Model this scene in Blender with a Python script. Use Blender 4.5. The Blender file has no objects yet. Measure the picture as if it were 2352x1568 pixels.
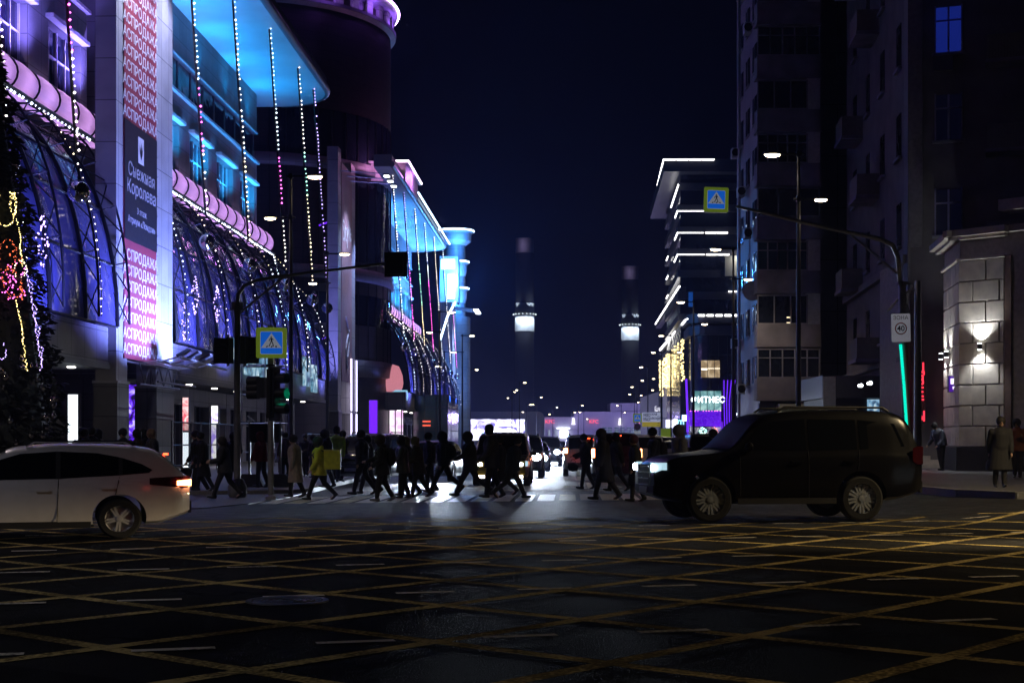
import bpy, bmesh, math, random
from math import sin, cos, pi, radians, sqrt, atan, tan, atan2
from mathutils import Vector, Matrix, Euler
random.seed(11)
sc = bpy.context.scene
COL = sc.collection
# ------------------------------------------------------------------ frames
# Camera stands at the origin 1.45 m up and looks along +Y.  The side street
# runs along a direction turned TH to the right of it ("street frame": a =
# across, b = along, z = up).
H = 1.45
K = 3330.0
HZ = 1013.0
TH = atan(134 / K)
CT, SN = cos(TH), sin(TH)

def W(xd, yd, Y):
    return Vector(((xd - 1176) * Y / K, Y, H + (HZ - yd) * Y / K))

def G(xd, yd, z0=0.0):
    Y = (H - z0) * K / (yd - HZ)
    return Vector(((xd - 1176) * Y / K, Y, z0))

def S2W(a, b, z=0.0):
    return Vector((a * CT + b * SN, -a * SN + b * CT, z))

def bx(xd, a):            # how far along the street a plane a=const shows at column xd
    ph = atan((xd - 1176) / K) - TH
    return a / tan(ph)

def sz(yd, a, b):         # height on that plane
    Y = -a * SN + b * CT
    return H + (HZ - yd) * Y / K

def rise(x, y):           # the road climbs gently towards the right-hand corner
    def s(t):
        t = max(0.0, min(1.0, t)); return t * t * (3 - 2 * t)
    return 0.2 * s((x - 7) / 4) * s((y - 22) / 6)

# ------------------------------------------------------------------ materials
MATS = {}
def mat(name, col, rough=0.6, metal=0.0, var=0.12, scale=6.0, bump=0.0, bscale=60.0, emit=None, es=0.0,
        spec=0.5, alpha=1.0, trans=0.0, coat=0.0, sample=False):
    if name in MATS: return MATS[name]
    m = bpy.data.materials.new(name); m.use_nodes = True
    nt = m.node_tree; N = nt.nodes; L = nt.links
    p = N['Principled BSDF']
    p.inputs['Roughness'].default_value = rough
    p.inputs['Metallic'].default_value = metal
    p.inputs['Specular IOR Level'].default_value = spec
    p.inputs['Coat Weight'].default_value = coat
    p.inputs['Alpha'].default_value = alpha
    p.inputs['Transmission Weight'].default_value = trans
    c = (col[0], col[1], col[2], 1)
    p.inputs['Base Color'].default_value = c
    if var > 0:
        tc = N.new('ShaderNodeTexCoord'); nz = N.new('ShaderNodeTexNoise')
        nz.inputs['Scale'].default_value = scale; nz.inputs['Detail'].default_value = 6
        L.new(tc.outputs['Object'], nz.inputs['Vector'])
        mr = N.new('ShaderNodeMapRange')
        mr.inputs['From Min'].default_value = 0.3; mr.inputs['From Max'].default_value = 0.7
        mr.inputs['To Min'].default_value = 1 - var; mr.inputs['To Max'].default_value = 1 + var
        L.new(nz.outputs['Fac'], mr.inputs['Value'])
        mx = N.new('ShaderNodeMix'); mx.data_type = 'RGBA'; mx.blend_type = 'MULTIPLY'
        mx.inputs['Factor'].default_value = 1.0
        mx.inputs['A'].default_value = c
        L.new(mr.outputs['Result'], mx.inputs['B'])
        L.new(mx.outputs['Result'], p.inputs['Base Color'])
        m2 = N.new('ShaderNodeMapRange')
        m2.inputs['To Min'].default_value = max(0.02, rough - var * 0.6); m2.inputs['To Max'].default_value = min(1, rough + var * 0.6)
        L.new(nz.outputs['Fac'], m2.inputs['Value']); L.new(m2.outputs['Result'], p.inputs['Roughness'])
    if bump > 0:
        tc = N.new('ShaderNodeTexCoord'); n2 = N.new('ShaderNodeTexNoise')
        n2.inputs['Scale'].default_value = bscale; n2.inputs['Detail'].default_value = 5
        L.new(tc.outputs['Object'], n2.inputs['Vector'])
        b = N.new('ShaderNodeBump'); b.inputs['Strength'].default_value = bump; b.inputs['Distance'].default_value = 0.02
        L.new(n2.outputs['Fac'], b.inputs['Height']); L.new(b.outputs['Normal'], p.inputs['Normal'])
    if emit:
        p.inputs['Emission Color'].default_value = (emit[0], emit[1], emit[2], 1)
        p.inputs['Emission Strength'].default_value = es
        if not sample: m.cycles.emission_sampling = 'NONE'
    MATS[name] = m
    return m

def panel_mat(name, col, pw, ph, joint=0.35, rough=0.5, seam=0.012, axis='b', off=(0, 0)):
    """cladding: rectangular panels with thin seams, slightly different tone for each"""
    if name in MATS: return MATS[name]
    m = mat(name, col, rough, var=0.0)
    nt = m.node_tree; N = nt.nodes; L = nt.links; p = N['Principled BSDF']
    tc = N.new('ShaderNodeTexCoord'); sp = N.new('ShaderNodeSeparateXYZ'); cb = N.new('ShaderNodeCombineXYZ')
    L.new(tc.outputs['Object'], sp.inputs[0])
    ad = N.new('ShaderNodeMath'); ad.operation = 'ADD'
    L.new(sp.outputs['X'], ad.inputs[0]); L.new(sp.outputs['Y'], ad.inputs[1])
    L.new(ad.outputs[0], cb.inputs['X']); L.new(sp.outputs['Z'], cb.inputs['Y'])
    br = N.new('ShaderNodeTexBrick'); br.offset = 0.0
    br.inputs['Scale'].default_value = 1.0
    br.inputs['Brick Width'].default_value = pw; br.inputs['Row Height'].default_value = ph
    br.inputs['Mortar Size'].default_value = seam; br.inputs['Mortar Smooth'].default_value = 0.1
    br.inputs['Color1'].default_value = (col[0]*1.08, col[1]*1.08, col[2]*1.08, 1)
    br.inputs['Color2'].default_value = (col[0]*0.9, col[1]*0.9, col[2]*0.9, 1)
    br.inputs['Mortar'].default_value = (col[0]*joint, col[1]*joint, col[2]*joint, 1)
    L.new(cb.outputs[0], br.inputs['Vector'])
    nz = N.new('ShaderNodeTexNoise'); nz.inputs['Scale'].default_value = 0.9; nz.inputs['Detail'].default_value = 8
    L.new(tc.outputs['Object'], nz.inputs['Vector'])
    mr = N.new('ShaderNodeMapRange'); mr.inputs['From Min'].default_value = .3; mr.inputs['From Max'].default_value = .7
    mr.inputs['To Min'].default_value = 0.82; mr.inputs['To Max'].default_value = 1.1
    L.new(nz.outputs['Fac'], mr.inputs['Value'])
    mx = N.new('ShaderNodeMix'); mx.data_type = 'RGBA'; mx.blend_type = 'MULTIPLY'; mx.inputs['Factor'].default_value = 1
    L.new(br.outputs['Color'], mx.inputs['A']); L.new(mr.outputs['Result'], mx.inputs['B'])
    L.new(mx.outputs['Result'], p.inputs['Base Color'])
    bp = N.new('ShaderNodeBump'); bp.inputs['Strength'].default_value = 0.4; bp.inputs['Distance'].default_value = 0.02; bp.invert = True
    L.new(br.outputs['Fac'], bp.inputs['Height']); L.new(bp.outputs['Normal'], p.inputs['Normal'])
    return m

def glass_mat(name, tint=(0.02, 0.03, 0.05), rough=0.06, wob=0.25, ws=0.35):
    """dark reflective glazing, each pane a little out of true"""
    if name in MATS: return MATS[name]
    m = mat(name, tint, rough, var=0.0, spec=0.9)
    nt = m.node_tree; N = nt.nodes; L = nt.links; p = N['Principled BSDF']
    tc = N.new('ShaderNodeTexCoord'); nz = N.new('ShaderNodeTexNoise')
    nz.inputs['Scale'].default_value = ws; nz.inputs['Detail'].default_value = 2
    L.new(tc.outputs['Object'], nz.inputs['Vector'])
    bp = N.new('ShaderNodeBump'); bp.inputs['Strength'].default_value = wob; bp.inputs['Distance'].default_value = 0.5
    L.new(nz.outputs['Fac'], bp.inputs['Height']); L.new(bp.outputs['Normal'], p.inputs['Normal'])
    return m

def glow(name, col, s, sample=False):
    return mat('glow_' + name, (0.02, 0.02, 0.02), 0.5, var=0, emit=col, es=s, sample=sample)

# ------------------------------------------------------------------ things
ORG = {}
def thing(name, label, cat, org, frame='w', group=None, kind=None, rot=0.0):
    o = bpy.data.objects.new(name, None); COL.objects.link(o)
    o.empty_display_size = 0.2
    if label: o['label'] = label
    if cat: o['category'] = cat
    if group: o['group'] = group
    if kind: o['kind'] = kind
    v = Vector(org)
    if frame == 's':
        o.location = S2W(v.x, v.y, v.z); o.rotation_euler = (0, 0, -TH)
        ORG[o.name] = (v, 's')
    elif frame == 'l':                       # children written in local coordinates
        o.location = v; o.rotation_euler = (0, 0, rot)
        ORG[o.name] = (Vector((0, 0, 0)), 'l')
    else:
        o.location = v; ORG[o.name] = (v, 'w')
    return o

def tag(o, label, cat=None, group=None, kind=None):
    o['label'] = label
    if cat: o['category'] = cat
    if group: o['group'] = group
    if kind: o['kind'] = kind
    return o

class MB:
    def __init__(s): s.v = []; s.f = []
    def add(s, vs, fs):
        n = len(s.v); s.v += [tuple(v) for v in vs]; s.f += [tuple(i + n for i in f) for f in fs]; return s
    def quad(s, a, b, c, d): return s.add([a, b, c, d], [(0, 1, 2, 3)])
    def box(s, x0, x1, y0, y1, z0, z1):
        vs = [(x, y, z) for z in (z0, z1) for y in (y0, y1) for x in (x0, x1)]
        return s.add(vs, [(0, 2, 3, 1), (4, 5, 7, 6), (0, 1, 5, 4), (2, 6, 7, 3), (0, 4, 6, 2), (1, 3, 7, 5)])
    def cbox(s, c, sx, sy, sz_, M=None):
        vs = [Vector((x*sx/2, y*sy/2, z*sz_/2)) for z in (-1, 1) for y in (-1, 1) for x in (-1, 1)]
        if M is not None: vs = [M @ v for v in vs]
        vs = [v + Vector(c) for v in vs]
        return s.add(vs, [(0, 2, 3, 1), (4, 5, 7, 6), (0, 1, 5, 4), (2, 6, 7, 3), (0, 4, 6, 2), (1, 3, 7, 5)])
    def prism(s, pts, z0, z1):
        n = len(pts)
        vs = [(p[0], p[1], z0) for p in pts] + [(p[0], p[1], z1) for p in pts]
        fs = [tuple(reversed(range(n))), tuple(range(n, 2*n))] + [(i, (i+1) % n, n+(i+1) % n, n+i) for i in range(n)]
        return s.add(vs, fs)
    def ring(s, c, u, w, r, n): return [c + u*(r*cos(2*pi*i/n)) + w*(r*sin(2*pi*i/n)) for i in range(n)]
    def tube(s, pts, r, n=8, cap=True):
        pts = [Vector(p) for p in pts]
        rs = r if isinstance(r, (list, tuple)) else [r]*len(pts)
        base = []; up = None
        for i, p in enumerate(pts):
            d = (pts[min(i+1, len(pts)-1)] - pts[max(i-1, 0)])
            if d.length < 1e-9: d = Vector((0, 0, 1))
            d.normalize()
            if up is None:
                up = Vector((0, 0, 1)) if abs(d.z) < 0.9 else Vector((1, 0, 0))
            u = d.cross(up)
            if u.length < 1e-6: u = d.orthogonal()
            u.normalize(); w = u.cross(d).normalized(); up = w if abs(d.dot(w)) < .99 else up
            base.append(s.ring(p, u, w, rs[i], n))
        vs = [v for rg in base for v in rg]; fs = []
        for i in range(len(pts)-1):
            for j in range(n):
                a = i*n+j; b = i*n+(j+1) % n
                fs.append((a, b, b+n, a+n))
        if cap:
            fs.append(tuple(range(n-1, -1, -1))); k = (len(pts)-1)*n; fs.append(tuple(range(k, k+n)))
        return s.add(vs, fs)
    def sphere(s, c, r, n=10, m=7, sc_=(1, 1, 1)):
        c = Vector(c); vs = [c + Vector((0, 0, -r*sc_[2]))]; fs = []
        for i in range(1, m):
            t = -pi/2 + pi*i/m
            for j in range(n):
                p = 2*pi*j/n
                vs.append(c + Vector((r*sc_[0]*cos(t)*cos(p), r*sc_[1]*cos(t)*sin(p), r*sc_[2]*sin(t))))
        vs.append(c + Vector((0, 0, r*sc_[2]))); N_ = len(vs)-1
        for j in range(n): fs.append((0, 1+(j+1) % n, 1+j))
        for i in range(m-2):
            for j in range(n):
                a = 1+i*n+j; b = 1+i*n+(j+1) % n; fs.append((a, b, b+n, a+n))
        k = 1+(m-2)*n
        for j in range(n): fs.append((k+j, k+(j+1) % n, N_))
        return s.add(vs, fs)
    def octa(s, c, r):
        x, y, z = c
        return s.add([(x+r, y, z), (x-r, y, z), (x, y+r, z), (x, y-r, z), (x, y, z+r), (x, y, z-r)],
                     [(0, 2, 4), (2, 1, 4), (1, 3, 4), (3, 0, 4), (2, 0, 5), (1, 2, 5), (3, 1, 5), (0, 3, 5)])
    def caps(s, p, r1, q, r2, n=10):
        p = Vector(p); q = Vector(q)
        s.tube([p, q], [r1, r2], n); s.sphere(p, r1, n, 6); s.sphere(q, r2, n, 6); return s
    def lathe(s, prof, c=(0, 0), n=32, a0=0.0, a1=2*pi, close=None):
        full = abs(a1-a0-2*pi) < 1e-6; m = n if full else n+1
        vs = []
        for (r, z) in prof:
            for j in range(m):
                t = a0+(a1-a0)*j/n; vs.append((c[0]+r*cos(t), c[1]+r*sin(t), z))
        fs = []
        for i in range(len(prof)-1):
            for j in range(n):
                a = i*m+j; b = i*m+(j+1) % m; fs.append((a, b, b+m, a+m))
        return s.add(vs, fs)
    def xform(s, M): s.v = [tuple(M @ Vector(v)) for v in s.v]; return s
    def build(s, name, m, parent=None, frame='w', smooth=False, label=None, cat=None, group=None, kind=None, org=None):
        if parent is not None:
            O, _ = ORG[parent.name] if parent.name in ORG else (Vector((0, 0, 0)), 'l')
        else:
            if org is None:
                xs = [v[0] for v in s.v]; ys = [v[1] for v in s.v]; zs = [v[2] for v in s.v]
                O = Vector(((min(xs)+max(xs))/2, (min(ys)+max(ys))/2, min(zs)))
            else: O = Vector(org)
        me = bpy.data.meshes.new(name)
        me.from_pydata([(v[0]-O.x, v[1]-O.y, v[2]-O.z) for v in s.v], [], s.f)
        if isinstance(m, (list, tuple)):
            for q in m: me.materials.append(q)
        else: me.materials.append(m)
        if smooth:
            me.polygons.foreach_set('use_smooth', [True]*len(me.polygons))
            if smooth != 'all':
                try: me.set_sharp_from_angle(angle=radians(38))
                except Exception: pass
        me.update()
        o = bpy.data.objects.new(name, me); COL.objects.link(o)
        if parent is not None:
            o.parent = parent
            ORG[o.name] = (O, 'p')
        else:
            if frame == 's': o.location = S2W(O.x, O.y, O.z); o.rotation_euler = (0, 0, -TH)
            else: o.location = O
            ORG[o.name] = (O, frame)
        if label: o['label'] = label
        if cat: o['category'] = cat
        if group: o['group'] = group
        if kind: o['kind'] = kind
        return o

def dup(o, loc=None, rot=None, label=None, group=None, parent=None, scale=None, skip=()):
    c = o.copy(); COL.objects.link(c)
    if parent is not None: c.parent = parent
    if loc is not None: c.location = loc
    if rot is not None: c.rotation_euler = (0, 0, rot)
    if scale is not None: c.scale = (scale,)*3
    if label: c['label'] = label
    if group: c['group'] = group
    for ch in list(o.children):
        if ch.name in skip: continue
        dup(ch, parent=c)
    return c

_txt = {}
def text(body, size, m, M, parent=None, name='lettering', ext=0.01, frame='w', align='CENTER', bold=0.0, **kw):
    """lettering laid out in the XY plane of M"""
    key = (body, size, ext, align, bold)
    if key not in _txt:
        cu = bpy.data.curves.new('t', 'FONT'); cu.body = body; cu.size = size; cu.extrude = ext
        cu.align_x = align; cu.align_y = 'CENTER'; cu.resolution_u = 3; cu.offset = bold
        ob = bpy.data.objects.new('t', cu); COL.objects.link(ob)
        dg = bpy.context.evaluated_depsgraph_get()
        me = bpy.data.meshes.new_from_object(ob.evaluated_get(dg))
        _txt[key] = ([v.co.copy() for v in me.vertices], [tuple(p.vertices) for p in me.polygons])
        bpy.data.objects.remove(ob); bpy.data.curves.remove(cu)
    vs, fs = _txt[key]
    b = MB(); b.add([M @ v for v in vs], fs)
    if name is None: return b
    return b.build(name, m, parent, frame, **kw)

def basis(o, x, y, z=None):
    x = Vector(x).normalized(); y = Vector(y).normalized()
    z = x.cross(y)
    M = Matrix((( x.x, y.x, z.x, o[0]), (x.y, y.y, z.y, o[1]), (x.z, y.z, z.z, o[2]), (0, 0, 0, 1)))
    return M

def light(kind, loc, col, power, name='lamp_light', **kw):
    l = bpy.data.lights.new(name, kind); l.color = col; l.energy = power
    for k, v in kw.items():
        if k not in ('aim',): setattr(l, k, v)
    o = bpy.data.objects.new(name, l); COL.objects.link(o); o.location = loc
    if 'aim' in kw:
        d = Vector(kw['aim']) - Vector(loc); o.rotation_euler = d.to_track_quat('-Z', 'Y').to_euler()
    return o

def interp(tab, x):
    if x <= tab[0][0]: return tab[0][1]
    for (x0, y0), (x1, y1) in zip(tab, tab[1:]):
        if x <= x1: return y0+(y1-y0)*(x-x0)/(x1-x0)
    return tab[-1][1]

def sinterp(tab, x):     # smooth (monotone-ish cubic) version
    xs = [t[0] for t in tab]; n = len(tab)
    if x <= xs[0]: return tab[0][1]
    if x >= xs[-1]: return tab[-1][1]
    for i in range(n-1):
        if x <= xs[i+1]:
            h = xs[i+1]-xs[i]; t = (x-xs[i])/h
            d = (tab[i+1][1]-tab[i][1])/h
            dl = (tab[i][1]-tab[i-1][1])/(xs[i]-xs[i-1]) if i > 0 else d
            dr = (tab[i+2][1]-tab[i+1][1])/(xs[i+2]-xs[i+1]) if i < n-2 else d
            m0 = 0 if dl*d <= 0 else 2*dl*d/(dl+d); m1 = 0 if dr*d <= 0 else 2*dr*d/(dr+d)
            t2 = t*t; t3 = t2*t
            return (2*t3-3*t2+1)*tab[i][1]+(t3-2*t2+t)*h*m0+(-2*t3+3*t2)*tab[i+1][1]+(t3-t2)*h*m1
    return tab[-1][1]

PENDING = []      # meshes whose modifiers are applied together at the end
def apply_pending():
    bpy.context.view_layer.update()
    dg = bpy.context.evaluated_depsgraph_get()
    done = {}
    for o in PENDING:
        me = bpy.data.meshes.new_from_object(o.evaluated_get(dg))
        done[o] = me
    for o, me in done.items():
        o.modifiers.clear(); o.data = me
    PENDING.clear()

WHITE = (1, 1, 1)
M_BLACK = mat('black_metal', (0.012, 0.012, 0.014), 0.45, 0.3)
M_DARK = mat('dark_paint', (0.02, 0.02, 0.022), 0.5)
M_STEEL = mat('galvanised_steel', (0.32, 0.32, 0.33), 0.4, 0.7, bump=0.1)
M_GREYP = mat('grey_painted_steel', (0.10, 0.10, 0.11), 0.45, 0.2)
# ================================================================== camera, world
cam = bpy.data.cameras.new('camera'); camo = bpy.data.objects.new('camera', cam); COL.objects.link(camo)
camo.location = (0, 0, H); camo.rotation_euler = (pi/2, 0, 0)
cam.sensor_width = 36; cam.lens = 36*1450/1024; cam.shift_y = (441.0-341.0)/1024
cam.clip_end = 6000; cam.clip_start = 0.1
sc.camera = camo

wd = bpy.data.worlds.new('World'); sc.world = wd; wd.use_nodes = True
nt = wd.node_tree; bg = nt.nodes['Background']
tc = nt.nodes.new('ShaderNodeTexCoord'); sp = nt.nodes.new('ShaderNodeSeparateXYZ')
cr = nt.nodes.new('ShaderNodeValToRGB')
nt.links.new(tc.outputs['Generated'], sp.inputs[0]); nt.links.new(sp.outputs['Z'], cr.inputs[0])
e = cr.color_ramp.elements
e[0].position = 0.0; e[0].color = (0.0001, 0.0001, 0.0004, 1)
e[1].position = 0.5; e[1].color = (0.00015, 0.00018, 0.0006, 1)
q = e.new(0.12); q.color = (0.0001, 0.0001, 0.0005, 1)
q = e.new(0.28); q.color = (0.0001, 0.00012, 0.0005, 1)
nt.links.new(cr.outputs[0], bg.inputs[0]); bg.inputs[1].default_value = 1.0
vs = sc.view_settings; vs.view_transform = 'Standard'; vs.look = 'None'; vs.gamma = 1; vs.exposure = 0.0
sc.cycles.use_denoising = True
sc.cycles.use_light_tree = True
sc.cycles.max_bounces = 6; sc.cycles.diffuse_bounces = 2; sc.cycles.glossy_bounces = 3
sc.cycles.transmission_bounces = 4; sc.cycles.volume_bounces = 0
sc.cycles.sample_clamp_indirect = 3.0; sc.cycles.sample_clamp_direct = 0
sc.cycles.caustics_reflective = False; sc.cycles.caustics_refractive = False
sc.cycles.use_adaptive_sampling = True; sc.cycles.adaptive_threshold = 0.02

# ================================================================== ground
def asphalt():
    m = mat('asphalt', (0.028, 0.028, 0.030), 0.6, var=0.0, spec=0.18)
    nt = m.node_tree; N = nt.nodes; L = nt.links; p = N['Principled BSDF']
    tc = N.new('ShaderNodeTexCoord')
    def noise(s, d=5):
        n = N.new('ShaderNodeTexNoise'); n.inputs['Scale'].default_value = s; n.inputs['Detail'].default_value = d
        L.new(tc.outputs['Object'], n.inputs['Vector']); return n
    big = noise(0.35, 7); mid = noise(3.0, 6); fine = noise(70, 3)
    vo = N.new('ShaderNodeTexVoronoi'); vo.inputs['Scale'].default_value = 85
    L.new(tc.outputs['Object'], vo.inputs['Vector'])
    mr = N.new('ShaderNodeMapRange'); mr.inputs['From Min'].default_value = .3; mr.inputs['From Max'].default_value = .7
    mr.inputs['To Min'].default_value = .6; mr.inputs['To Max'].default_value = 1.5
    L.new(big.outputs['Fac'], mr.inputs['Value'])
    m2 = N.new('ShaderNodeMapRange'); m2.inputs['From Min'].default_value = .2; m2.inputs['From Max'].default_value = .8
    m2.inputs['To Min'].default_value = .45; m2.inputs['To Max'].default_value = 1.7
    L.new(fine.outputs['Fac'], m2.inputs['Value'])
    mu = N.new('ShaderNodeMath'); mu.operation = 'MULTIPLY'; L.new(mr.outputs[0], mu.inputs[0]); L.new(m2.outputs[0], mu.inputs[1])
    mx = N.new('ShaderNodeMix'); mx.data_type = 'RGBA'; mx.blend_type = 'MULTIPLY'; mx.inputs['Factor'].default_value = 1
    mx.inputs['A'].default_value = (0.0105, 0.0103, 0.0100, 1)
    L.new(mu.outputs[0], mx.inputs['B']); L.new(mx.outputs['Result'], p.inputs['Base Color'])
    r = N.new('ShaderNodeMapRange'); r.inputs['From Min'].default_value = .3; r.inputs['From Max'].default_value = .7
    r.inputs['To Min'].default_value = .50; r.inputs['To Max'].default_value = .75
    L.new(mid.outputs['Fac'], r.inputs['Value'])
    # the asphalt is damp round the crossing and dry in the middle of the junction
    sx = N.new('ShaderNodeSeparateXYZ'); L.new(tc.outputs['Object'], sx.inputs[0])
    ny = N.new('ShaderNodeMath'); ny.operation = 'MULTIPLY_ADD'; ny.inputs[1].default_value = 7; L.new(big.outputs['Fac'], ny.inputs[0]); L.new(sx.outputs['Y'], ny.inputs[2])
    wet = N.new('ShaderNodeMapRange'); wet.interpolation_type = 'SMOOTHSTEP'; wet.inputs['From Min'].default_value = 25; wet.inputs['From Max'].default_value = 33
    L.new(ny.outputs[0], wet.inputs['Value'])
    rr = N.new('ShaderNodeMix'); rr.data_type = 'FLOAT'; rr.inputs['A'].default_value = .92
    L.new(wet.outputs[0], rr.inputs['Factor']); L.new(r.outputs[0], rr.inputs['B']); L.new(rr.outputs['Result'], p.inputs['Roughness'])
    ss = N.new('ShaderNodeMapRange'); ss.inputs['To Min'].default_value = .008; ss.inputs['To Max'].default_value = .40
    L.new(wet.outputs[0], ss.inputs['Value']); L.new(ss.outputs[0], p.inputs['Specular IOR Level'])
    # repaired patches and long cracks
    pv = N.new('ShaderNodeTexVoronoi'); pv.feature = 'DISTANCE_TO_EDGE'; pv.inputs['Scale'].default_value = .33
    nd = noise(1.6, 4); vm = N.new('ShaderNodeVectorMath'); vm.operation = 'MULTIPLY_ADD'; vm.inputs[1].default_value = (.9, .9, .9)
    L.new(nd.outputs['Color'], vm.inputs[0]); L.new(tc.outputs['Object'], vm.inputs[2]); L.new(vm.outputs[0], pv.inputs['Vector'])
    ck = N.new('ShaderNodeMapRange'); ck.inputs['From Min'].default_value = 0; ck.inputs['From Max'].default_value = .012; ck.inputs['To Min'].default_value = .25; ck.inputs['To Max'].default_value = 1
    L.new(pv.outputs['Distance'], ck.inputs['Value'])
    pc2 = N.new('ShaderNodeTexVoronoi'); pc2.inputs['Scale'].default_value = .16; L.new(tc.outputs['Object'], pc2.inputs['Vector'])
    sp2 = N.new('ShaderNodeSeparateColor'); L.new(pc2.outputs['Color'], sp2.inputs[0])
    pr2 = N.new('ShaderNodeMapRange'); pr2.inputs['To Min'].default_value = .55; pr2.inputs['To Max'].default_value = 1.5; L.new(sp2.outputs[0], pr2.inputs['Value'])
    mm = N.new('ShaderNodeMath'); mm.operation = 'MULTIPLY'; L.new(ck.outputs[0], mm.inputs[0]); L.new(pr2.outputs[0], mm.inputs[1])
    m3 = N.new('ShaderNodeMath'); m3.operation = 'MULTIPLY'; L.new(mm.outputs[0], m3.inputs[0]); L.new(mu.outputs[0], m3.inputs[1])
    for l in list(mx.inputs['B'].links): nt.links.remove(l)
    L.new(m3.outputs[0], mx.inputs['B'])
    a = N.new('ShaderNodeMath'); a.operation = 'ADD'
    L.new(vo.outputs['Distance'], a.inputs[0]); L.new(mid.outputs['Fac'], a.inputs[1])
    bp = N.new('ShaderNodeBump'); bp.inputs['Strength'].default_value = .55; bp.inputs['Distance'].default_value = .012
    L.new(a.outputs[0], bp.inputs['Height']); L.new(bp.outputs['Normal'], p.inputs['Normal'])
    return m
M_ASPH = asphalt()
M_PAVE = panel_mat('paving_slabs', (0.085, 0.083, 0.085), 0.6, 0.3, joint=0.55, rough=0.5)
# paving lies flat: map its slabs on the ground plane
_nt = M_PAVE.node_tree
for n in _nt.nodes:
    if n.type == 'TEX_BRICK':
        for l in list(n.inputs['Vector'].links): _nt.links.remove(l)
        t = [q for q in _nt.nodes if q.type == 'TEX_COORD'][0]
        _nt.links.new(t.outputs['Object'], n.inputs['Vector']); n.offset = 0.5
M_KERB = mat('granite_kerb', (0.20, 0.195, 0.19), 0.55, var=.25, scale=40, bump=.2)

b = MB(); b.quad((-880, -110, -0.25), (880, -110, -0.25), (880, 1005, -0.25), (-880, 1005, -0.25))
g = b.build('ground', mat('distant_ground', (0.02, 0.02, 0.022), 0.8), kind='structure'); tag(g, 'dark ground stretching away beyond the streets', kind='structure')
b = MB(); xs = [-140, -60, -30, -15, -5, 3] + [5+.75*i for i in range(14)] + [18, 25, 40, 90, 140]
ys = [-60, -20, 0, 10, 20] + [21+.75*i for i in range(12)] + [32, 40, 60, 100, 150, 220, 270]
for y in ys:
    for x in xs: b.v.append((x, y, rise(x, y)))
nx = len(xs)
for j in range(len(ys)-1):
    for i in range(nx-1): b.f.append((j*nx+i, j*nx+i+1, (j+1)*nx+i+1, (j+1)*nx+i))
tag(b.build('road', M_ASPH, smooth='all', org=(0, 0, 0)), 'worn damp asphalt of the junction and the side street', kind='structure')

def paint(name, col, wear=0.45, sc_=26.0):
    m = mat(name, col, 0.5 if 'crossing' in name or 'pale' in name else .95, var=0, spec=.4 if 'crossing' in name or 'pale' in name else 0.0)
    nt = m.node_tree; N = nt.nodes; L = nt.links; p = N['Principled BSDF']
    tc = N.new('ShaderNodeTexCoord'); nz = N.new('ShaderNodeTexNoise'); nz.inputs['Scale'].default_value = sc_; nz.inputs['Detail'].default_value = 9
    L.new(tc.outputs['Object'], nz.inputs['Vector'])
    n3 = N.new('ShaderNodeTexNoise'); n3.inputs['Scale'].default_value = 1.3; n3.inputs['Detail'].default_value = 4
    L.new(tc.outputs['Object'], n3.inputs['Vector'])
    ad = N.new('ShaderNodeMath'); ad.operation = 'ADD'; L.new(nz.outputs['Fac'], ad.inputs[0]); L.new(n3.outputs['Fac'], ad.inputs[1])
    cr = N.new('ShaderNodeValToRGB'); cr.color_ramp.elements[0].position = wear; cr.color_ramp.elements[1].position = wear+.12
    ml = N.new('ShaderNodeMath'); ml.operation = 'MULTIPLY'; ml.inputs[1].default_value = .5; L.new(ad.outputs[0], ml.inputs[0])
    L.new(ml.outputs[0], cr.inputs[0])
    cr.color_ramp.elements[0].color = (col[0]*.25, col[1]*.25, col[2]*.28, 1); cr.color_ramp.elements[1].color = (*col, 1)
    L.new(cr.outputs[0], p.inputs['Base Color'])
    bp = N.new('ShaderNodeBump'); bp.inputs['Strength'].default_value = .3; bp.inputs['Distance'].default_value = .01
    L.new(nz.outputs['Fac'], bp.inputs['Height']); L.new(bp.outputs['Normal'], p.inputs['Normal'])
    return m
M_YEL = paint('yellow_road_paint', (0.44, 0.34, 0.14), .45)
M_WHT = paint('white_road_paint', (0.50, 0.46, 0.38), .38)

def strip(mb, p, q, w, lift, n=None):
    p = Vector((p[0], p[1])); q = Vector((q[0], q[1])); d = q-p; L_ = d.length; d.normalize(); s = Vector((-d.y, d.x))*(w/2)
    n = n or max(1, int(L_/0.8))
    for i in range(n):
        a = p+d*(L_*i/n); c = p+d*(L_*(i+1)/n)
        vs = [a-s, c-s, c+s, a+s]
        mb.quad(*[(v.x, v.y, rise(v.x, v.y)+lift) for v in vs])

def clipseg(c, n, d, x0, x1, y0, y1):     # line {P: n.P=c} clipped to a rectangle
    P0 = Vector(n)*c; d = Vector(d); lo, hi = -200, 200
    for k, (mn, mx) in enumerate(((x0, x1), (y0, y1))):
        if abs(d[k]) < 1e-9: continue
        t0 = (mn-P0[k])/d[k]; t1 = (mx-P0[k])/d[k]
        if t0 > t1: t0, t1 = t1, t0
        lo = max(lo, t0); hi = min(hi, t1)
    return (P0+d*lo, P0+d*hi) if hi > lo+.3 else None
A41 = radians(40.5)
y1 = MB(); y2 = MB()
for k in range(-9, 18):
    sg = clipseg(7.62+1.73*k, (sin(A41), cos(A41)), (cos(A41), -sin(A41)), -17, 17, 2.5, 27.5)
    if sg: strip(y1, sg[0], sg[1], .155, .004)
for k in range(-16, 16):
    sg = clipseg(-4.10-1.56*k, (cos(A41), -sin(A41)), (sin(A41), cos(A41)), -17, 17, 2.5, 27.5)
    if sg: strip(y2, sg[0], sg[1], .155, .008)
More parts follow.
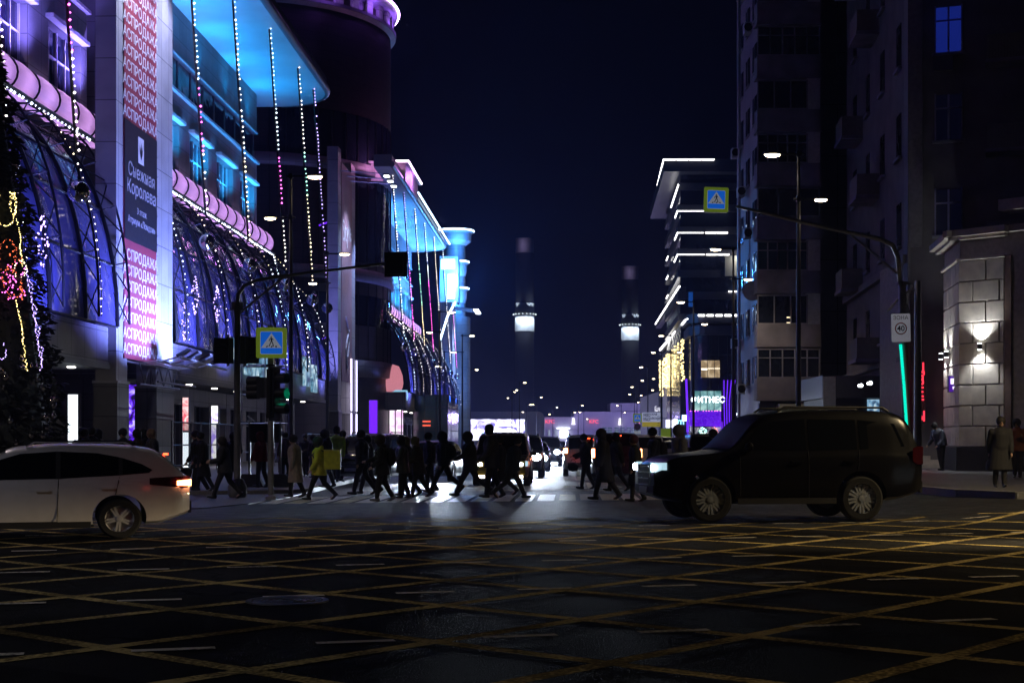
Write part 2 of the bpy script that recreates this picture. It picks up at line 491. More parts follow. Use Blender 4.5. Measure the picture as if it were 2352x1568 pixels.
tag(y1.build('road_marking', M_YEL, org=(0, 0, 0)), 'yellow box hatching falling to the right across the junction', kind='structure')
tag(y2.build('road_marking', M_YEL, org=(0, 0, 0)), 'yellow box hatching climbing to the right across the junction', kind='structure')
wm = MB(); dd = Vector((cos(radians(15.2)), sin(radians(15.2))))
for r_ in range(5):
    c0 = Vector((0.05+.3*r_, 10.75+3.45*r_))
    for i in range(-9, 10):
        c = c0+dd*(1.25*i)+Vector((random.uniform(-.03, .03), random.uniform(-.03, .03)))
        if r_ == 2 and i > 2: continue
        strip(wm, c-dd*.285, c+dd*.285, .11, .012, 1)
tag(wm.build('road_marking', M_WHT, org=(0, 0, 0)), 'rows of short white dashes over the yellow hatching', kind='structure')

# zebra crossing over the mouth of the side street
zw = MB(); zy = MB()
A = Vector((-5.6, 35.8)); Bp = Vector((9.6, 39.8)); L_ = (Bp-A).length; u = (Bp-A).normalized()
st = Vector((SN, CT))
i = 0; t = 0.0
while t < L_:
    c = A+u*t
    p0 = c-st*2.15; p1 = c+st*2.15
    strip(zw if i % 2 == 0 else zy, p0, p1, .42, .006, 3)
    t += .56; i += 1
tag(zw.build('zebra_crossing', paint('white_crossing_paint', (.62, .61, .58), .38), org=(0, 0, 0)), 'white bars of the zebra crossing', kind='structure')
tag(zy.build('zebra_crossing', paint('pale_yellow_paint', (.55, .5, .3), .42), org=(0, 0, 0)), 'pale yellow bars of the zebra crossing', kind='structure')
lm = MB()
def sstrip(a0, b0, a1, b1, w, lift=.008):
    p = S2W(a0, b0); q = S2W(a1, b1); strip(lm, p, q, w, lift)
sstrip(-6.5, 42.5, 7.5, 43.4, .35)
for k in range(24): sstrip(.35, 45+9*k, .35, 51+9*k, .14)
for k in range(24): sstrip(.62, 45+9*k, .62, 51+9*k, .14)
for k in range(20):
    sstrip(-3.4, 45+10*k, -3.4, 48+10*k, .12); sstrip(4.1, 45+10*k, 4.1, 48+10*k, .12)
# small painted loop by the outgoing lane
pc = G(1362, 1117)
for k in range(14):
    a0 = 2*pi*k/14; a1 = 2*pi*(k+1)/14
    strip(lm, (pc.x+.9*cos(a0), pc.y+1.6*sin(a0)), (pc.x+.9*cos(a1), pc.y+1.6*sin(a1)), .1, .010, 1)
tag(lm.build('road_marking', M_WHT, org=(0, 0, 0)), 'stop line and lane lines of the side street', kind='structure')

# manhole cover
c = G(660, 1381); mh = thing('manhole_cover', 'round ribbed iron manhole cover set in the asphalt among the yellow lines', 'manhole cover', c, 'l')
b = MB(); b.lathe([(0, .014), (.27, .014), (.28, .02), (.30, .02), (.31, .014)], n=40)
for r_ in (.07, .13, .19, .24):
    b.lathe([(r_-.012, .014), (r_-.01, .022), (r_+.01, .022), (r_+.012, .014)], n=36)
b.build('lid', mat('cast_iron', (.035, .033, .03), .6, .3, bump=.3), mh, smooth=True)
b = MB(); b.lathe([(.315, .012), (.32, .02), (.37, .02), (.375, .008)], n=40); b.build('rim', mat('cast_iron', (.05,)*3), mh, smooth=True)

# ------------------------------------------------------------------ pavements
def pavement(name, pts, z, label, kerbz=None, m=M_PAVE):
    b = MB(); n = len(pts); b.prism(pts, -.2, z)
    o = b.build(name, m, org=(0, 0, 0)); tag(o, label, kind='structure')
    k = MB()
    for i in range(n):
        p = Vector(pts[i]); q = Vector(pts[(i+1) % n])
        if not (abs(p.x) < 30 and abs(q.x) < 30 and p.y < 200 and p.y > 15): continue
        d = (q-p).normalized(); s = Vector((d.y, -d.x))
        L_ = (q-p).length; m_ = max(1, int(L_/1.0))
        for j in range(m_):
            a = p+d*(L_*j/m_+.004); c = p+d*(L_*(j+1)/m_-.004)
            k.prism([tuple(a-s*.15), tuple(a+s*.03), tuple(c+s*.03), tuple(c-s*.15)][::-1], -.1, z+.005)
    tag(k.build('kerb', M_KERB, org=(0, 0, 0)), 'granite kerb stones edging the '+label.split(' of ')[0].split(' along')[0].split(' under')[0], kind='structure')
    return o
cor = [(-5.7, 54), (-5.7, 41.5), (-5.9, 40.5), (-6.5, 39.8), (-8, 39.2), (-28, 33.8), (-120, 9)]
s1 = S2W(-7.6, 62); s2 = S2W(-7.6, 265)
left = [(-120, 265), (s2.x, s2.y), (s1.x, s1.y)]+cor
pavement('pavement', left[::-1], .12, 'wide grey pavement of the shopping centre side')
b = MB(); low_ = [(-5.75, 41.6), (-5.8, 36.5), (-6.1, 33.5), (-6.7, 31.3), (-7.8, 30.2), (-10, 29.4), (-28, 24.6), (-120, 0), (-120, 12), (-28, 36)]
b.prism(low_[::-1], -.2, .022); tag(b.build('pavement', panel_mat('worn_slabs', (.07, .068, .07), .6, .3, joint=.6), org=(0, 0, 0)), 'flush dropped pavement corner at the crossing', kind='structure')
pavement('pavement', [(9.2+1.2, 60), (9.9, 38), (10.2, 33.2), (11, 31.6), (12.5, 31), (29, 30.2), (110, 26), (110, 265), (21.5, 265)][::-1][::-1], .35, 'raised pale pavement of the old stone building')
# ================================================================== the shopping centre
M_CLAD = panel_mat('pale_cladding', (0.42, 0.41, 0.42), 1.2, 1.75, joint=.3, seam=.02)
M_CLADD = panel_mat('grey_cladding', (0.24, 0.235, 0.24), 1.5, 1.2, joint=.4, seam=.02)
M_BROWN = panel_mat('brown_cladding', (0.045, 0.032, 0.032), 2.4, .75, joint=.45, seam=.03)
M_SOFF = mat('white_soffit', (0.55, 0.56, 0.58), .55, var=.08, scale=.6)
M_WIN = glass_mat('dark_glazing', (0.012, 0.016, 0.03), .07, .12, .8)
M_VGL = glass_mat('vault_glazing', (0.09, 0.09, 0.22), .12, .7, .4)
M_FRAME = mat('window_frame', (0.16, 0.16, 0.18), .45, .3)
M_LEDGE = mat('pale_ledge', (0.5, 0.5, 0.52), .5)
M_ROLL = None
def roll_mat():
    m = bpy.data.materials.new('translucent_membrane'); m.use_nodes = True
    nt = m.node_tree; N = nt.nodes; L = nt.links
    for n in list(N): N.remove(n)
    o = N.new('ShaderNodeOutputMaterial'); mx = N.new('ShaderNodeMixShader'); t = N.new('ShaderNodeBsdfTranslucent'); d = N.new('ShaderNodeBsdfPrincipled')
    t.inputs[0].default_value = (.8, .62, .85, 1); d.inputs['Base Color'].default_value = (.6, .45, .6, 1); d.inputs['Roughness'].default_value = .4
    nz = N.new('ShaderNodeTexNoise'); nz.inputs['Scale'].default_value = 2.5; tc = N.new('ShaderNodeTexCoord'); L.new(tc.outputs['Object'], nz.inputs['Vector'])
    mr = N.new('ShaderNodeMapRange'); mr.inputs['To Min'].default_value = .1; mr.inputs['To Max'].default_value = .4; L.new(nz.outputs['Fac'], mr.inputs['Value']); L.new(mr.outputs[0], mx.inputs[0])
    L.new(t.outputs[0], mx.inputs[1]); L.new(d.outputs[0], mx.inputs[2]); L.new(mx.outputs[0], o.inputs['Surface'])
    return m
M_ROLL = roll_mat()
G_WARM = glow('warm_bulbs', (1.0, .78, .5), 7)
G_COLD = glow('cold_bulbs', (.75, .85, 1.0), 7)
G_PINK = glow('pink_bulbs', (1.0, .12, .75), 8)
G_WHT = glow('white_bulbs', (1.0, .88, .85), 7)
G_GRN = glow('green_bulbs', (.4, 1.0, .8), 6)
G_VIO = glow('violet_bulbs', (.5, .35, 1.0), 5)
G_YEL = glow('yellow_bulbs', (1.0, .75, .25), 7)
G_RED = glow('red_bulbs', (1.0, .16, .06), 2.6)
M_CABLE = mat('black_cable', (.01, .01, .012), .5, var=0)
CHROME = mat('mirror_chrome', (.75, .76, .8), .06, 1.0, var=0)

def bulbs_along(pts, sp_, r, jit=.02):
    b = MB(); pts = [Vector(p) for p in pts]; acc = 0
    for p, q in zip(pts, pts[1:]):
        L_ = (q-p).length; t = acc
        while t < L_:
            c = p+(q-p)*(t/L_)+Vector((random.uniform(-jit, jit), random.uniform(-jit, jit), 0))
            b.octa(c, r*random.uniform(.6, 1.2)) if random.random() > .06 else None; t += sp_*random.uniform(.8, 1.2)
        acc = t-L_
    return b
def garland(pts, gl, label, frame='s', sp_=.2, r=.035, cable=.02, group=None, segs=None, name='light_string', shift=(0, 0, 0)):
    """one string: its cable, and its bulbs as one part"""
    o = Vector(pts[-1])
    b = MB(); b.tube(pts, cable, 5); c = b.build(name, M_CABLE, frame=frame, org=o, label=label, cat='string lights', group=group)
    gl = gl if isinstance(gl, list) else [(1.0, gl)]
    P = [Vector(p) for p in pts]; n = len(P)
    # resample into 40 pieces so that several colours can follow one another
    tot = sum((q-p).length for p, q in zip(P, P[1:])); t0 = 0
    def at(t):
        t *= tot
        for p, q in zip(P, P[1:]):
            l = (q-p).length
            if t <= l+1e-6: return p+(q-p)*(t/l)
            t -= l
        return P[-1]
    for i, (f, gm) in enumerate(gl):
        ps = [at(t0+(f-t0)*k/16)+Vector(shift) for k in range(17)]; t0 = f
        bulbs_along(ps, sp_, r).build('bulb_chain', gm, c, kind='stuff')
    return c
def mirror_ball(p, r, label, frame='s', wire=.5):
    b = MB(); b.sphere(p, r, 28, 18); o = b.build('mirror_ball', CHROME, smooth='all', frame=frame, org=(p[0], p[1], p[2]-r), label=label, cat='mirror ball', group='mirror balls under the light masts')
    w = MB(); w.tube([(p[0], p[1], p[2]+r), (p[0], p[1], p[2]+r+wire)], .03, 5); w.build('hanger', M_CABLE, o)
    w = MB(); w.lathe([(r*.25, p[2]+r*.98), (r*.25, p[2]+r*1.08), (0, p[2]+r*1.08)], (p[0], p[1]), 12); w.build('cap', M_STEEL, o)
    return o

PB1, PB2 = 60.7, 69.4
def pillar_pair(b0, b1, b2, b3, a0=-19.9, a1=-19.0, ztop=25.6, which=''):
    for k, (p, q, w) in enumerate(((b0, b1, 'near'), (b2, b3, 'far'))):
        t = thing('pillar', f'pale clad pillar on the {w} side of the {which} banner', 'pillar', ((a0+a1)/2, (p+q)/2, 0), 's')
        m = MB(); m.box(a0, a1, p, q, 4.0, ztop); m.build('shaft', M_CLAD, t)
        m = MB(); m.box(a0-.06, a1+.06, p-.06, q+.06, 0, 3.9); m.build('base', panel_mat('base_cladding', (.17, .165, .165), 1.4, 1.25, joint=.35, seam=.02), t)
        m = MB(); m.box(a0-.1, a1+.1, p-.1, q+.1, 3.9, 4.0); m.build('moulding', M_LEDGE, t)
    return t
pillar_pair(60.0, 61.5, 65.8, 68.6, which='red sale')
pillar_pair(118.0, 119.6, 125.0, 127.4, which='pink perfume')

# ---- the red sale banner
bn = thing('banner', 'tall red banner repeating one word in white round a black panel, hung between pale pillars', 'banner', (-18.95, 64.8, 5.6), 's')
zt, zb = 27.5, 5.0
zbk1, zbk2 = sz(572, -18.9, 66), 0
def M_face(a, b, z): return basis((a, b, z), (0, 1, 0), (0, 0, 1))
b = MB(); b.box(-19.02, -18.95, 60.95, 65.72, zb, zt)
RED = mat('red_banner_cloth', (.30, .035, .055), .6, var=.1, scale=1.5)
b.build('cloth', RED, bn)
zk0, zk1 = 10.1, 15.2
b = MB(); b.box(-18.945, -18.92, 60.95, 65.72, zk0, zk1); b.build('black_panel', mat('black_banner_cloth', (.012, .012, .02), .5, var=.1), bn)
WTX = mat('white_print', (.72, .70, .72), .6, var=.05)
b = MB(); zz = zb+.4; rows = []
while zz < zt:
    if not (zk0-.28 < zz < zk1+.28): rows.append(zz)
    zz += .675
for zz in rows:
    t_ = text('АСПРОДАЖА', .64, WTX, M_face(-18.94, 63.32, zz) @ Matrix.Diagonal((1.2, 1, 1, 1)), None, None, .004, bold=.004); b.add(t_.v, t_.f)
b.build('lettering', WTX, bn)
GTX = mat('grey_print', (.42, .42, .46), .6, var=.05)
b = MB()
for s_, sz_, zz in (('Снежная', .82, 13.15), ('Королева', .82, 12.4), ('3 этаж', .40, 11.5), ('Атриум «Лондон»', .42, 11.0)):
    t_ = text(s_, sz_, GTX, M_face(-18.91, 63.35, zz) @ Matrix.Diagonal((1.12, 1, 1, 1)), None, None, .004); b.add(t_.v, t_.f)
b.build('lettering', GTX, bn)
b = MB(); c = (63.2, 14.2)
pl = lambda pts: b.add([(-18.905, c[0]+x, c[1]+y) for x, y in pts], [tuple(range(len(pts)))])
pl([(-.42, -.55), (.42, -.55), (.42, .6), (-.42, .6)]); b.build('emblem', WTX, bn)
b = MB(); pl([(-.27, .35), (-.2, -.1), (0, -.38), (.2, -.1), (.27, .35), (.12, .02), (0, .4), (-.12, .02)])
b.xform(Matrix.Translation((.01, 0, 0))); b.build('crown_mark', mat('black_banner_cloth', (.01,)*3), bn)
b = MB()
for zz in [zb-.1, zk0, zk1, zt]:
    b.tube([(-19.05, 60.9, zz), (-19.05, 65.8, zz)], .05, 6)
for i in range(24):
    z_ = zb+.4+i*.9; b.tube([(-18.97, 65.7, z_), (-18.93, 65.94, z_+.1)], .02, 4)
b.build('frame', M_STEEL, bn)
# truss and lamp rail at the banner's foot
tr = thing('lamp_gantry', 'steel truss with flat floodlights on a rail at the foot of the red banner', 'light fitting', (-18.4, 65, 5), 's')
b = MB()
for zz in (3.95, 4.85):
    b.tube([(-18.7, 62.3, zz), (-18.7, 68.6, zz)], .05, 6); b.tube([(-17.9, 62.3, zz+.1), (-17.9, 68.6, zz+.1)], .05, 6)
for i in range(9):
    y0 = 62.3+.75*i; b.tube([(-18.7, y0, 3.95 if i % 2 else 4.85), (-18.7, y0+.75, 4.85 if i % 2 else 3.95)], .03, 5)
    b.tube([(-18.7, y0, 4.85), (-17.9, y0, 4.95)], .03, 5)
b.build('truss', M_STEEL, tr)
for i, y0 in enumerate((63.2, 65.0, 67.0, 69.2)):
    b = MB(); Mx = Matrix.Translation((-17.0, y0, 5.35)) @ Matrix.Rotation(radians(-30), 4, 'Y')
    b.cbox((0, 0, 0), .6, .5, .12); b.xform(Mx); f = b.build('floodlight', M_BLACK, tr)
    b = MB(); b.tube([(-17.9, y0, 5.0), (-17.0, y0, 5.25)], .035, 5); b.build('bracket', M_STEEL, tr)
b = MB(); b.tube([(-17.0, 62.6, 5.12), (-17.0, 71.0, 5.0)], .06, 6); b.build('rail', M_STEEL, tr)
# lamps on a long arm over the banner's head
ar = thing('lamp_gantry', 'steel arms with two bright lamp heads over the top of the red banner', 'light fitting', (-17, 66, 24.3), 's')
b = MB()
for y0 in (62.5, 66, 69): b.tube([(-19, y0, 24.4), (-15.6, y0, 24.5)], .06, 6)
b.build('arm', M_STEEL, ar)
hb = [(-15.5, 62.5, 24.45), (-15.5, 66, 24.5), (-15.5, 69, 24.5)]
for p in hb:
    b = MB(); b.cbox(p, .7, .45, .18); f = b.build('lamp_head', M_GREYP, ar)
    b = MB(); b.cbox((p[0], p[1], p[2]-.12), .6, .38, .05); b.build('lens', glow('flood_lens', (.85, .92, 1), 12), f)
for p in ((-16.6, 63.2, 24.0), (-16.6, 67, 24.0)):
    q = S2W(*p); aim = S2W(-18.9, p[1]-.1, 16)
    light('SPOT', q, (.52, .56, 1), 3600, spot_size=radians(95), spot_blend=.9, shadow_soft_size=.2, aim=aim)
for p in ((-15.9, 62.0, 5.3), (-15.9, 64.8, 5.3), (-15.9, 67.6, 5.3)):
    light('SPOT', S2W(*p), (.22, .30, 1), 6500 if p[1] > 67 else 3600, spot_size=radians(120), spot_blend=.5, shadow_soft_size=.2, aim=S2W(-19, p[1], 8.5))

def screw_head_lamps(): pass

def bay(b0, b1, bwall, which, purple=False, x=0.0, masts=(), vault_to=None, label='', col=(0, .42, 1.0), detail=True, acan=-17.0, pw=1.0, bulge=3.7, ahead=0):
    """one bay of the mall: upper wall under a deep canopy, padded membrane roll, glass vault, shop floor"""
    t = thing('mall_bay', label, 'building', (-22, b0, 0), 's')
    be = bwall
    a_w = -22.0+x; foot = -22.6+x+bulge
    # core + upper wall in layers
    b = MB(); b.box(-40, a_w, b0, be, 19.9, 21.0); b.box(-40, a_w, b0, be, 23.0, 25.9); b.box(-40, a_w-.35, b0, be, 21.0, 23.0)
    b.box(-40, a_w, b0, be, 15.4, 16.6)
    n = max(2, int((be-b0)/5.6)); w = (be-b0)/n
    for i in range(n):
        y0 = b0+i*w
        b.box(-40, a_w, y0, y0+w*.22, 16.6, 19.9); b.box(-40, a_w, y0+w*.86, y0+w, 16.6, 19.9)
        b.box(-40, a_w, y0+w*.22, y0+w*.86, 19.2, 19.9)
    b.box(-40, a_w-.5, b0, be, 16.6, 19.3)
    b.build('upper_wall', M_CLADD, t)
    b = MB(); b.box(a_w-.34, a_w-.28, b0+.1, be-.1, 21.0, 23.0); b.build('ribbon_window', M_WIN, t)
    b = MB()
    y0 = b0+1.4
    while y0 < be: b.box(a_w-.28, a_w-.22, y0-.03, y0+.03, 21.0, 23.0); y0 += 2.8
    b.build('mullion', M_FRAME, t)
    b = MB(); b.box(a_w, a_w+.22, b0, be, 20.85, 21.0); b.box(a_w, a_w+.1, b0, be, 23.0, 23.08); b.build('ledge', M_LEDGE, t)
    for i in range(n):
        y0 = b0+i*w+w*.22; y1_ = b0+i*w+w*.86
        b = MB(); b.box(a_w-.47, a_w-.43, y0, y1_, 16.6, 19.2); wn = b.build('window', M_WIN, t)
        b = MB()
        for k in range(5): yy = y0+(y1_-y0)*k/4; b.box(a_w-.43, a_w-.33, yy-.04, yy+.04, 16.6, 19.2)
        b.box(a_w-.42, a_w-.35, y0, y1_, 18.0, 18.07); b.build('frame', M_LEDGE, wn)
        b = MB(); b.box(a_w, a_w+.35, y0-.3, y1_+.3, 19.25, 19.42); b.build('hood', M_LEDGE, wn)
    # canopy: a deep soffit with a rounded far corner and a rolled edge
    zc = 25.75; prof = []
    R = 4.0
    pts = [(-40, b0), (acan, b0)] if not ahead else [(-40, b0), (acan-1.6, b0), (acan-1.6, b0-ahead), (acan, b0-ahead)]
    for k in range(9):
        th = pi/2*k/8; pts.append((acan-R+R*cos(th), be-.8+R*1.1*sin(th)))
    pts.append((-40, be+3.6))
    b = MB(); b.prism(pts, zc, zc+.06); b.build('soffit', M_SOFF, t)
    b = MB(); b.prism(pts, zc+.062, zc+1.1); b.build('canopy_roof', mat('canopy_top', (.14, .14, .15), .6), t)
    b = MB(); b.tube([(p[0]+.02, p[1], zc+.22) for p in pts[(3 if ahead else 1):-1]], .26, 10); b.build('canopy_edge', mat('canopy_rim', (.20, .2, .22), .4, .3), t, smooth=True)
    # membrane roll with dark hoops and a finial fin here and there
    cz, ca, rr = 15.3, -21.35+x, .62
    ye = be-.3 if vault_to is None or vault_to < be else be-.3
    def prof_(r_): return [(ca+r_*cos(q), cz+r_*sin(q)) for q in [radians(100-20*i) for i in range(12)]]
    nseg = max(3, int((ye-b0)/2.15)); ws = (ye-b0)/nseg
    m1 = MB(); m2 = MB()
    for i in range(nseg):
        for k in range(6):
            y0 = b0+ws*(i+k/6); y1_ = b0+ws*(i+(k+1)/6)
            f0 = rr+.10*sin(pi*k/6); f1 = rr+.10*sin(pi*(k+1)/6)
            P0 = prof_(f0); P1 = prof_(f1)
            for j in range(len(P0)-1):
                m1.quad((P0[j][0], y0, P0[j][1]), (P1[j][0], y1_, P1[j][1]), (P1[j+1][0], y1_, P1[j+1][1]), (P0[j+1][0], y0, P0[j+1][1]))
    ro = m1.build('membrane_roll', M_ROLL, t, smooth='all')
    for i in range(nseg+1):
        m2 = MB(); m2.tube([(p[0], b0+ws*i, p[1]) for p in prof_(rr+.03)], .05, 5); m2.build('hoop', M_BLACK, ro)
    m3 = MB()
    for k in range(4): m3.sphere((ca, ye+.05*k, cz), rr*cos(k*.4), 14, 8, (1, .3, 1))
    b = MB(); b.tube([(ca-.3, b0, cz+rr+.18), (ca-.3, ye, cz+rr+.18)], .07, 6)
    y0 = b0
    while y0 < ye: b.tube([(ca-.3, y0, cz+rr-.1), (ca-.3, y0, cz+rr+.28)], .05, 5); y0 += 1.1
    b.tube([(-20.7+x, b0, 14.55), (-20.7+x, ye, 14.55)], .09, 6)
    b.build('rail', M_BLACK, ro)
    # lamps within the roll
    for i in range(nseg):
        if i % 1 == 0:
            light('POINT', S2W(ca-.15, b0+ws*(i+.5), cz+.05), (.85, .55, 1.0), 36*pw, shadow_soft_size=.10)
    # glass vault below it: quarter ellipse
    vb = vault_to or be
    def vp(y, u):    # u 0 top .. 1 foot ; the far end is rounded in
        th = pi/2*u
        k = 1.0
        a = -22.6+x+bulge*sin(th)*k; z = 6.2+8.3*cos(th)
        if y > be-2:       # beyond the roll the vault dies away in a rounded end
            s = (y-(be-2))/(vb-be+2); z2 = 6.2+(8.3*(1-.32*s*s))*cos(th); return (a, y, z2)
        return (a, y, z)
    m1 = MB(); NB = int((vb-b0)/1.6); NU = 10
    for i in range(NB+1):
        for j in range(NU+1): m1.v.append(vp(b0+(vb-b0)*i/NB, j/NU))
    for i in range(NB):
        for j in range(NU):
            a = i*(NU+1)+j; m1.f.append((a, a+1, a+NU+2, a+NU+1))
    vg = m1.build('glass_vault', M_VGL, t, smooth='all')
    nr = max(2, int((vb-b0)/3.9))
    for i in range(nr+1):
        m1 = MB(); m2 = MB()
        y = b0+(vb-b0)*i/nr
        o1 = [vp(y, j/10) for j in range(11)]
        m1.tube([(p[0]+.05, p[1], p[2]+.03) for p in o1], .09, 6)
        o2 = [(p[0]+.75-.3*j/10, p[1]+.35, p[2]+.35-.2*j/10) for j, p in enumerate(o1)]
        m1.tube(o2, .05, 5)
        for j in range(10):
            m2.tube([o1[j], o2[j+1]], .028, 4); m2.tube([o2[j], o1[j+1]] if j % 2 else [o2[j], o1[j]], .028, 4)
        m2.add(m1.v, m1.f); m2.build('rib', M_BLACK, vg)
    for j in (2, 4, 6, 8, 10):
        m1 = MB(); m1.tube([(vp(b0+(vb-b0)*i/20, j/10)[0]+.04, b0+(vb-b0)*i/20, vp(b0+(vb-b0)*i/20, j/10)[2]) for i in range(21)], .045, 5); m1.build('glazing_bar', M_BLACK, vg)
    # wall band, soffit over the pavement and the shop floor
    b = MB(); b.box(-40, foot-.35, b0, vb, 4.7, 6.2); b.build('fascia', M_CLADD, t)
    b = MB(); b.box(-40, foot-.25, b0, vb, 4.45, 4.7); b.build('ground_floor_soffit', mat('grey_soffit', (.14, .14, .15), .5), t)
    y0 = b0+1.2; b = MB(); gl = MB(); k = 0
    while y0 < vb-.5:
        gl.lathe([(.0, 4.40), (.15, 4.40), (.18, 4.45)], (foot-1.1, y0), 12); y0 += 5.4; k += 1
    gl.build('downlight', glow('downlight', (1, .93, .85), 9), t)
    y0 = b0+2
    while y0 < vb-1:
        light('SPOT', S2W(foot-1.1, y0, 4.35), (1, .84, .74), 75, spot_size=radians(125), spot_blend=.8, shadow_soft_size=.1, aim=S2W(foot-1.1, y0, 0)); y0 += 6.2
    b = MB(); nb = max(2, int((vb-b0)/4.2)); w = (vb-b0)/nb
    b.box(-40, -22.3+x, b0, vb, 0, 4.45)
    for i in range(nb+1):
        yy = b0+w*i; b.box(-22.3+x, -21.6+x, max(b0, yy-.5), min(vb, yy+.5), 0, 4.45)
    b.box(-22.3+x, -21.62+x, b0, vb, 3.5, 4.45)
    b.build('shop_wall', panel_mat('base_cladding', (.17,)*3, 1.4, 1.25), t)
    for i in range(nb):
        y0 = b0+w*i+.5; y1_ = b0+w*(i+1)-.5
        b = MB(); b.box(-22.28+x, -22.2+x, y0, y1_, .1, 3.5); sh = b.build('shop_window', M_WIN, t)
        b = MB()
        for k in range(4): yy = y0+(y1_-y0)*k/3; b.box(-22.2+x, -22.1+x, yy-.05, yy+.05, .1, 3.5)
        b.box(-22.19+x, -22.12+x, y0, y1_, 2.5, 2.57); b.build('frame', M_FRAME, sh)
    # light strings along the ribs
    for i in range(nr+1):
        y = b0+(vb-b0)*i/nr
        pts = [(vp(y, j/10)[0]+.85-.3*j/10, y+.35, vp(y, j/10)[2]+.35-.2*j/10) for j in range(11)]
        if i % 2 == (0 if detail else 1):
            garland(pts, [(.35, G_WARM), (1.0, G_WHT if i % 3 else G_COLD)], f'white light string curving down the glass vault, rib {"ABCDEFGHIJKLMN"[i]}' if 0 else f'light string following a curved rib down the glass vault of the {which} bay', group=f'light strings on the ribs of the {which} vault', sp_=.32, r=.038)
    pts = [(-20.55+x, b0+(ye-b0)*i/10, 14.35) for i in range(11)]
    if vb > be: pts += [(vp(be+(vb-be)*k/4-1, 0)[0]+1.2+.5*k, be+(vb-be)*k/4-1, vp(be+(vb-be)*k/4, 0)[2]-.1-.9*k) for k in range(1, 5)]
    garland(pts, G_COLD, f'bright string of white bulbs under the lilac roll of the {which} bay', sp_=.42, r=.06)
    # floods that wash the soffit and the wall
    y0 = b0+2.5; c_w = col
    while y0 < be:
        light('SPOT', S2W(a_w+.45, y0+.8, 23.3), col, 560*pw, spot_size=radians(150), spot_blend=1, shadow_soft_size=.3, aim=S2W(a_w+2.0, y0+.8, 26))
        light('SPOT', S2W(a_w+.9, y0+1.5, 16.7), (.02, .36, .95) if not purple else (.24, .18, 1.0), (3600 if purple else 2300)*pw, spot_size=radians(120), spot_blend=1, shadow_soft_size=.3, aim=S2W(a_w-.1, y0+1.5, 21))
        y0 += 6.5
    # bluish wash on the vault
    y0 = b0+3
    while y0 < vb:
        light('SPOT', S2W(foot+3.4, y0, 5.5), (.17, .20, 1.0), (4600 if purple else 3600)*pw, spot_size=radians(100), spot_blend=1, shadow_soft_size=.3, aim=S2W(foot-1.6, y0, 9.5)); y0 += 8
    return t

bay(40.0, 65.2, 65.2, 'near', purple=True, vault_to=59.7, label='violet lit bay of the shopping centre left of the red banner', col=(.16, .12, 1.0), pw=.9)
bay(68.8, 101.0, 101.0, 'middle', vault_to=113, label='cyan lit bay of the shopping centre with deep canopy, right of the red banner', col=(0, .36, 1.0))
bay(138.0, 182.0, 182.0, 'far', vault_to=196, label='blue lit bay of the shopping centre beyond the dark tower', col=(.06, .25, 1.0), acan=-15.8, pw=1.6, x=2.0, bulge=5.2, ahead=10.2)

# ---- vertical light masts hung from the canopy
def mast(b0, cols, lbl, a0=-17.7, a1=-16.8, zt=25.7, zb=11.9, ball=True, blab=''):
    garland([(a0, b0, zt), ((a0+a1)/2, b0, (zt+zb)/2), (a1, b0, zb)], cols, lbl, sp_=.26, r=.048, cable=.055, group='light masts hung from the canopy', name='light_mast', shift=(.10, -.05, 0))
    if ball: mirror_ball((a1+.05, b0+.1, zb-1.25), .38, blab)
mast(42.4, [(.4, G_WARM), (1, G_WHT)], 'white light mast hanging beside the dark fir, first in the row', zb=11.0, blab='mirror ball half hidden by the dark fir')
mast(48.7, [(.76, G_PINK), (1, G_WHT)], 'light mast left of the red banner, pink above and white below', zb=11.2, blab='large mirror ball just left of the red banner')
mast(66.2, [(.58, G_COLD), (.8, G_PINK), (1, G_WHT)], 'light mast next right of the red banner with a pink middle', blab='mirror ball below the mast next to the red banner')
mast(75.1, [(.7, G_WHT), (1, G_WARM)], 'warm white light mast, second right of the red banner', blab='second mirror ball right of the red banner')
mast(84.7, [(.55, G_COLD), (.78, G_PINK), (1, G_WHT)], 'light mast, third right of the red banner, turning pink below', blab='third mirror ball right of the red banner, by the lamp post')
mast(93.6, [(.4, G_WHT), (.6, G_GRN), (1, G_WARM)], 'light mast with green bulbs at mid height, fourth right of the red banner', blab='fourth mirror ball right of the red banner')
mast(99.3, [(1, G_VIO)], 'violet light mast at the rounded corner of the cyan canopy', blab='last mirror ball of the middle bay')
for i, (bb, cc, nm) in enumerate(((132, [(1, G_WHT)], 'white'), (141, [(.5, G_VIO), (1, G_PINK)], 'violet and pink'), (151, [(.4, G_WHT), (.7, G_GRN), (1, G_WARM)], 'white, green and amber'),
                        (161, [(.45, G_COLD), (1, G_PINK)], 'cold white and pink'), (172, [(1, G_WHT)], 'plain white'), (184, [(.5, G_COLD), (1, G_WHT)], 'bluish white'), (194, [(.5, G_VIO), (1, G_PINK)], 'violet over pink'))):
    mast(bb, cc, f'{nm} light mast, number {i+1} along the blue canopy beyond the tower', a0=-16.3, a1=-15.3, zb=11.4, blab=f'mirror ball below the {nm} mast of the far bay')
for o_ in [o for o in bpy.data.objects if o.name.startswith('light_mast') and 'number' in o.get('label', '')]:
    pass

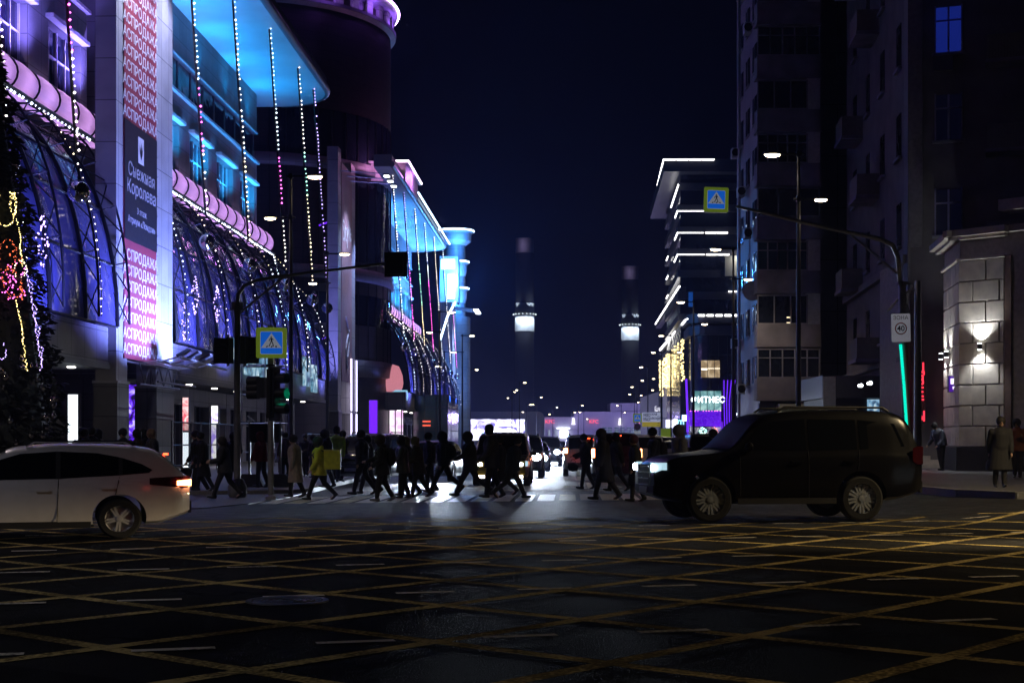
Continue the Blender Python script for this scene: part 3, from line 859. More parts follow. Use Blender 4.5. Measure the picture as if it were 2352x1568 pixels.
# ---- the dark round tower
tw = thing('round_tower', 'dark round tower clad in brown panels with a violet lit ring at its top', 'tower', (-30, 140, 0), 's')
cx_, cy_, R_ = -30, 140, 12.5
b = MB(); b.lathe([(R_, 0), (R_, 7.4)], (cx_, cy_), 96); b.lathe([(R_, 9.0), (R_, 12.2)], (cx_, cy_), 96); b.lathe([(R_, 15), (R_, 18)], (cx_, cy_), 96); b.lathe([(R_, 26.0), (R_, 27.2)], (cx_, cy_), 96); b.lathe([(R_, 31.5), (R_, 42)], (cx_, cy_), 96)
b.lathe([(R_-.3, 0), (R_-.3, 42)], (cx_, cy_), 96)
b.lathe([(R_, 18), (R_, 26)], (cx_, cy_), 96, radians(-115), radians(-48))
b.build('drum', M_BROWN, tw, smooth='all')
b = MB()
for z0, z1 in ((9.0, 12.2),):
    b.lathe([(R_+.02, 7.4), (R_+.35, 7.5), (R_+.35, 8.9), (R_+.02, 9.0)], (cx_, cy_), 96)
b.lathe([(R_+.02, 16.2), (R_+.3, 16.25), (R_+.3, 17.3), (R_+.02, 17.4)], (cx_, cy_), 96)
b.lathe([(R_+.02, 26.1), (R_+.3, 26.15), (R_+.3, 27.1), (R_+.02, 27.2)], (cx_, cy_), 96)
b.build('balcony_band', M_CLADD, tw, smooth='all')
for (z0, z1) in ((9.0, 12.2), (12.2, 16.2), (17.4, 26.1), (27.2, 31.5)):
    g_ = MB(); g_.lathe([(R_-.08, z0), (R_-.08, z1)], (cx_, cy_), 60, radians(-75), radians(15)); gw = g_.build('curved_window', M_WIN, tw)
    f_ = MB()
    for k in range(14):
        th = radians(-75+90*k/13); f_.tube([(cx_+(R_)*cos(th), cy_+R_*sin(th), z0), (cx_+R_*cos(th), cy_+R_*sin(th), z1)], .05, 4)
    f_.build('mullion', M_BLACK, gw)
# neon dashes seen on the glass
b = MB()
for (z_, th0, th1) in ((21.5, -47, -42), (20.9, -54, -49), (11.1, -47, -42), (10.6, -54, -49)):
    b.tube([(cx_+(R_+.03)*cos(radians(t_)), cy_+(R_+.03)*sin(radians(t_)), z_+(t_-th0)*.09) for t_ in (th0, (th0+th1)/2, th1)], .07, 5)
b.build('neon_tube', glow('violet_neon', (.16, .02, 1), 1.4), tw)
# overhanging ring
b = MB(); b.lathe([(R_, 40.5), (R_+.5, 40.8), (R_+.55, 41.1)], (cx_, cy_), 96); b.lathe([(R_-.1, 41.1), (R_-.1, 43.3), (0, 43.4)], (cx_, cy_), 96); b.build('parapet', M_CLADD, tw, smooth=True)
b = MB()
for k in range(40):
    th = 2*pi*k/40; b.cbox((cx_+(R_+.05)*cos(th), cy_+(R_+.05)*sin(th), 42.2), .5, .9, 2.2, Matrix.Rotation(th, 3, 'Z'))
b.build('pier', M_CLAD, tw)
b = MB(); b.lathe([(R_-.1, 42.2), (R_+.5, 42.6), (R_+.7, 43.1), (R_+.7, 43.4), (0, 43.5)], (cx_, cy_), 96); b.build('crown_ring', M_LEDGE, tw, smooth=True)
b = MB(); n = 80
for k in range(n):
    t0 = 2*pi*k/n; t1 = 2*pi*(k+.82)/n
    b.tube([(cx_+(R_+.8)*cos(t0), cy_+(R_+.8)*sin(t0), 43.2), (cx_+(R_+.8)*cos(t1), cy_+(R_+.8)*sin(t1), 43.2)], .12, 5)
b.build('led_ring', glow('lilac_led', (.75, .45, 1), 9), tw)
for k in range(8):
    th = radians(-130+26*k); light('POINT', S2W(cx_+(R_+1.3)*cos(th), cy_+(R_+1.3)*sin(th), 42.0), (.30, .10, 1), 150, shadow_soft_size=.3)

# pink perfume banner between the second pair
b2 = thing('banner', 'faded pink perfume banner with white script hung between two far pale pillars', 'banner', (-18.95, 122.3, 3), 's')
b = MB(); b.box(-19.02, -18.95, 119.6, 125.2, 6.5, 24.6); b.build('cloth', mat('pink_banner_cloth', (.42, .25, .27), .6, var=.25, scale=.35), b2)
b = MB(); t_ = text('Style', 2.6, WTX, basis((-18.93, 122.4, 19.2), (0, 1, .12), (0, -.12, 1)), None, None, .01); b.add(t_.v, t_.f); b.build('lettering', WTX, b2)
for sgn, z0 in ((-1, 9.5), (1, 10.5)):
    b = MB(); P = [(-18.92, 122.5+sgn*.9*sin(.5*i)*(.6+.1*i), z0-1.9+.42*i) for i in range(9)]; b.tube(P, .09, 5); b.build('ribbon_mark', WTX, b2)
ar = thing('lamp_gantry', 'three steel arms with small white floodlights over the pink banner', 'light fitting', (-17, 122, 23.5), 's')
for k, y0 in enumerate((119.6, 122, 124.4)):
    b = MB(); b.tube([(-19, y0, 23.9), (-15.3, y0, 23.6)], .05, 5); b.build('arm', M_STEEL, ar)
    b = MB(); b.cbox((-15.2, y0, 23.5), .5, .7, .14); hd = b.build('lamp_head', M_GREYP, ar)
    b = MB(); b.cbox((-15.2, y0, 23.4), .42, .6, .05); b.build('lens', glow('flood_lens', (1,)*3, 12), hd)
light('SPOT', S2W(-15.6, 122, 23.3), (.5, .6, 1), 5200, spot_size=radians(80), spot_blend=.9, shadow_soft_size=.3, aim=S2W(-19, 122, 12))
light('SPOT', S2W(-16.5, 128.5, 21), (.3, .42, 1), 5000, spot_size=radians(80), spot_blend=.9, shadow_soft_size=.3, aim=S2W(-19, 127, 12))
# glowing slots by the second pair
for k, yy in enumerate((124.6, 127.6)):
    for (z0, z1) in ((4.1, 8.6), (.6, 3.9)):
        b = MB(); b.box(-18.93, -18.86, yy-.18, yy+.18, z0, z1)
        b.build('light_column', glow('slot_light', (.78, .7, 1), 3.2), frame='s', label=('upper' if z0 > 4 else 'lower')+' lilac white light slot on the '+('near' if k == 0 else 'far')+' side of the far pillar pair', cat='wall light')

# white fin box on the mall roof, pink lit
rb = thing('roof_pavilion', 'pink lit box standing on the mall roof behind the blue canopy', 'roof structure', (-22, 142, 27), 's')
b = MB(); b.box(-19.2, -15.4, 135, 146, 25.8, 27.4); b.build('wall', M_LEDGE, rb)
b = MB(); b.box(-19.6, -15.1, 134.6, 146.5, 27.4, 27.6); b.build('roof', M_LEDGE, rb)
b = MB(); b.tube([(-16.5, 134.5, 27.55), (-15.05, 134.5, 27.55)], .08, 5); b.tube([(-15.05, 134.5, 27.55), (-15.05, 146.5, 27.55)], .08, 5); b.build('led_strip', glow('pink_white_led', (1, .7, .95), 7), rb)
light('POINT', S2W(-17.4, 133.6, 26.9), (1, .35, .9), 260, shadow_soft_size=.5)
light('POINT', S2W(-14.2, 140, 27.0), (.7, .25, 1), 520, shadow_soft_size=.5)
# LED line on the far canopy edge, dazzling screen at its end
b = MB(); b.tube([(-15.45, 147+i*4.8, 26.75) for i in range(9)], .09, 5)
b.build('led_strip', glow('blue_white_led', (.55, .75, 1), 8), frame='s', label='blue white LED line along the rim of the far canopy', cat='LED strip')
sg = thing('lit_sign', 'dazzling white blue sign box on the end wall of the far bay', 'sign', (-15.0, 184.4, 14), 's')
b = MB(); b.box(-16.6, -14.6, 184.0, 184.5, 19.2, 25.0); b.box(-14.6, -14.3, 184.0, 187.5, 19.2, 25.0); b.build('case', M_LEDGE, sg)
b = MB(); b.box(-15.6, -14.7, 183.9, 184.0, 19.6, 22.7); b.box(-16.4, -14.7, 183.9, 184.0, 23.4, 24.6); b.build('screen', glow('sign_face', (.35, .7, 1), 11, True), sg)
b = MB(); b.tube([(-14.6, 183.9, 19.2), (-15.6, 183.9, 17.4), (-16.6, 183.9, 14.2)], .12, 5); b.build('led_strip', glow('blue_white_led', (1,)*3, 8), sg)

# ---- end tower with three saucer rings
et = thing('round_tower', 'blue lit round corner tower with three glowing saucer rings far down the street', 'tower', (-16.2, 206, 0), 's')
c = (-16.5, 207)
b = MB(); b.lathe([(1.5, 0), (2.2, .1), (2.2, 19.2), (1.5, 19.3), (1.5, 30)], c, 40); b.build('shaft', M_CLADD, et, smooth=True)
for (z_, r1, nm) in ((23.2, 1.85, 'a'), (27.0, 1.85, 'b'), (31.4, 2.5, 'c')):
    b = MB(); b.lathe([(1.5, z_-2.0), (r1*.92, z_-1.4), (r1*.95, z_-.3), (r1*1.08, z_-.1), (r1*1.08, z_+.2), (0, z_+.4)], c, 48); rg = b.build('saucer', M_LEDGE, et, smooth=True)
    b = MB(); b.lathe([(r1*1.1, z_-.02), (r1*1.12, z_+.1), (r1*1.1, z_+.2)], c, 48); b.build('led_ring', glow('blue_white_led', (1,)*3, 8), rg)
    light('POINT', S2W(c[0]+1, c[1]-r1-1.2, z_-2.4), (.05, .28, 1), 1300, shadow_soft_size=.4)
pillar_pair(196, 197.6, 200.5, 202.2, a0=-17.8, a1=-16.0, ztop=20.5, which='farthest')
b4 = thing('banner', 'pale blue lit banner between the farthest pillars', 'banner', (-16, 199, 3), 's')
b = MB(); b.box(-16.02, -15.95, 197.6, 200.5, 6, 19); b.build('cloth', mat('pale_banner', (.5, .55, .6), .6, var=.2, scale=.4), b4)
ar = thing('lamp_gantry', 'row of small white floodlights on arms over the farthest banner', 'light fitting', (-14, 199, 20), 's')
for k in range(5):
    y0 = 196.5+1.3*k; b = MB(); b.tube([(-16, y0, 19.8), (-12.9, y0, 19.4)], .05, 5); b.build('arm', M_STEEL, ar)
    b = MB(); b.cbox((-12.8, y0, 19.3), .6, .9, .16); b.build('lamp_head', glow('flood_lens', (1,)*3, 12), ar)
light('SPOT', S2W(-13, 199, 19), (.45, .6, 1), 7000, spot_size=radians(90), spot_blend=.9, shadow_soft_size=.3, aim=S2W(-16.2, 199, 10))
light('SPOT', S2W(-12.5, 194, 3), (.05, .25, 1), 9000, spot_size=radians(90), spot_blend=.9, shadow_soft_size=.3, aim=S2W(-17, 204, 18))

# ---- ground floor things: lit showcases, screen, canopy shop, glass kiosk
def lightbox(a, b0, b1, z0, z1, gm, label, side=False, parts=()):
    t = thing('display_case', label, 'light box', (a, (b0+b1)/2, z0), 's')
    b = MB(); b.box(a-.25, a-.02, b0-.06, b1+.06, z0-.06, z1+.06); b.build('case', M_GREYP, t)
    b = MB(); b.box(a-.02, a, b0, b1, z0, z1); b.build('face', gm, t)
    return t
SCR = mat('violet_screen', (.02, .02, .02), .3, var=0, emit=(.2, .05, 1), es=1.0)
def screen_mat(name, c0, c1, c2, scale, s):
    m = mat(name, (.01, .01, .01), .3, var=0, emit=(1, 1, 1), es=s, sample=True)
    nt = m.node_tree; N = nt.nodes; L = nt.links; p = N['Principled BSDF']
    tc = N.new('ShaderNodeTexCoord'); nz = N.new('ShaderNodeTexNoise'); nz.inputs['Scale'].default_value = scale; nz.inputs['Detail'].default_value = 6; nz.inputs['Distortion'].default_value = 1.5
    L.new(tc.outputs['Object'], nz.inputs['Vector']); cr = N.new('ShaderNodeValToRGB'); L.new(nz.outputs['Fac'], cr.inputs[0])
    e = cr.color_ramp.elements; e[0].position = .38; e[0].color = (*c0, 1); e[1].position = .68; e[1].color = (*c2, 1); q = e.new(.52); q.color = (*c1, 1)
    L.new(cr.outputs[0], p.inputs['Emission Color']); return m
# screens: camera-facing panels standing across the street direction
def facing(name, label, cat, a0, a1, b_, z0, z1, gm, depth=.3):
    t = thing(name, label, cat, ((a0+a1)/2, b_, z0), 's')
    b = MB(); b.box(a0-.06, a1+.06, b_+.02, b_+depth, z0-.06, z1+.06); b.build('case', M_GREYP, t)
    b = MB(); b.box(a0, a1, b_, b_+.02, z0, z1); b.build('screen', gm, t); return t
facing('display_screen', 'violet screen showing snowflakes and a dancer between the feet of the pale pillars', 'screen', -20.8, -19.9, 66.9, .1, 4.1, screen_mat('violet_screen_picture', (.01, .005, .05), (.12, .02, .85), (.9, .8, 1), 1.6, 1.3))
facing('display_case', 'blank white light box on the shop wall just right of the dark fir', 'light box', -20.87, -20.47, 59.5, .1, 3.4, glow('white_box', (.82, .92, 1), 2.2, True))
facing('display_case', 'narrow light box red above and white below at the edge of the pale pillar', 'light box', -19.0, -18.72, 70.4, 2.0, 3.6, screen_mat('red_white_picture', (.8, .1, .15), (1, .6, .6), (1, 1, 1), 2, 1.3))
facing('display_case', 'narrow white light box under the red one at the edge of the pale pillar', 'light box', -19.0, -18.72, 70.4, .1, 1.9, glow('white_box', (1,)*3, 2.2, True))
facing('display_case', 'striped white light box in the shop front behind the traffic light pole', 'light box', -19.6, -19.25, 78.5, .4, 3.4, screen_mat('striped_picture', (.35, .25, .9), (1, 1, 1), (1, 1, 1), 1.1, 1.6))
facing('display_case', 'solid violet light panel on the foot of the brown round tower', 'light box', -17.8, -17.1, 127.9, 2.2, 5.1, glow('violet_panel', (.16, .01, 1), 1.3))
# shop entrance glowing pink under a round awning at the start of the far bay
sh = thing('shop_entrance', 'glowing shop entrance with pink vaulted hood and pale blue awning beyond the brown tower', 'shop front', (-18, 138, 0), 's')
b = MB(); b.box(-18.6, -16.2, 139.6, 139.9, .1, 5.2); b.build('doorway', screen_mat('shop_interior', (.9, .5, .9), (1, .85, 1), (1, 1, 1), .7, 1.4), sh)
b = MB(); b.lathe([(1.0, 0), (1.05, .5), (1.0, 1.0)], n=20, a0=pi, a1=2*pi); b.xform(Matrix.Translation((-17.6, 139.3, 5.4)) @ Matrix.Diagonal((1.9, .8, 1, 1))); b.build('awning', glow('awning_blue', (.35, .75, 1), .8), sh, smooth=True)
b = MB(); b.tube([(-17.9+1.3*sin(t_*.12), 139.5, 6.4+t_*.3) for t_ in range(9)], [1.2, 1.35, 1.4, 1.4, 1.3, 1.1, .9, .6, .3], 14); b.build('hood', glow('hood_pink', (1, .35, .45), .6), sh, smooth='all')
b = MB()
for x_ in (-18.3, -17.5, -16.9, -16.3): b.box(x_-.05, x_+.05, 139.45, 139.55, .1, 5.2)
b.build('door_frame', M_BLACK, sh)
kb = thing('glass_kiosk', 'dark green glass entrance box on the pavement of the far bay', 'kiosk', (-14.8, 148, 0), 's')
b = MB(); b.box(-15.9, -12.4, 146, 160, .1, 6.2); b.build('glass', glass_mat('green_glass', (.01, .035, .045), .1, .1), kb)
b = MB()
for i in range(6):
    z_ = .2+1.18*i; b.box(-15.95, -12.35, 145.93, 146, z_, z_+.05); b.box(-12.4, -12.33, 146, 160, z_, z_+.05)
for i in range(4): b.box(-15.9+i*1.16, -15.84+i*1.16, 145.92, 146, .1, 6.2)
b.build('frame', M_BLACK, kb)
b = MB()
for k, (xx, zz) in enumerate(((-14.9, 3.4), (-14.9, 3.0))): b.box(xx, xx+.8, 145.85, 145.9, zz, zz+.16)
b.build('red_display', glow('red_display', (1, .12, .06), 1.2), kb)

# violet glitter ornaments behind the vault glass, bright shop windows at its foot
for (xd, yd, lb_) in ((448, 678, 'upper middle'), (499, 697, 'right'), (424, 736, 'lower'), (98, 553, 'lone left')):
    bb = bx(xd, -18.6); zc_ = sz(yd, -18.6, bb); b = MB()
    for k in range(46):
        th = random.uniform(0, 2*pi); hh = random.uniform(-.95, .95); r_ = .36*(1-abs(hh)/1.05)
        b.octa((-18.6+r_*cos(th)*.4, bb+r_*sin(th)*1.6, zc_+hh), .035)
    w_ = MB(); w_.tube([(-18.6, bb, zc_+1.2), (-18.6, bb, zc_-1)], .02, 5)
    o_ = w_.build('light_ornament', M_CABLE, frame='s', org=(-18.6, bb, zc_), label=f'{lb_} violet glittering diamond ornament hanging before the glass vault', cat='light ornament')
    b.build('bulb_cluster', G_VIO, o_, kind='stuff')
mb_ = [o for o in bpy.data.objects if o.get('label', '').startswith('cyan lit bay')][0]
SHOPG = screen_mat('vault_shop_glow', (.02, .05, .10), (.15, .35, .5), (.75, .95, 1), .8, .9)
for (x0_, x1_, y0_, y1_) in ((536, 556, 778, 826), (566, 594, 788, 862), (600, 616, 800, 868), (700, 712, 820, 886), (718, 728, 838, 900)):
    q0 = bx(x0_, -18.75); q1 = bx(x1_, -18.75); za = sz(y1_, -18.75, (q0+q1)/2); zb_ = sz(y0_, -18.75, (q0+q1)/2)
    b = MB(); b.box(-18.9, -18.72, q0, q1, za, zb_); b.build('lit_window', SHOPG, mb_)

light('SPOT', S2W(-19.4, 55.6, 5.2), (.26, .20, 1), 5200, spot_size=radians(70), spot_blend=1, shadow_soft_size=.2, aim=S2W(-19.7, 60.0, 15))
light('SPOT', S2W(-19.7, 58.9, 7.0), (.5, .58, 1), 130, spot_size=radians(110), spot_blend=1, shadow_soft_size=.1, aim=S2W(-19.7, 60.0, 7.8))
light('SPOT', S2W(-17.6, 61.3, 23.4), (.8, .84, 1), 1500, spot_size=radians(70), spot_blend=1, shadow_soft_size=.1, aim=S2W(-19.0, 60.9, 18))
light('SPOT', S2W(-19.0, 114.5, 4), (.25, .25, 1), 6000, spot_size=radians(70), spot_blend=1, shadow_soft_size=.2, aim=S2W(-19.4, 118, 14))
light('POINT', S2W(-13.4, 182.6, 22), (.05, .30, 1), 9000, shadow_soft_size=.5)
# ================================================================== right side of the street
M_CONC = panel_mat('concrete_panels', (0.19, 0.175, 0.21), 3.6, 3.0, joint=.45, seam=.03)
M_CONC2 = mat('grey_render', (0.19, 0.175, 0.21), .8, var=.25, scale=1.2, bump=.15)
M_PLAS = mat('old_plaster', (0.11, 0.095, 0.095), .85, var=.3, scale=.9, bump=.2)
M_STONE = mat('dressed_stone', (0.42, 0.36, 0.31), .75, var=.18, scale=2.5, bump=.35, bscale=90)
M_WFR = mat('white_window_frame', (.22, .21, .25), .5)
M_RIB = mat('ribbed_balcony', (.16, .145, .13), .7)

# ---- apartment tower with a stack of glazed loggias
ap = thing('apartment_tower', 'tall pale apartment tower with a stack of glazed loggias behind the twin street lamp', 'apartment building', (15.5, 84, 0), 'w')
dv = Vector((SN, CT))                      # street direction
x0, x1, y0 = 13.7, 17.25, 81.0
b = MB()
P = [(x0+.3, y0+.9), (x1, y0+.9), (x1, y0+3.2), (24, y0+3.2), (24.6, y0+12.5), (x0+.3+.5, y0+12.5)]
b.prism(P, .3, 48); b.build('core_wall', M_CONC, ap)
for k in range(15):
    zf = 3.85+3.0*k
    b = MB(); b.box(x0, x1, y0, y0+1.0, zf, zf+1.15); b.box(x0-.04, x1+.04, y0-.04, y0+1.0, zf-.12, zf); b.build('loggia_parapet', M_CONC2, ap)
    gl = MB(); gl.box(x0+.06, x1-.75 if k % 3 else x1-.06, y0+.08, y0+.12, zf+1.15, zf+2.8); g_ = gl.build('loggia_window', M_WIN if k not in (2,) else glass_mat('teal_glass', (.02, .05, .07), .15, .1), ap)
    b = MB(); n = 3 if k % 2 else 5; xe = x1-.75 if k % 3 else x1-.06
    for i in range(n+1):
        xx = x0+.04+(xe-x0-.04)*i/n; b.box(xx-.035, xx+.035, y0+.01, y0+.08, zf+1.15, zf+2.8)
    b.box(x0+.04, xe, y0+.02, y0+.075, zf+2.72, zf+2.8); b.box(x0+.04, xe, y0+.02, y0+.075, zf+1.15, zf+1.22)
    if k % 2 == 0: b.box(x0+.04, xe, y0+.02, y0+.075, zf+2.25, zf+2.3)
    b.build('frame', M_WFR, g_)
    if k % 3:
        b = MB(); b.box(x1-.75, x1-.02, y0+.03, y0+.9, zf+1.15, zf+2.88); b.build('side_panel', M_LEDGE, ap)
    # windows along the street side
    for i in range(3):
        yy = y0+2.2+3.3*i; xw = x0+.3+(yy-y0-.9)*.0431
        b = MB(); b.box(xw-.03, xw+.2, yy, yy+1.4, zf+.95, zf+2.5); w_ = b.build('window', M_WIN, ap)
        b = MB(); b.box(xw-.08, xw-.03, yy-.08, yy+1.48, zf+.85, zf+.95); b.box(xw-.06, xw-.03, yy+.65, yy+.73, zf+.95, zf+2.5); b.build('frame', M_WFR, w_)
        if (k*3+i) % 4 == 1:
            b = MB(); b.box(xw-.45, xw-.05, yy+1.55, yy+2.35, zf+.5, zf+1.1); au = b.build('air_conditioner', mat('ac_white', (.5, .5, .48), .5), ap)
            b = MB(); b.lathe([(0, 0), (.22, 0), (.24, .02), (.2, .03)], n=16); b.xform(Matrix.Translation((xw-.25, yy+1.54, zf+.8)) @ Matrix.Rotation(pi/2, 4, 'X')); b.build('fan_grille', M_BLACK, au)
b = MB(); b.tube([(x0+.15, y0+7.4, .4), (x0+.15, y0+7.4, 48)], .09, 6); b.build('drainpipe', M_STEEL, ap)
b = MB(); b.box(14.9, 16.5, y0-.1, y0+.9, .35, 3.55); b.build('entrance_panel', mat('cream_panel', (.55, .54, .48), .6), ap)
b = MB(); b.box(x0+.2, 14.85, y0+.5, y0+.9, .3, 3.6); b.box(16.55, 21, y0+.6, y0+3.1, .3, 3.6); b.build('ground_wall', M_CONC2, ap)
for (zz, nm) in ((12.1, 'dish'),):
    b = MB(); b.lathe([(0, .18), (.3, .14), (.55, 0), (.57, 0)], n=24); b.xform(Matrix.Translation((13.65, 82.3, 10.0)) @ Matrix.Rotation(radians(100), 4, 'X') @ Matrix.Rotation(radians(-20), 4, 'Y'))
    b.build('satellite_dish', mat('dish_grey', (.12, .12, .14), .5), ap, smooth=True)
# lit lamp reflected/indoors in second loggia
b = MB(); b.box(15.35, 15.6, y0+.02, y0+.05, 8.35, 8.41); b.box(15.35, 15.6, y0+.02, y0+.05, 8.05, 8.11); b.build('indoor_lamp', glow('warm_dot', (1, .8, .5), 1.6), ap)

# ---- old dark building: plastered upper floors above a rusticated corner pavilion
ob = thing('old_building', 'dark plastered old building with balconies above the stone corner', 'building', (17.0, 62, 0), 'w')
C0 = Vector((16.75, 61.0)); dr = Vector((.94, -.34)).normalized(); ds = Vector((.09, 1)).normalized()
Pq = [C0, C0+dr*26, C0+dr*26+Vector((9, 26)), C0+ds*19+Vector((12, 4)), C0+ds*19]
b = MB(); b.prism([(p.x, p.y) for p in Pq], .3, 42); b.build('wall', M_PLAS, ob)
b = MB()
for k in range(8):
    z_ = 1.2+k*.82*6
# corner quoins: pilaster strip wrapping the corner
b = MB(); q0 = C0+dr*-.06
nrm = Vector((-dr.y, dr.x))*-1
def on_r(t, z, o=0.0):    # point on right face, o = outwards
    n = Vector((-.34, -.94)).normalized(); p = C0+dr*t+n*o; return (p.x, p.y, z)
def on_s(t, z, o=0.0):
    n = Vector((-1, .09)).normalized(); p = C0+ds*t+n*o; return (p.x, p.y, z)
def face_box(fn, t0, t1, z0, z1, o0, o1):
    vs = [fn(t, z, o) for z in (z0, z1) for o in (o0, o1) for t in (t0, t1)]
    return MB().add(vs, [(0, 2, 3, 1), (4, 5, 7, 6), (0, 1, 5, 4), (2, 6, 7, 3), (0, 4, 6, 2), (1, 3, 7, 5)])
def join(bs):
    r = MB()
    for q in bs: r.add(q.v, q.f)
    return r
join([face_box(on_r, -.05, .5, 9.6, 42, .0, .12), face_box(on_s, -.05, .9, .3, 42, .0, .1), face_box(on_s, .3, 18.9, 9.0, 9.35, .0, .25), face_box(on_s, .3, 18.9, 4.9, 5.1, .0, .2)]).build('quoin', mat('pale_plaster', (.14, .125, .125), .8, var=.2), ob)
BLUEW = glow('blue_window', (.02, .05, .6), .24)
DIMB = glow('dim_blue_window', (.012, .02, .20), .018)
for r_, zc_ in enumerate((11.0, 14.95, 18.6, 22.6, 26.5)):
    for c_, tc_ in enumerate((1.55, 5.1, 8.6)):
        hh = .95; ww = .5
        lit = (c_ == 0 and r_ == 2); dim = (c_ == 0 and r_ in (0, 1))
        gm = BLUEW if lit else DIMB if dim else M_WIN
        w_ = face_box(on_r, tc_-ww, tc_+ww, zc_-hh, zc_+hh, -.02, .03).build('window', gm, ob)
        fr = [face_box(on_r, tc_-.04, tc_+.04, zc_-hh, zc_+hh, .03, .07), face_box(on_r, tc_-ww, tc_+ww, zc_+.35, zc_+.42, .03, .07)]
        for (q0, q1) in ((tc_-ww-.06, tc_-ww), (tc_+ww, tc_+ww+.06)): fr.append(face_box(on_r, q0, q1, zc_-hh, zc_+hh+.06, .0, .09))
        join(fr).build('frame', mat('violet_frame', (.20, .19, .3), .6) , w_)
        face_box(on_r, tc_-ww-.15, tc_+ww+.15, zc_-hh-.12, zc_-hh, .0, .14).build('sill', M_CONC2, w_)
    if r_ in (2,):
        au = face_box(on_r, .95, 1.75, zc_-1.75, zc_-1.15, .1, .42).build('air_conditioner', mat('ac_dark', (.05, .05, .055), .6), ob)
    for tb in (3.1, 6.8):
        par = [face_box(on_r, tb+.115*i, tb+.115*i+.1, zc_-1.6+(.0), zc_-.62, .95, 1.0) for i in range(22)]
        bl = join(par).build('balcony', M_RIB, ob)
        face_box(on_r, tb-.05, tb+2.6, zc_-1.75, zc_-1.6, .0, 1.05).build('slab', M_CONC2, bl)
        face_box(on_r, tb-.02, tb+2.56, zc_-.62, zc_-.56, .93, 1.02).build('handrail', M_GREYP, bl)
for r_ in range(8):
    zc_ = 7.0+3.9*r_
    for c_ in range(4):
        tc_ = 2.6+4.4*c_
        w_ = face_box(on_s, tc_-.55, tc_+.55, zc_-.95, zc_+.95, -.02, .03).build('window', M_WIN, ob)
        face_box(on_s, tc_-.7, tc_+.7, zc_-1.08, zc_-.95, .0, .16).build('sill', M_CONC2, w_)
    for c_ in (0, 1):
        if (r_+c_) % 2: continue
        tb = 8.0+5.2*c_
        par = [face_box(on_s, tb+.2*i, tb+.2*i+.17, zc_-1.6, zc_-.6, 1.0, 1.05) for i in range(12)]
        par.append(face_box(on_s, tb, tb+.05, zc_-1.6, zc_-.6, 0, 1.0))
        bl = join(par).build('balcony', M_RIB, ob); face_box(on_s, tb-.05, tb+2.5, zc_-1.78, zc_-1.6, .0, 1.1).build('slab', M_CONC2, bl)
light('POINT', tuple(Vector(on_r(1.5, 18.9, .8))), (.05, .08, 1), 1.5, shadow_soft_size=.2)
# big lit shop window low on the street side
w_ = face_box(on_s, 2.6, 4.5, 4.2, 7.6, .1, .16).build('shop_window', mat('curtain_window', (.02,)*3, .4, var=0, emit=(.10, .22, .85), es=.42, sample=True), ob)
join([face_box(on_s, 2.5+.48*i, 2.56+.48*i, 4.2, 7.6, .16, .2) for i in range(5)]).build('frame', M_GREYP, w_)
for k, t_ in enumerate((2.2, 4.9)):
    b = MB(); b.sphere(on_s(t_, 4.0, 1.3), .09, 8, 6); b.sphere(on_s(t_+.3, 4.0, 1.35), .07, 8, 6); b.build('window_lamp', glow('cold_dot', (.85, .92, 1), 6), ob)

# stone pavilion at the corner
pv = thing('stone_pavilion', 'rusticated stone corner pavilion with heavy cornice, lit by wall lamps', 'building', (18.5, 56, 0), 'w')
C = Vector((16.9, 54.7)); e1 = Vector((.72, -.69)).normalized(); e2 = Vector((.14, 1)).normalized()
D = C+e2*3.7
n1 = Vector((e1.y, -e1.x)); n2 = Vector((-e2.y, e2.x))
if n1.y > 0: n1 = -n1
if n2.x > 0: n2 = -n2
poly = [Vector((16.75, 61.45)), Vector((16.75, 66)), Vector((30, 66)), C+e1*9+Vector((8, 5)), C+e1*9, C+e1*1.74, C, D+Vector((0, 0)), D+Vector((.4, .2)), Vector((18.2, 61.45))]
poly = [(p.x, p.y) for p in poly]
b = MB(); b.prism(poly, .3, 9.2); b.build('core', mat('core_stone', (.30, .27, .245), .9, var=.15), pv)  # body stone, slightly darker than the blocks in front
def face(Cp, e, n):
    def f(t, z, o=0.0):
        p = Cp+e*t+n*o; return (p.x, p.y, z)
    return f
f1 = face(C, e1, n1); f2 = face(C, e2, n2)
def blocks(fn, L_, row0, rows, rh, bw, off, o=.045, gap=.016, chamf=.0):
    bs = []
    for r_ in range(rows):
        z0 = row0+r_*rh; t = -bw*(.5 if (r_+off) % 2 else 0.0)
        while t < L_-.01:
            a = max(0, t); c = min(L_, t+bw)
            if c-a > .06:
                q = []
                for (tt0, tt1, zz0, zz1, oo) in ((a+(gap if a > 0 else -o*.0), c-(gap if c < L_ else 0), z0+gap, z0+rh-gap, o),):
                    g2 = gap+.018
                    vs = [fn(a+gap*(a > 0), z0+gap, 0), fn(c-gap*(c < L_), z0+gap, 0), fn(c-gap*(c < L_), z0+rh-gap, 0), fn(a+gap*(a > 0), z0+rh-gap, 0),
                          fn(a+g2*(a > 0)-o*.45*(a == 0), z0+g2, o), fn(c-g2*(c < L_), z0+g2, o), fn(c-g2*(c < L_), z0+rh-g2, o), fn(a+g2*(a > 0)-o*.45*(a == 0), z0+rh-g2, o)]
                    q = MB().add(vs, [(4, 5, 6, 7), (0, 1, 5, 4), (1, 2, 6, 5), (2, 3, 7, 6), (3, 0, 4, 7)])
                bs.append(q)
            t += bw
    return bs
row0 = 1.25; rh = .775
join(blocks(f1, 1.74, row0, 9, rh, 1.05, 0)+blocks(f2, 3.7, row0, 9, rh, 1.35, 1)).build('rusticated_block', M_STONE, pv, kind='stuff')
f3 = face(C+e1*1.74, e1, n1)
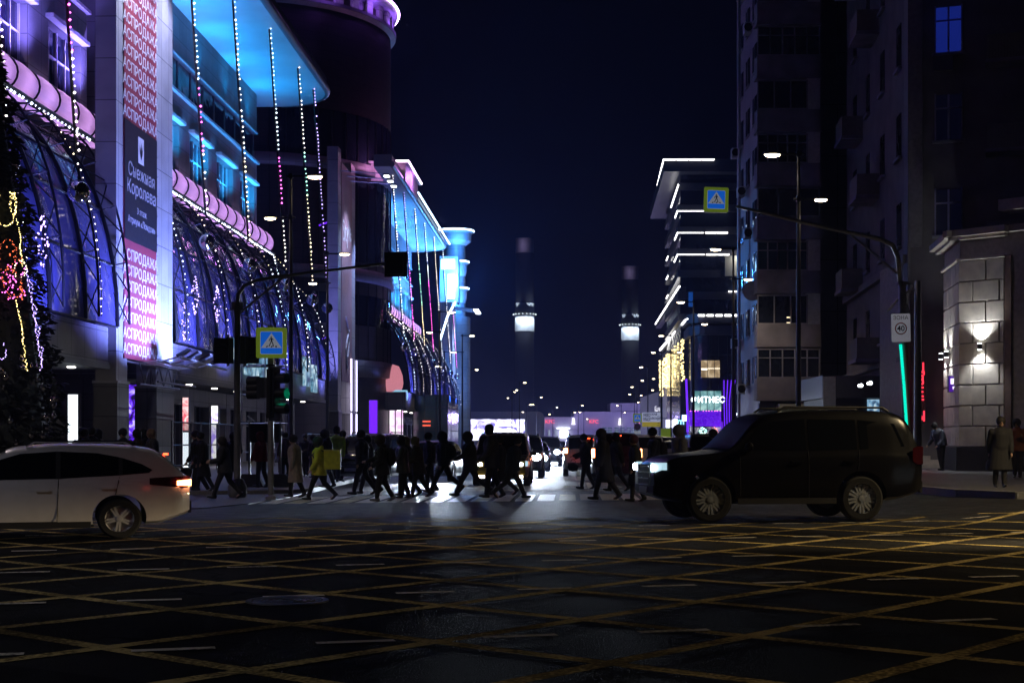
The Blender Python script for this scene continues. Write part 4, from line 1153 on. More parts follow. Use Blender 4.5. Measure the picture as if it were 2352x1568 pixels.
join([face_box(f1, -.06, 1.76, .35, 1.24, 0, .16), face_box(f2, -.1, 3.75, .35, 1.24, 0, .16), face_box(f3, .02, 7.9, .35, 1.1, 0, .1)]).build('plinth', mat('dark_granite', (.04, .038, .037), .85, bump=.2, spec=.1), pv)
join([face_box(f1, -.12, 1.8, 8.25, 8.33, 0, .16), face_box(f2, -.12, 3.8, 8.25, 8.33, 0, .16),
      face_box(f1, -.3, 1.9, 9.0, 9.12, 0, .34), face_box(f2, -.3, 3.95, 9.0, 9.12, 0, .34),
      face_box(f1, -.42, 2.0, 9.12, 9.36, 0, .55), face_box(f2, -.42, 4.1, 9.12, 9.36, 0, .55),
      face_box(f3, .3, 7.9, 9.14, 9.38, 0, .3), face_box(f3, .0, 7.9, 9.9, 10.3, -.5, .5)]).build('cornice', M_STONE, pv)
join([face_box(f3, .05, .3, 1.1, 8.3, 0, .07), face_box(f3, .95, 1.07, .4, 7.3, .0, .2), face_box(f3, .9, 3.6, 7.2, 7.5, .0, .24), face_box(f3, 1.18, 1.28, .4, 7.0, .0, .14)]).build('door_surround', mat('brown_stone', (.15, .09, .065), .6, var=.2), pv)
face_box(f3, 1.3, 3.2, .4, 7.0, .0, .03).build('door', mat('brown_door', (.10, .05, .03), .5, var=.2), pv)
# inner reveal columns left of the lit face
b = MB()
for (xx, w) in ((16.78, .2), (17.45, .16), (17.72, .2)): b.box(xx, xx+w, 61.18, 61.44, .35, 8.9)
b.box(16.78, 18.1, 61.1, 61.44, 8.0, 8.25); b.box(16.78, 18.1, 61.0, 61.44, 9.0, 9.35); b.build('pier', M_STONE, pv)
b = MB(); b.box(17.0, 17.45, 61.36, 61.43, .4, 6.9); b.build('door_recess', mat('dark_recess', (.02, .018, .02), .6), pv)
b = MB()
for i in range(3): b.box(16.55-.0, 17.9, 60.0+.36*i, 61.3, .35+.17*i, .52+.17*i)
tag(b.build('entrance_steps', M_STONE, org=(17.2, 60.6, .35)), 'three stone steps up to the doorway of the old building', 'steps')

def sconce(p, n, label, power):
    t = thing('wall_lamp', label, 'wall lamp', p, 'w', group='up and down wall lamps on the stone corner')
    p = Vector(p); n = Vector((n.x, n.y, 0)); c = p+n*.16
    b = MB(); b.lathe([(0, -.11), (.075, -.11), (.085, -.1), (.085, .1), (.075, .11), (0, .11)], n=16); b.xform(Matrix.Translation(c)); b.build('body', M_DARK, t, smooth=True)
    b = MB(); b.tube([p, c], .03, 6); b.build('bracket', M_DARK, t)
    b = MB(); b.lathe([(0, 0), (.07, 0), (.07, .012), (0, .012)], n=16); q = MB(); q.add(b.v, b.f); b.xform(Matrix.Translation(c+Vector((0, 0, -.125)))); q.xform(Matrix.Translation(c+Vector((0, 0, .112))))
    b.add(q.v, q.f); b.build('lens', glow('sconce_lens', (.92, 1, .96), 25), t)
    for s_ in (1, -1):
        light('SPOT', c+Vector((0, 0, .15*s_)), (.86, .95, 1), power*(1.0 if s_ > 0 else .75), spot_size=radians(112), spot_blend=.8, shadow_soft_size=.04, aim=c+Vector((0, 0, 5*s_))+n*-.35)
pm = f1(.89, 4.98, .06); sconce(pm, n1, 'wall lamp glowing up and down on the front face of the stone corner', 330)
sconce(f2(1.85, 4.85, .06), n2, 'nearer of the two wall lamps on the receding side of the stone corner', 150)
sconce(f2(3.2, 4.85, .06), n2, 'farther of the two wall lamps on the receding side of the stone corner', 150)
pq = thing('hanging_sign', 'small violet lit sign box projecting from the stone corner under the wall lamps', 'sign', (17.2, 56.0, 3.3), 'w')
b = MB(); b.box(16.82, 17.28, 55.9, 56.02, 3.35, 3.98); b.build('case', M_DARK, pq)
b = MB(); b.box(16.84, 17.26, 55.885, 55.897, 3.37, 3.96); b.build('face', glow('violet_sign', (.11, .01, .5), .6), pq)
b = MB(); b.box(16.9, 17.2, 55.87, 55.88, 3.66, 3.88); b.box(16.98, 17.12, 55.87, 55.88, 3.47, 3.57); b.build('mark', glow('sign_white', (.9, .85, 1), 1.6), pq)
# red vertical flower shop sign
fs = thing('shop_sign', 'tall narrow sign of red glowing letters stacked down a dark board', 'sign', (17.0, 60.2, 1.8), 'w')
b = MB(); b.box(16.72, 17.14, 60.05, 60.15, 2.2, 4.75); b.build('board', M_DARK, fs)
b = MB()
for i, ch in enumerate('ЦВЕТЫ'):
    t_ = text(ch, .56, None, basis((16.93, 60.03, 4.47-.5*i), (.75, 0, 0), (0, 0, 1)) @ Matrix.Diagonal((.75, 1, 1, 1)), None, None, .012, bold=.012); b.add(t_.v, t_.f)
b.build('lettering', glow('red_letters', (1, .03, .06), 2.2, True), fs)
light('POINT', (16.7, 59.6, 3.5), (1, .05, .1), 9, shadow_soft_size=.4)
dp = MB(); dp.tube([(17.02, 54.4+.2, .4), (17.0, 54.6, 9.0)], .0, 6)
b = MB(); b.tube([(16.5, 60.8, .4), (16.5, 60.8, 6.2), (16.5, 60.8, 7.6)], .11, 10); b.lathe([(.13, 0), (.17, .1), (.1, .35)], n=12)
dpo = MB(); dpo.tube([(16.55, 60.7, .35), (16.55, 60.7, 7.6), (16.75, 60.9, 8.0)], .09, 10)
tag(dpo.build('drainpipe', M_STEEL, smooth=True), 'shiny zinc drainpipe beside the red stacked letters', 'drainpipe')

# low shop front left of the teal lit pole
ks = thing('kiosk', 'low dark shop pavilion with a lit window behind the black car', 'kiosk', (15.6, 70, 0), 'w')
b = MB(); b.box(14.9, 19, 69, 74, .35, 4.4); b.build('wall', mat('kiosk_dark', (.035, .03, .04), .5), ks)
b = MB(); b.box(14.6, 19.2, 68.2, 74, 3.5, 4.55); b.build('fascia', mat('kiosk_fascia', (.06, .05, .07), .5), ks)
b = MB(); b.box(14.62, 15.2, 68.1, 68.19, 2.1, 4.5); b.build('side_panel', mat('cream_panel', (.5,)*3), ks)
b = MB(); b.box(16.9, 18.4, 68.9, 69.0, 2.5, 3.45); b.build('window', screen_mat('shop_glow', (.05, .10, .2), (.25, .5, .75), (.8, .95, 1), 2.2, .8), ks)
ls = thing('lit_sign', 'three small white lit squares of a shop sign above the black car', 'sign', (15.0, 74, 3), 'w')
for i, w in enumerate((.42, .42, .2)):
    x_ = 15.35+.47*i; b = MB(); b.box(x_, x_+w, 73.0-.3*i, 73.1-.3*i, 3.72+.1*i, 4.12+.1*i)
    c_ = b.build('panel', glow('small_sign', (.85, .93, 1), 3, True), ls)
b = MB(); b.box(15.3, 16.8, 73.12, 73.4, 3.5, 4.5); b.build('backing', M_DARK, ls)

# ---- modern office block outlined with LEDs
mo = thing('office_block', 'modern office block outlined with white LED lines beside the apartment tower', 'office building', (30, 215, 0), 'w')
vd = Vector((2.06, 36)).normalized(); A0 = Vector((23.2, 200)); Bd = Vector((1, .01)).normalized()
pl = [A0, A0+Bd*25, A0+Bd*25+vd*37, A0+vd*37]
b = MB()
M_OFF = mat('dark_facade', (.045, .045, .06), .4, var=.1)
for k in range(13):
    z0 = 18+1.7*0+k*3.0*.56
zs = [18.6+3.0*k for k in range(7)]
b = MB(); b.prism([(p.x, p.y) for p in pl], .3, 38.2); b.build('glass_core', M_WIN, mo)
def infl(o): return [A0+Vector((-o, -o)), A0+Bd*25+Vector((o, -o)), A0+Bd*25+vd*37+Vector((o, o)), A0+vd*37+Vector((-o, o))]
LED = glow('white_led', (1, .98, .95), 6)
for k, z_ in enumerate(zs):
    b = MB(); b.prism([(p.x, p.y) for p in infl(.35)], z_-.55, z_+.45); fl = b.build('floor_band', M_OFF, mo)
b = MB(); b.prism([(p.x, p.y) for p in infl(2.5)], 38.2, 39.9); rf = b.build('roof_frame', M_OFF, mo)
cR = A0+Vector((-2.55, -2.55))
b = MB()
def dashes(mb, p, q, n, r=.11, fill=.94):
    p = Vector(p); q = Vector(q)
    for i in range(n): mb.tube([p+(q-p)*(i/n), p+(q-p)*((i+fill)/n)], r, 5)
dashes(b, (cR.x, cR.y, 39.8), (cR.x+7, cR.y, 39.8), 4); q_ = cR+vd*36; dashes(b, (cR.x, cR.y, 39.8), (q_.x, q_.y, 39.8), 5)
b.build('led_strip', LED, rf)
b = MB()
c3 = A0+Vector((-.42, -.42))
for z_, L_ in ((33.15, 7.0), (30.15, 7.0), (27.15, 7.2)):
    dashes(b, (c3.x, c3.y, z_), (c3.x+L_*.55, c3.y, z_), 1, .06); dashes(b, (c3.x+L_*.55, c3.y, z_), (c3.x+L_, c3.y, z_), 2, .1)
for (z_, t0, t1) in ((36.4, -2, 17), (33.15, 0, 6), (30.15, 0, 7), (27.15, 0, 8), (30.2, 26, 31), (27.2, 26, 31), (24.2, 26, 31)):
    p = c3+vd*t0; q = c3+vd*t1; dashes(b, (p.x, p.y, z_), (q.x, q.y, z_), 1, .1, 1)
b.box(24.2+5.6, 24.2+8.5, 199.5, 199.6, 22.0, 22.15)
b.build('led_strip', LED, mo)
b = MB(); b.box(29.3, 32.5, 199.4, 199.62, 24.2, 27.0); b.build('lit_room', mat('lit_balcony', (.3, .3, .28), .6), mo)
light('POINT', (31.2, 198.6, 26.6), (1, .93, .8), 160, shadow_soft_size=.3)
light('POINT', (31.8, 198.9, 24.6), (1, .95, .85), 70, shadow_soft_size=.2)
b = MB(); b.box(24.3, 24.9, 199.5, 199.62, 20.0, 22.0); b.build('blue_pane', glow('blue_pane', (.02, .18, .9), .25), mo)
# podium with rounded corner
po = thing('podium_block', 'glass podium with rounded corner, LED rim and violet base below the office block', 'building', (31, 200, 0), 'w')
E = Vector((23.7, 190)); vd2 = Vector((3.3, 70)).normalized()
pl = [E+Vector((25, 9)), E+Vector((25, 0))]+[E+Vector((2.5-2.5*sin(t_*pi/12), 2.5-2.5*cos(t_*pi/12))) for t_ in range(7)]+[E+vd2*70, E+vd2*70+Vector((20, 0))]
pl2 = [(p.x, p.y) for p in pl]
b = MB(); b.prism(pl2, .3, 16.9); b.build('glass_wall', glass_mat('podium_glass', (.018, .02, .035), .1, .1), po)
def grow(o):
    return [(p[0]-(o if p[0] < E.x+3+(p[1]-190)*.05 else 0), p[1]-(o if p[1] < 193.2 else 0)) for p in pl2]
b = MB(); b.prism(grow(.4), 15.4, 16.6); b.prism(grow(.6), 17.0, 18.2); b.build('rim', M_OFF, po)
b = MB(); dashes(b, (E.x-.62, 191.5, 17.6), (E.x+.9, 189.3, 17.6), 1, .1, .5); dashes(b, (E.x+.6, 189.3, 17.9), (E.x+7.5, 189.3, 17.9), 6, .13, .75)
p0 = E+vd2*3; p1 = E+vd2*66; dashes(b, (p0.x-.72, p0.y, 17.6), (p1.x-.72, p1.y, 17.6), 6, .16, .97)
p0 = Vector((23.1, 200)); p1 = p0+vd2*64; dashes(b, (p0.x, p0.y, 22.8), (p1.x, p1.y, 22.8), 6, .14, .97)
b.build('led_strip', LED, po)
b = MB(); b.prism([(p0.x-.1+1, p0.y), (p0.x+.0, p0.y), (p1.x+.0, p1.y), (p1.x+1, p1.y)][::-1], 22.0, 22.7); b.build('ledge', M_OFF, po)
b = MB(); p0 = E+vd2*2; p1 = E+vd2*68; 
b.prism([(p0.x-.1, p0.y), (p0.x+.2, p0.y), (p1.x+.2, p1.y), (p1.x-.1, p1.y)], 1.0, 14.6); b.build('side_wall', mat('lilac_wall', (.30, .28, .34), .6, var=.15), po)
for i in range(14):
    xx = E.x+2.5+i*.85
    if i < 10: pass
b = MB()
for i in range(12): b.box(E.x+2.2+i*1.15, E.x+2.27+i*1.15, 189.9, 190.0, 1, 15.4)
for z_ in (5.6, 8.2, 10.2, 12.8): b.box(E.x+2.2, E.x+16, 189.88, 189.99, z_, z_+.1)
b.build('mullion', M_BLACK, po)
wx = lambda xd: (xd-1176)*189.9/K
wz = lambda yd: H+(HZ-yd)*189.9/K
def pane(x0_, x1_, y0_, y1_, m, nm, y=189.84, th=.05): 
    b = MB(); b.box(wx(x0_), wx(x1_), y-th, y, wz(y1_), wz(y0_)); return b.build(nm, m, po)
w_ = pane(1610, 1653, 827, 866, screen_mat('warm_office', (.25, .17, .09), (.42, .3, .17), (.8, .62, .4), .5, .9), 'lit_window')
b = MB(); b.box(wx(1610), wx(1653), 189.7, 189.78, wz(846), wz(845)); b.box(wx(1611), wx(1624), 189.7, 189.78, wz(849), wz(846.5)); b.build('tube_lamp', glow('warm_tube', (1, .9, .7), 3), w_)
for xx in (1624, 1640): b = MB(); b.box(wx(xx), wx(xx+1), 189.6, 189.7, wz(866), wz(827)); b.build('mullion', M_BLACK, w_)
fw = pane(1591, 1656, 897, 942, screen_mat('gym_interior', (.10, .3, .33), (.3, .6, .62), (.6, .95, .9), .5, .8), 'gym_window')
for xx in (1607, 1623, 1639): b = MB(); b.box(wx(xx), wx(xx+1.2), 189.6, 189.7, wz(942), wz(897)); b.build('mullion', M_BLACK, fw)
b = text('ФИТНЕС', 1.05, None, basis((wx(1625), 189.5, wz(918)), (1, 0, 0), (0, 0, 1)), None, None, .03, bold=.02); b.build('lettering', glow('neon_letters', (.85, .95, 1), 4), fw)
vp_ = pane(1583, 1656, 943, 978, screen_mat('violet_hoarding', (.10, .0, .75), (.14, .01, .95), (.22, .05, 1), 3.0, .85), 'violet_panel')
sf = pane(1585, 1656, 980, 999, screen_mat('lit_shops', (.02, .02, .05), (.3, .3, .35), (1, .95, .9), .9, .9), 'lit_shopfront')
bulbs_along([(wx(1585), 189.6, wz(943)), (wx(1656), 189.6, wz(943))], .35, .07).build('bulb_chain', G_PINK, po, kind='stuff')
b = MB()
for k, xs_ in enumerate((1664, 1670, 1676, 1682)):
    b.tube([(wx(xs_-k*.2), 189.5, wz(998)), (wx(xs_-1-k*.5), 189.5, wz(960)), (wx(xs_-2), 189.5, wz(920)), (wx(xs_-2+k*2.5), 189.5, wz(872))], .06, 5)
b.build('neon_tube', glow('violet_neon', (1,)*3, 2), po)
b = MB(); b.tube([(wx(1578), 189.3, wz(999)), (wx(1578), 189.3, wz(955)), (wx(1575), 189.3, wz(870))], .14, 5); b.build('neon_tube', glow('violet_neon', (1,)*3, 2), po)
for (xx, c_) in ((1614, G_GRN), (1640, G_RED)):
    b = MB()
    for k in range(40):
        a_ = random.uniform(0, 2*pi); r_ = random.uniform(.2, .55); b.octa((wx(xx)+r_*cos(a_), 189.4, wz(989)+r_*sin(a_)), .05)
    b.build('lit_wreath', c_, po)
light('POINT', (27.5, 187, 3.4), (.2, .03, 1), 250, shadow_soft_size=.8)
light('POINT', (22.0, 200, 3.0), (.5, .5, 1), 900, shadow_soft_size=.8)
# golden light curtains on the podium's street side
for k, t_ in enumerate((8.3, 15, 22.4, 31, 42, 51, 60)):
    p = E+vd2*t_; zb_ = 9.7+.5*(k % 3)-.3*(k > 3); s_ = 1+t_/90
    b = bulbs_along([(p.x-.75, p.y, 15.4), (p.x-.8, p.y+.5, (15.4+zb_)/2), (p.x-.7, p.y, zb_)], .075, .10*s_, .20*s_)
    b.build('light_curtain', glow('gold_bulbs', (1, .78, .35), 3.2), frame='w', label='shimmering golden light curtain hanging on the podium wall beside the street', cat='string lights', group='golden light curtains')
# signs on the podium's street side
def wsign(name, label, xd0, xd1, yd0, yd1, Y, gm, txt=None, tm=None, size=.8):
    p = W(xd0, yd1, Y); q = W(xd1, yd0, Y)
    t = thing(name, label, 'sign', (p.x, Y, p.z), 'w'); b = MB(); b.box(p.x, q.x, Y, Y+.3, p.z, q.z); b.build('face', gm, t)
    if txt:
        c_ = (p+q)/2; tb = text(txt, size, None, basis((c_.x, Y-.03, c_.z), (1, 0, 0), (0, 0, 1)), None, None, .02, bold=.02); tb.build('lettering', tm, t)
    return t
wsign('lit_sign', 'bright white cube sign on the podium wall, left of the letter M', 1530, 1546, 963, 981, 215, glow('white_sign', (.75, .8, 1), 4, True))
wsign('lit_sign', 'narrow white sign between the bright cube and the letter M', 1548, 1555, 961, 978, 205, glow('white_sign', (1,)*3, 4))
wsign('lit_sign', 'dark sign with a pale blue letter M', 1557, 1570, 960, 974, 198, mat('sign_dark', (.01, .03, .05), .4), 'm', glow('cyan_letter', (.3, .75, 1), 2.5), 1.3)
wsign('lit_sign', 'dazzling blue white sign right of the letter M', 1567, 1577, 952, 966, 194, glow('blue_sign', (.35, .6, 1), 5, True))
wsign('lit_sign', 'small patterned white sign high on the low building left of the podium', 1504, 1516, 931, 944, 250, screen_mat('pattern_sign', (.02, .02, .05), (.5, .5, .6), (1, 1, 1), 1.5, 1.6))
lb = MB(); lb.box(26.5, 40, 262, 300, .2, 10.5); tag(lb.build('low_building', mat('lilac_render', (.24, .22, .28), .7, var=.2)), 'low plain building behind the direction board, left of the podium', 'building')
wl = thing('wall_lamp', 'lone round white lamp on the ground floor wall between podium and apartment tower', 'wall lamp', tuple(W(1696, 950, 150)), 'w')
b = MB(); p = W(1696, 950, 150); b.sphere(p, .2, 12, 8); b.build('globe', glow('round_lamp', (.85, 1, .95), 12), wl); b = MB(); b.tube([p, p+Vector((.5, .3, .1))], .04, 5); b.build('bracket', M_DARK, wl)
light('POINT', p+Vector((-.3, -.3, 0)), (.85, 1, .95), 120, shadow_soft_size=.2)
fb = MB(); fb.prism([(19.0, 105), (28, 105), (36, 178), (27.9, 178)], .3, 9); tag(fb.build('side_building', panel_mat('ribbed_wall', (.17, .155, .15), .9, 6, joint=.5)), 'ribbed low wing receding between the apartment tower and the podium', 'building')

# ---- station, food hall and misty skyscrapers at the end of the street
stn = thing('station_hall', 'pale station pavilion with rounded corner carrying the giant screen', 'station building', (-10, 332, 0), 'w')
M_ST = mat('station_wall', (.50, .48, .54), .7, var=.12, scale=.1)
b = MB(); pts = [(-60, 0), (5.2, 0)]
xx = W(1250, 0, 331).x
b = MB(); prof = [(-60, .1), (xx, .1), (xx, 6.9)]+[(xx-1.4+1.4*cos(t_*pi/12), 6.9+1.4*sin(t_*pi/12)) for t_ in range(1, 7)]+[(-60, 8.3)]
n = len(prof); b.add([(p[0], 331, p[1]) for p in prof]+[(p[0], 345, p[1]) for p in prof], [tuple(range(n)), tuple(range(2*n-1, n-1, -1))]+[(i, i+n, (i+1) % n+n, (i+1) % n) for i in range(n)])
b.build('wall', M_ST, stn)
p = W(1061, 1010, 330); q = W(1205, 962, 330)
b = MB(); b.box(p.x-.2, q.x+.2, 330.5, 331, p.z-.2, q.z+.2); b.build('screen_case', M_DARK, stn)
b = MB(); b.box(p.x, q.x, 330.4, 330.5, p.z, q.z); b.build('giant_screen', screen_mat('giant_screen_picture', (.10, .08, .30), (.75, .72, 1), (1, 1, 1), .30, 3.4), stn)
light('AREA', ((p.x+q.x)/2, 329, (p.z+q.z)/2), (.55, .58, 1), 9000, shape='RECTANGLE', size=14, size_y=4.6, aim=((p.x+q.x)/2, 300, 2))
fh = thing('food_hall', 'long pale food hall across the end of the street with small lit signs', 'building', (25, 350, 0), 'w')
b = MB(); b.box(4.5, 90, 352, 370, .1, 7.4); b.box(15, 40, 351.6, 370, 7.4, 8.7); b.box(24, 32, 353, 366, 8.7, 10.8); b.build('wall', M_ST, fh)
b = MB(); b.box(4.5, 90, 351.3, 352, 4.3, 4.5); b.build('canopy', M_ST, fh)
for (a_, b_, c_, d_, m_) in ((1279, 1309, 981, 984, 4), (1286, 1305, 987, 1004, 5)):
    p = W(a_, d_, 350.9); q = W(b_, c_, 350.9); w_ = MB(); w_.box(p.x, q.x, 351.2, 351.9, p.z, q.z); w_.build('lit_doorway', glow('doorway_glow', (.8, .88, 1), m_, True), fh)
for xd in (1384, 1396, 1412, 1425, 1440, 1452, 1466, 1480):
    p = W(xd, 1001, 350.9); q = W(xd+10, 980, 350.9); w_ = MB(); w_.box(p.x, q.x, 351.8, 351.95, p.z, q.z); w_.build('lit_window', screen_mat('hall_interior', (.05, .08, .12), (.12, .18, .25), (.3, .4, .5), .5, .7), fh)
for xd in (1240+20, 1255+20, 1222+25):
    p = W(xd, 1000, 350.9); q = W(xd+4, 985, 350.9); w_ = MB(); w_.box(p.x, q.x, 351.8, 351.95, p.z, q.z); w_.build('lit_window', glow('slit', (.6, .7, .9), .5), fh)
for k, (xd, yd) in enumerate(((1263, 967.5), (1364, 967.5), (1478, 967.5))):
    p = W(xd, yd, 351.4); lo = text('KFC', 1.25, None, basis(p, (1, 0, 0), (0, 0, 1)), None, None, .05, bold=.02)
    lo.build('shop_sign', glow('red_small_letters', (1, .12, .25), 1.5), label=f'{["first", "second", "third"][k]} red three letter sign from the left on the food hall', cat='sign')
for k, (xd, yd) in enumerate(((1243, 967), (1317, 966), (1424, 967))):
    p = W(xd, yd, 351.4); lo = MB(); lo.cbox(p+Vector((0, 0, -.2)), .75, .15, .8); lo.sphere(p+Vector((0, 0, .5)), .36, 10, 6, (1, .3, 1)); lo.cbox(p+Vector((0, 0, -.75)), 1.0, .15, .25)
    lo.build('shop_sign', glow('white_logo', (.9, .85, 1), 1.8), label=f'{["leftmost", "middle", "rightmost"][k]} small white badge sign on the food hall', cat='sign')
for x_ in (-2, 14, 30, 46):
    light('POINT', (x_, 338, 7), (.45, .38, 1), 3000, shadow_soft_size=1)
# misty towers; pale drum and dark shaft put the lit zone's edge into colour
def sky_tower(x, Y, zr, ztop, label, sc_=1.0, zb=0):
    t = thing('skyscraper', label, 'skyscraper', (x, Y, 0), 'w')
    b = MB(); r = 6.6*sc_
    b.lathe([(r*.96, 0), (r*.96, zr-10.5)], (x, Y), 28); b.lathe([(r*.93, zr+7), (r*.93, ztop-9)], (x, Y), 28); b.build('shaft', mat('tower_shade_dark', (.012, .012, .014), .7), t, smooth=True)
    b = MB(); b.lathe([(r*.93, ztop-9), (r*.93, ztop), (0, ztop+.1)], (x, Y), 28); b.build('top_band', mat('tower_pale', (.35, .33, .38), .7, var=.2, scale=.15), t, smooth=True)
    b = MB(); b.lathe([(0, zr-10.6), (r, zr-10.5), (r, zr-1.2)], (x, Y), 28); b.lathe([(r, zr+.6), (r, zr+7), (0, zr+7.1)], (x, Y), 28); b.build('pale_drum', mat('tower_lit_pale', (.4, .42, .45), .7, var=.25, scale=.25), t, smooth=True)
    b = MB(); b.lathe([(r, zr-1.2), (r*1.12, zr-.6), (r*1.14, zr+.3), (r, zr+.6)], (x, Y), 28); g_ = b.build('gallery', mat('gallery_white', (.6, .6, .62), .6), t)
    b = MB()
    for k in range(18):
        th = 2*pi*k/18; b.sphere((x+r*1.16*cos(th), Y+r*1.16*sin(th), zr+.1), .45, 6, 4)
    b.build('lamp_ring', glow('tower_lamp', (.8, .92, 1), 2), g_)
    for th in (-140, -110, -85, -60, -35):
        th = radians(th); px, py = x+(r+4.5)*cos(th), Y+(r+4.5)*sin(th)
        light('SPOT', (px, py, zr-.8), (.72, .85, 1), 9000, spot_size=radians(95), spot_blend=.8, shadow_soft_size=.4, aim=(x+r*cos(th), Y+r*sin(th), zr-6))
        if th < radians(-120) or th > radians(-70): light('SPOT', (px, py, zr+1), (.72, .85, 1), 6000, spot_size=radians(40), spot_blend=.8, shadow_soft_size=.4, aim=(x+r*cos(th), Y+r*sin(th), zr+8))
    light('POINT', (x-2, Y-r-5, ztop-5), (.6, .5, .9), 700, shadow_soft_size=1)
    return t
p = W(1205, 722, 900); sky_tower(p.x, 900, p.z, W(0, 548, 900).z, 'left of two misty towers with a lit gallery ring floating in the dark', .92)
p = W(1447, 746, 980); sky_tower(p.x, 980, p.z, W(0, 612, 980).z, 'right and lower of two misty towers with a lit gallery ring', .92)

# ---- haze
hz = MB(); hz.box(-900, 900, -120, 1010, -1.25, 160)
ho = hz.build('haze', mat('haze_dummy', (1, 1, 1), var=0), org=(0, 0, -1.25)); tag(ho, 'thin bluish night haze', kind='stuff')
hm = bpy.data.materials.new('haze'); hm.use_nodes = True; nt = hm.node_tree
for n_ in list(nt.nodes): nt.nodes.remove(n_)
oo = nt.nodes.new('ShaderNodeOutputMaterial'); pv_ = nt.nodes.new('ShaderNodeVolumePrincipled')
pv_.inputs['Color'].default_value = (.36, .40, .80, 1); pv_.inputs['Density'].default_value = .00055; pv_.inputs['Anisotropy'].default_value = .3
nt.links.new(pv_.outputs[0], oo.inputs['Volume'])
ho.data.materials.clear(); ho.data.materials.append(hm)
# ================================================================== street lamps
LENS = glow('lamp_lens', (1, .80, .50), 24)
def street_lamp(xd, yd, Y, road_side, label, power=0, h=None, z0=.12, arms=2, low=True, group='twin armed street lamps along the side street'):
    top = W(xd, yd, Y); x, z1 = top.x, top.z
    t = thing('street_lamp', label, 'street lamp', (x, Y, z0), 'w', group=group)
    s = 1 if road_side == 'r' else -1
    b = MB(); b.tube([(x, Y, z0), (x, Y, z0+1.4), (x, Y, z0+1.45), (x, Y, z1*.55), (x, Y, z1)], [.13, .13, .10, .085, .055], 10)
    b.lathe([(.2, z0), (.2, z0+.08), (.14, z0+.2)], (x, Y), 12); b.build('pole', M_BLACK, t, smooth=True)
    heads = [(s*1.0, -.12, 1.0)] + ([(-s*.85, -1.75, .8)] if low else [])
    for (dx, dz, k) in heads:
        b = MB(); b.tube([(x-.18*(1 if dx > 0 else -1), Y, z1+dz), (x+dx*.7, Y, z1+dz)], .045, 6); b.cbox((x, Y, z1+dz), .16, .16, .2); a = b.build('arm', M_BLACK, t)
        b = MB(); b.cbox((x+dx*.95, Y, z1+dz+.02), .62*k, .3, .07); hd = b.build('lamp_head', M_BLACK, t)
        b = MB(); b.sphere((x+dx*.95, Y, z1+dz-.03), (.29 if Y < 130 else .24)*k, 14, 6, (1, .55, .30)); b.build('lens', LENS, hd, smooth='all')
        if power:
            light('SPOT', (x+dx*.95, Y, z1+dz-.14), (1, .82, .58), power*k*.22, spot_size=radians(140), spot_blend=.6, shadow_soft_size=.15, aim=(x+dx*.95, Y+.01, 0))
    return t
L_ = [((668, 397), 57, 'l', 'tall twin lamp post in front of the glass vault, nearest on the left pavement', 1000),
      ((752, 577), 80.6, 'l', 'second twin lamp post on the left pavement, in front of the pink banner pillars', 1200),
      ((1010, 712), 117, 'l', 'third twin lamp post on the left pavement, before the blue canopy bay', 1500),
      ((1021, 805), 169, 'l', 'short looking lamp post before the far vault, just right of the third', 700),
      ((1062, 767), 143, 'l', 'lamp post just left of the misty skyscrapers, beside the saucer tower', 1000),
      ((1080, 846), 210, 'l', 'lamp post over the left end of the giant screen', 700),
      ((1193, 876), 256, 'l', 'taller of two close lamp posts over the right end of the giant screen', 500),
      ((1176, 893), 293, 'l', 'lower of two close lamp posts over the right end of the giant screen', 0),
      ((1233, 910), 322, 'l', 'lamp post by the rounded corner of the station hall', 0),
      ((1209, 927), 326, 'l', 'low lamp post over the station hall roof', 0),
      ((1270, 933), 342, 'l', 'lamp post between the first two signs of the food hall', 0),
      ((1328, 929), 336, 'l', 'first of two lamp posts over the middle of the food hall', 0),
      ((1341, 944), 345, 'r', 'second, lower of two lamp posts over the middle of the food hall', 0),
      ((1427, 929), 340, 'r', 'lamp post before the rightmost white badge of the food hall', 0),
      ((1457, 903), 300, 'R', 'lamp post left of the small pedestrian sign', 0),
      ((1463, 886), 277, 'R', 'lamp post over the small pedestrian sign', 0),
      ((1488, 871), 247, 'R', 'lamp post over the white and yellow direction board', 500),
      ((1488, 840), 204, 'R', 'lamp post rising higher over the direction board', 700),
      ((1519, 806), 170, 'R', 'lamp post in front of the golden light curtains, farther one', 900),
      ((1541, 767), 142, 'R', 'lamp post in front of the golden light curtains, nearer one', 900),
      ((1593, 689), 108, 'R', 'lamp post standing before the violet lit podium', 1400),
      ((1684, 566), 78.6, 'R', 'lamp post along the left edge of the apartment tower', 1800),
      ((1834, 346), 52.6, 'R', 'tall twin lamp post in front of the apartment tower, nearest on the right', 1500)]
for (xy, Y, sd, lb_, pw) in L_:
    right = sd == 'R' or sd == 'r'
    street_lamp(xy[0], xy[1], Y, 'l' if right else 'r', lb_, pw, z0=(.35 if sd == 'R' and Y < 200 else .12))
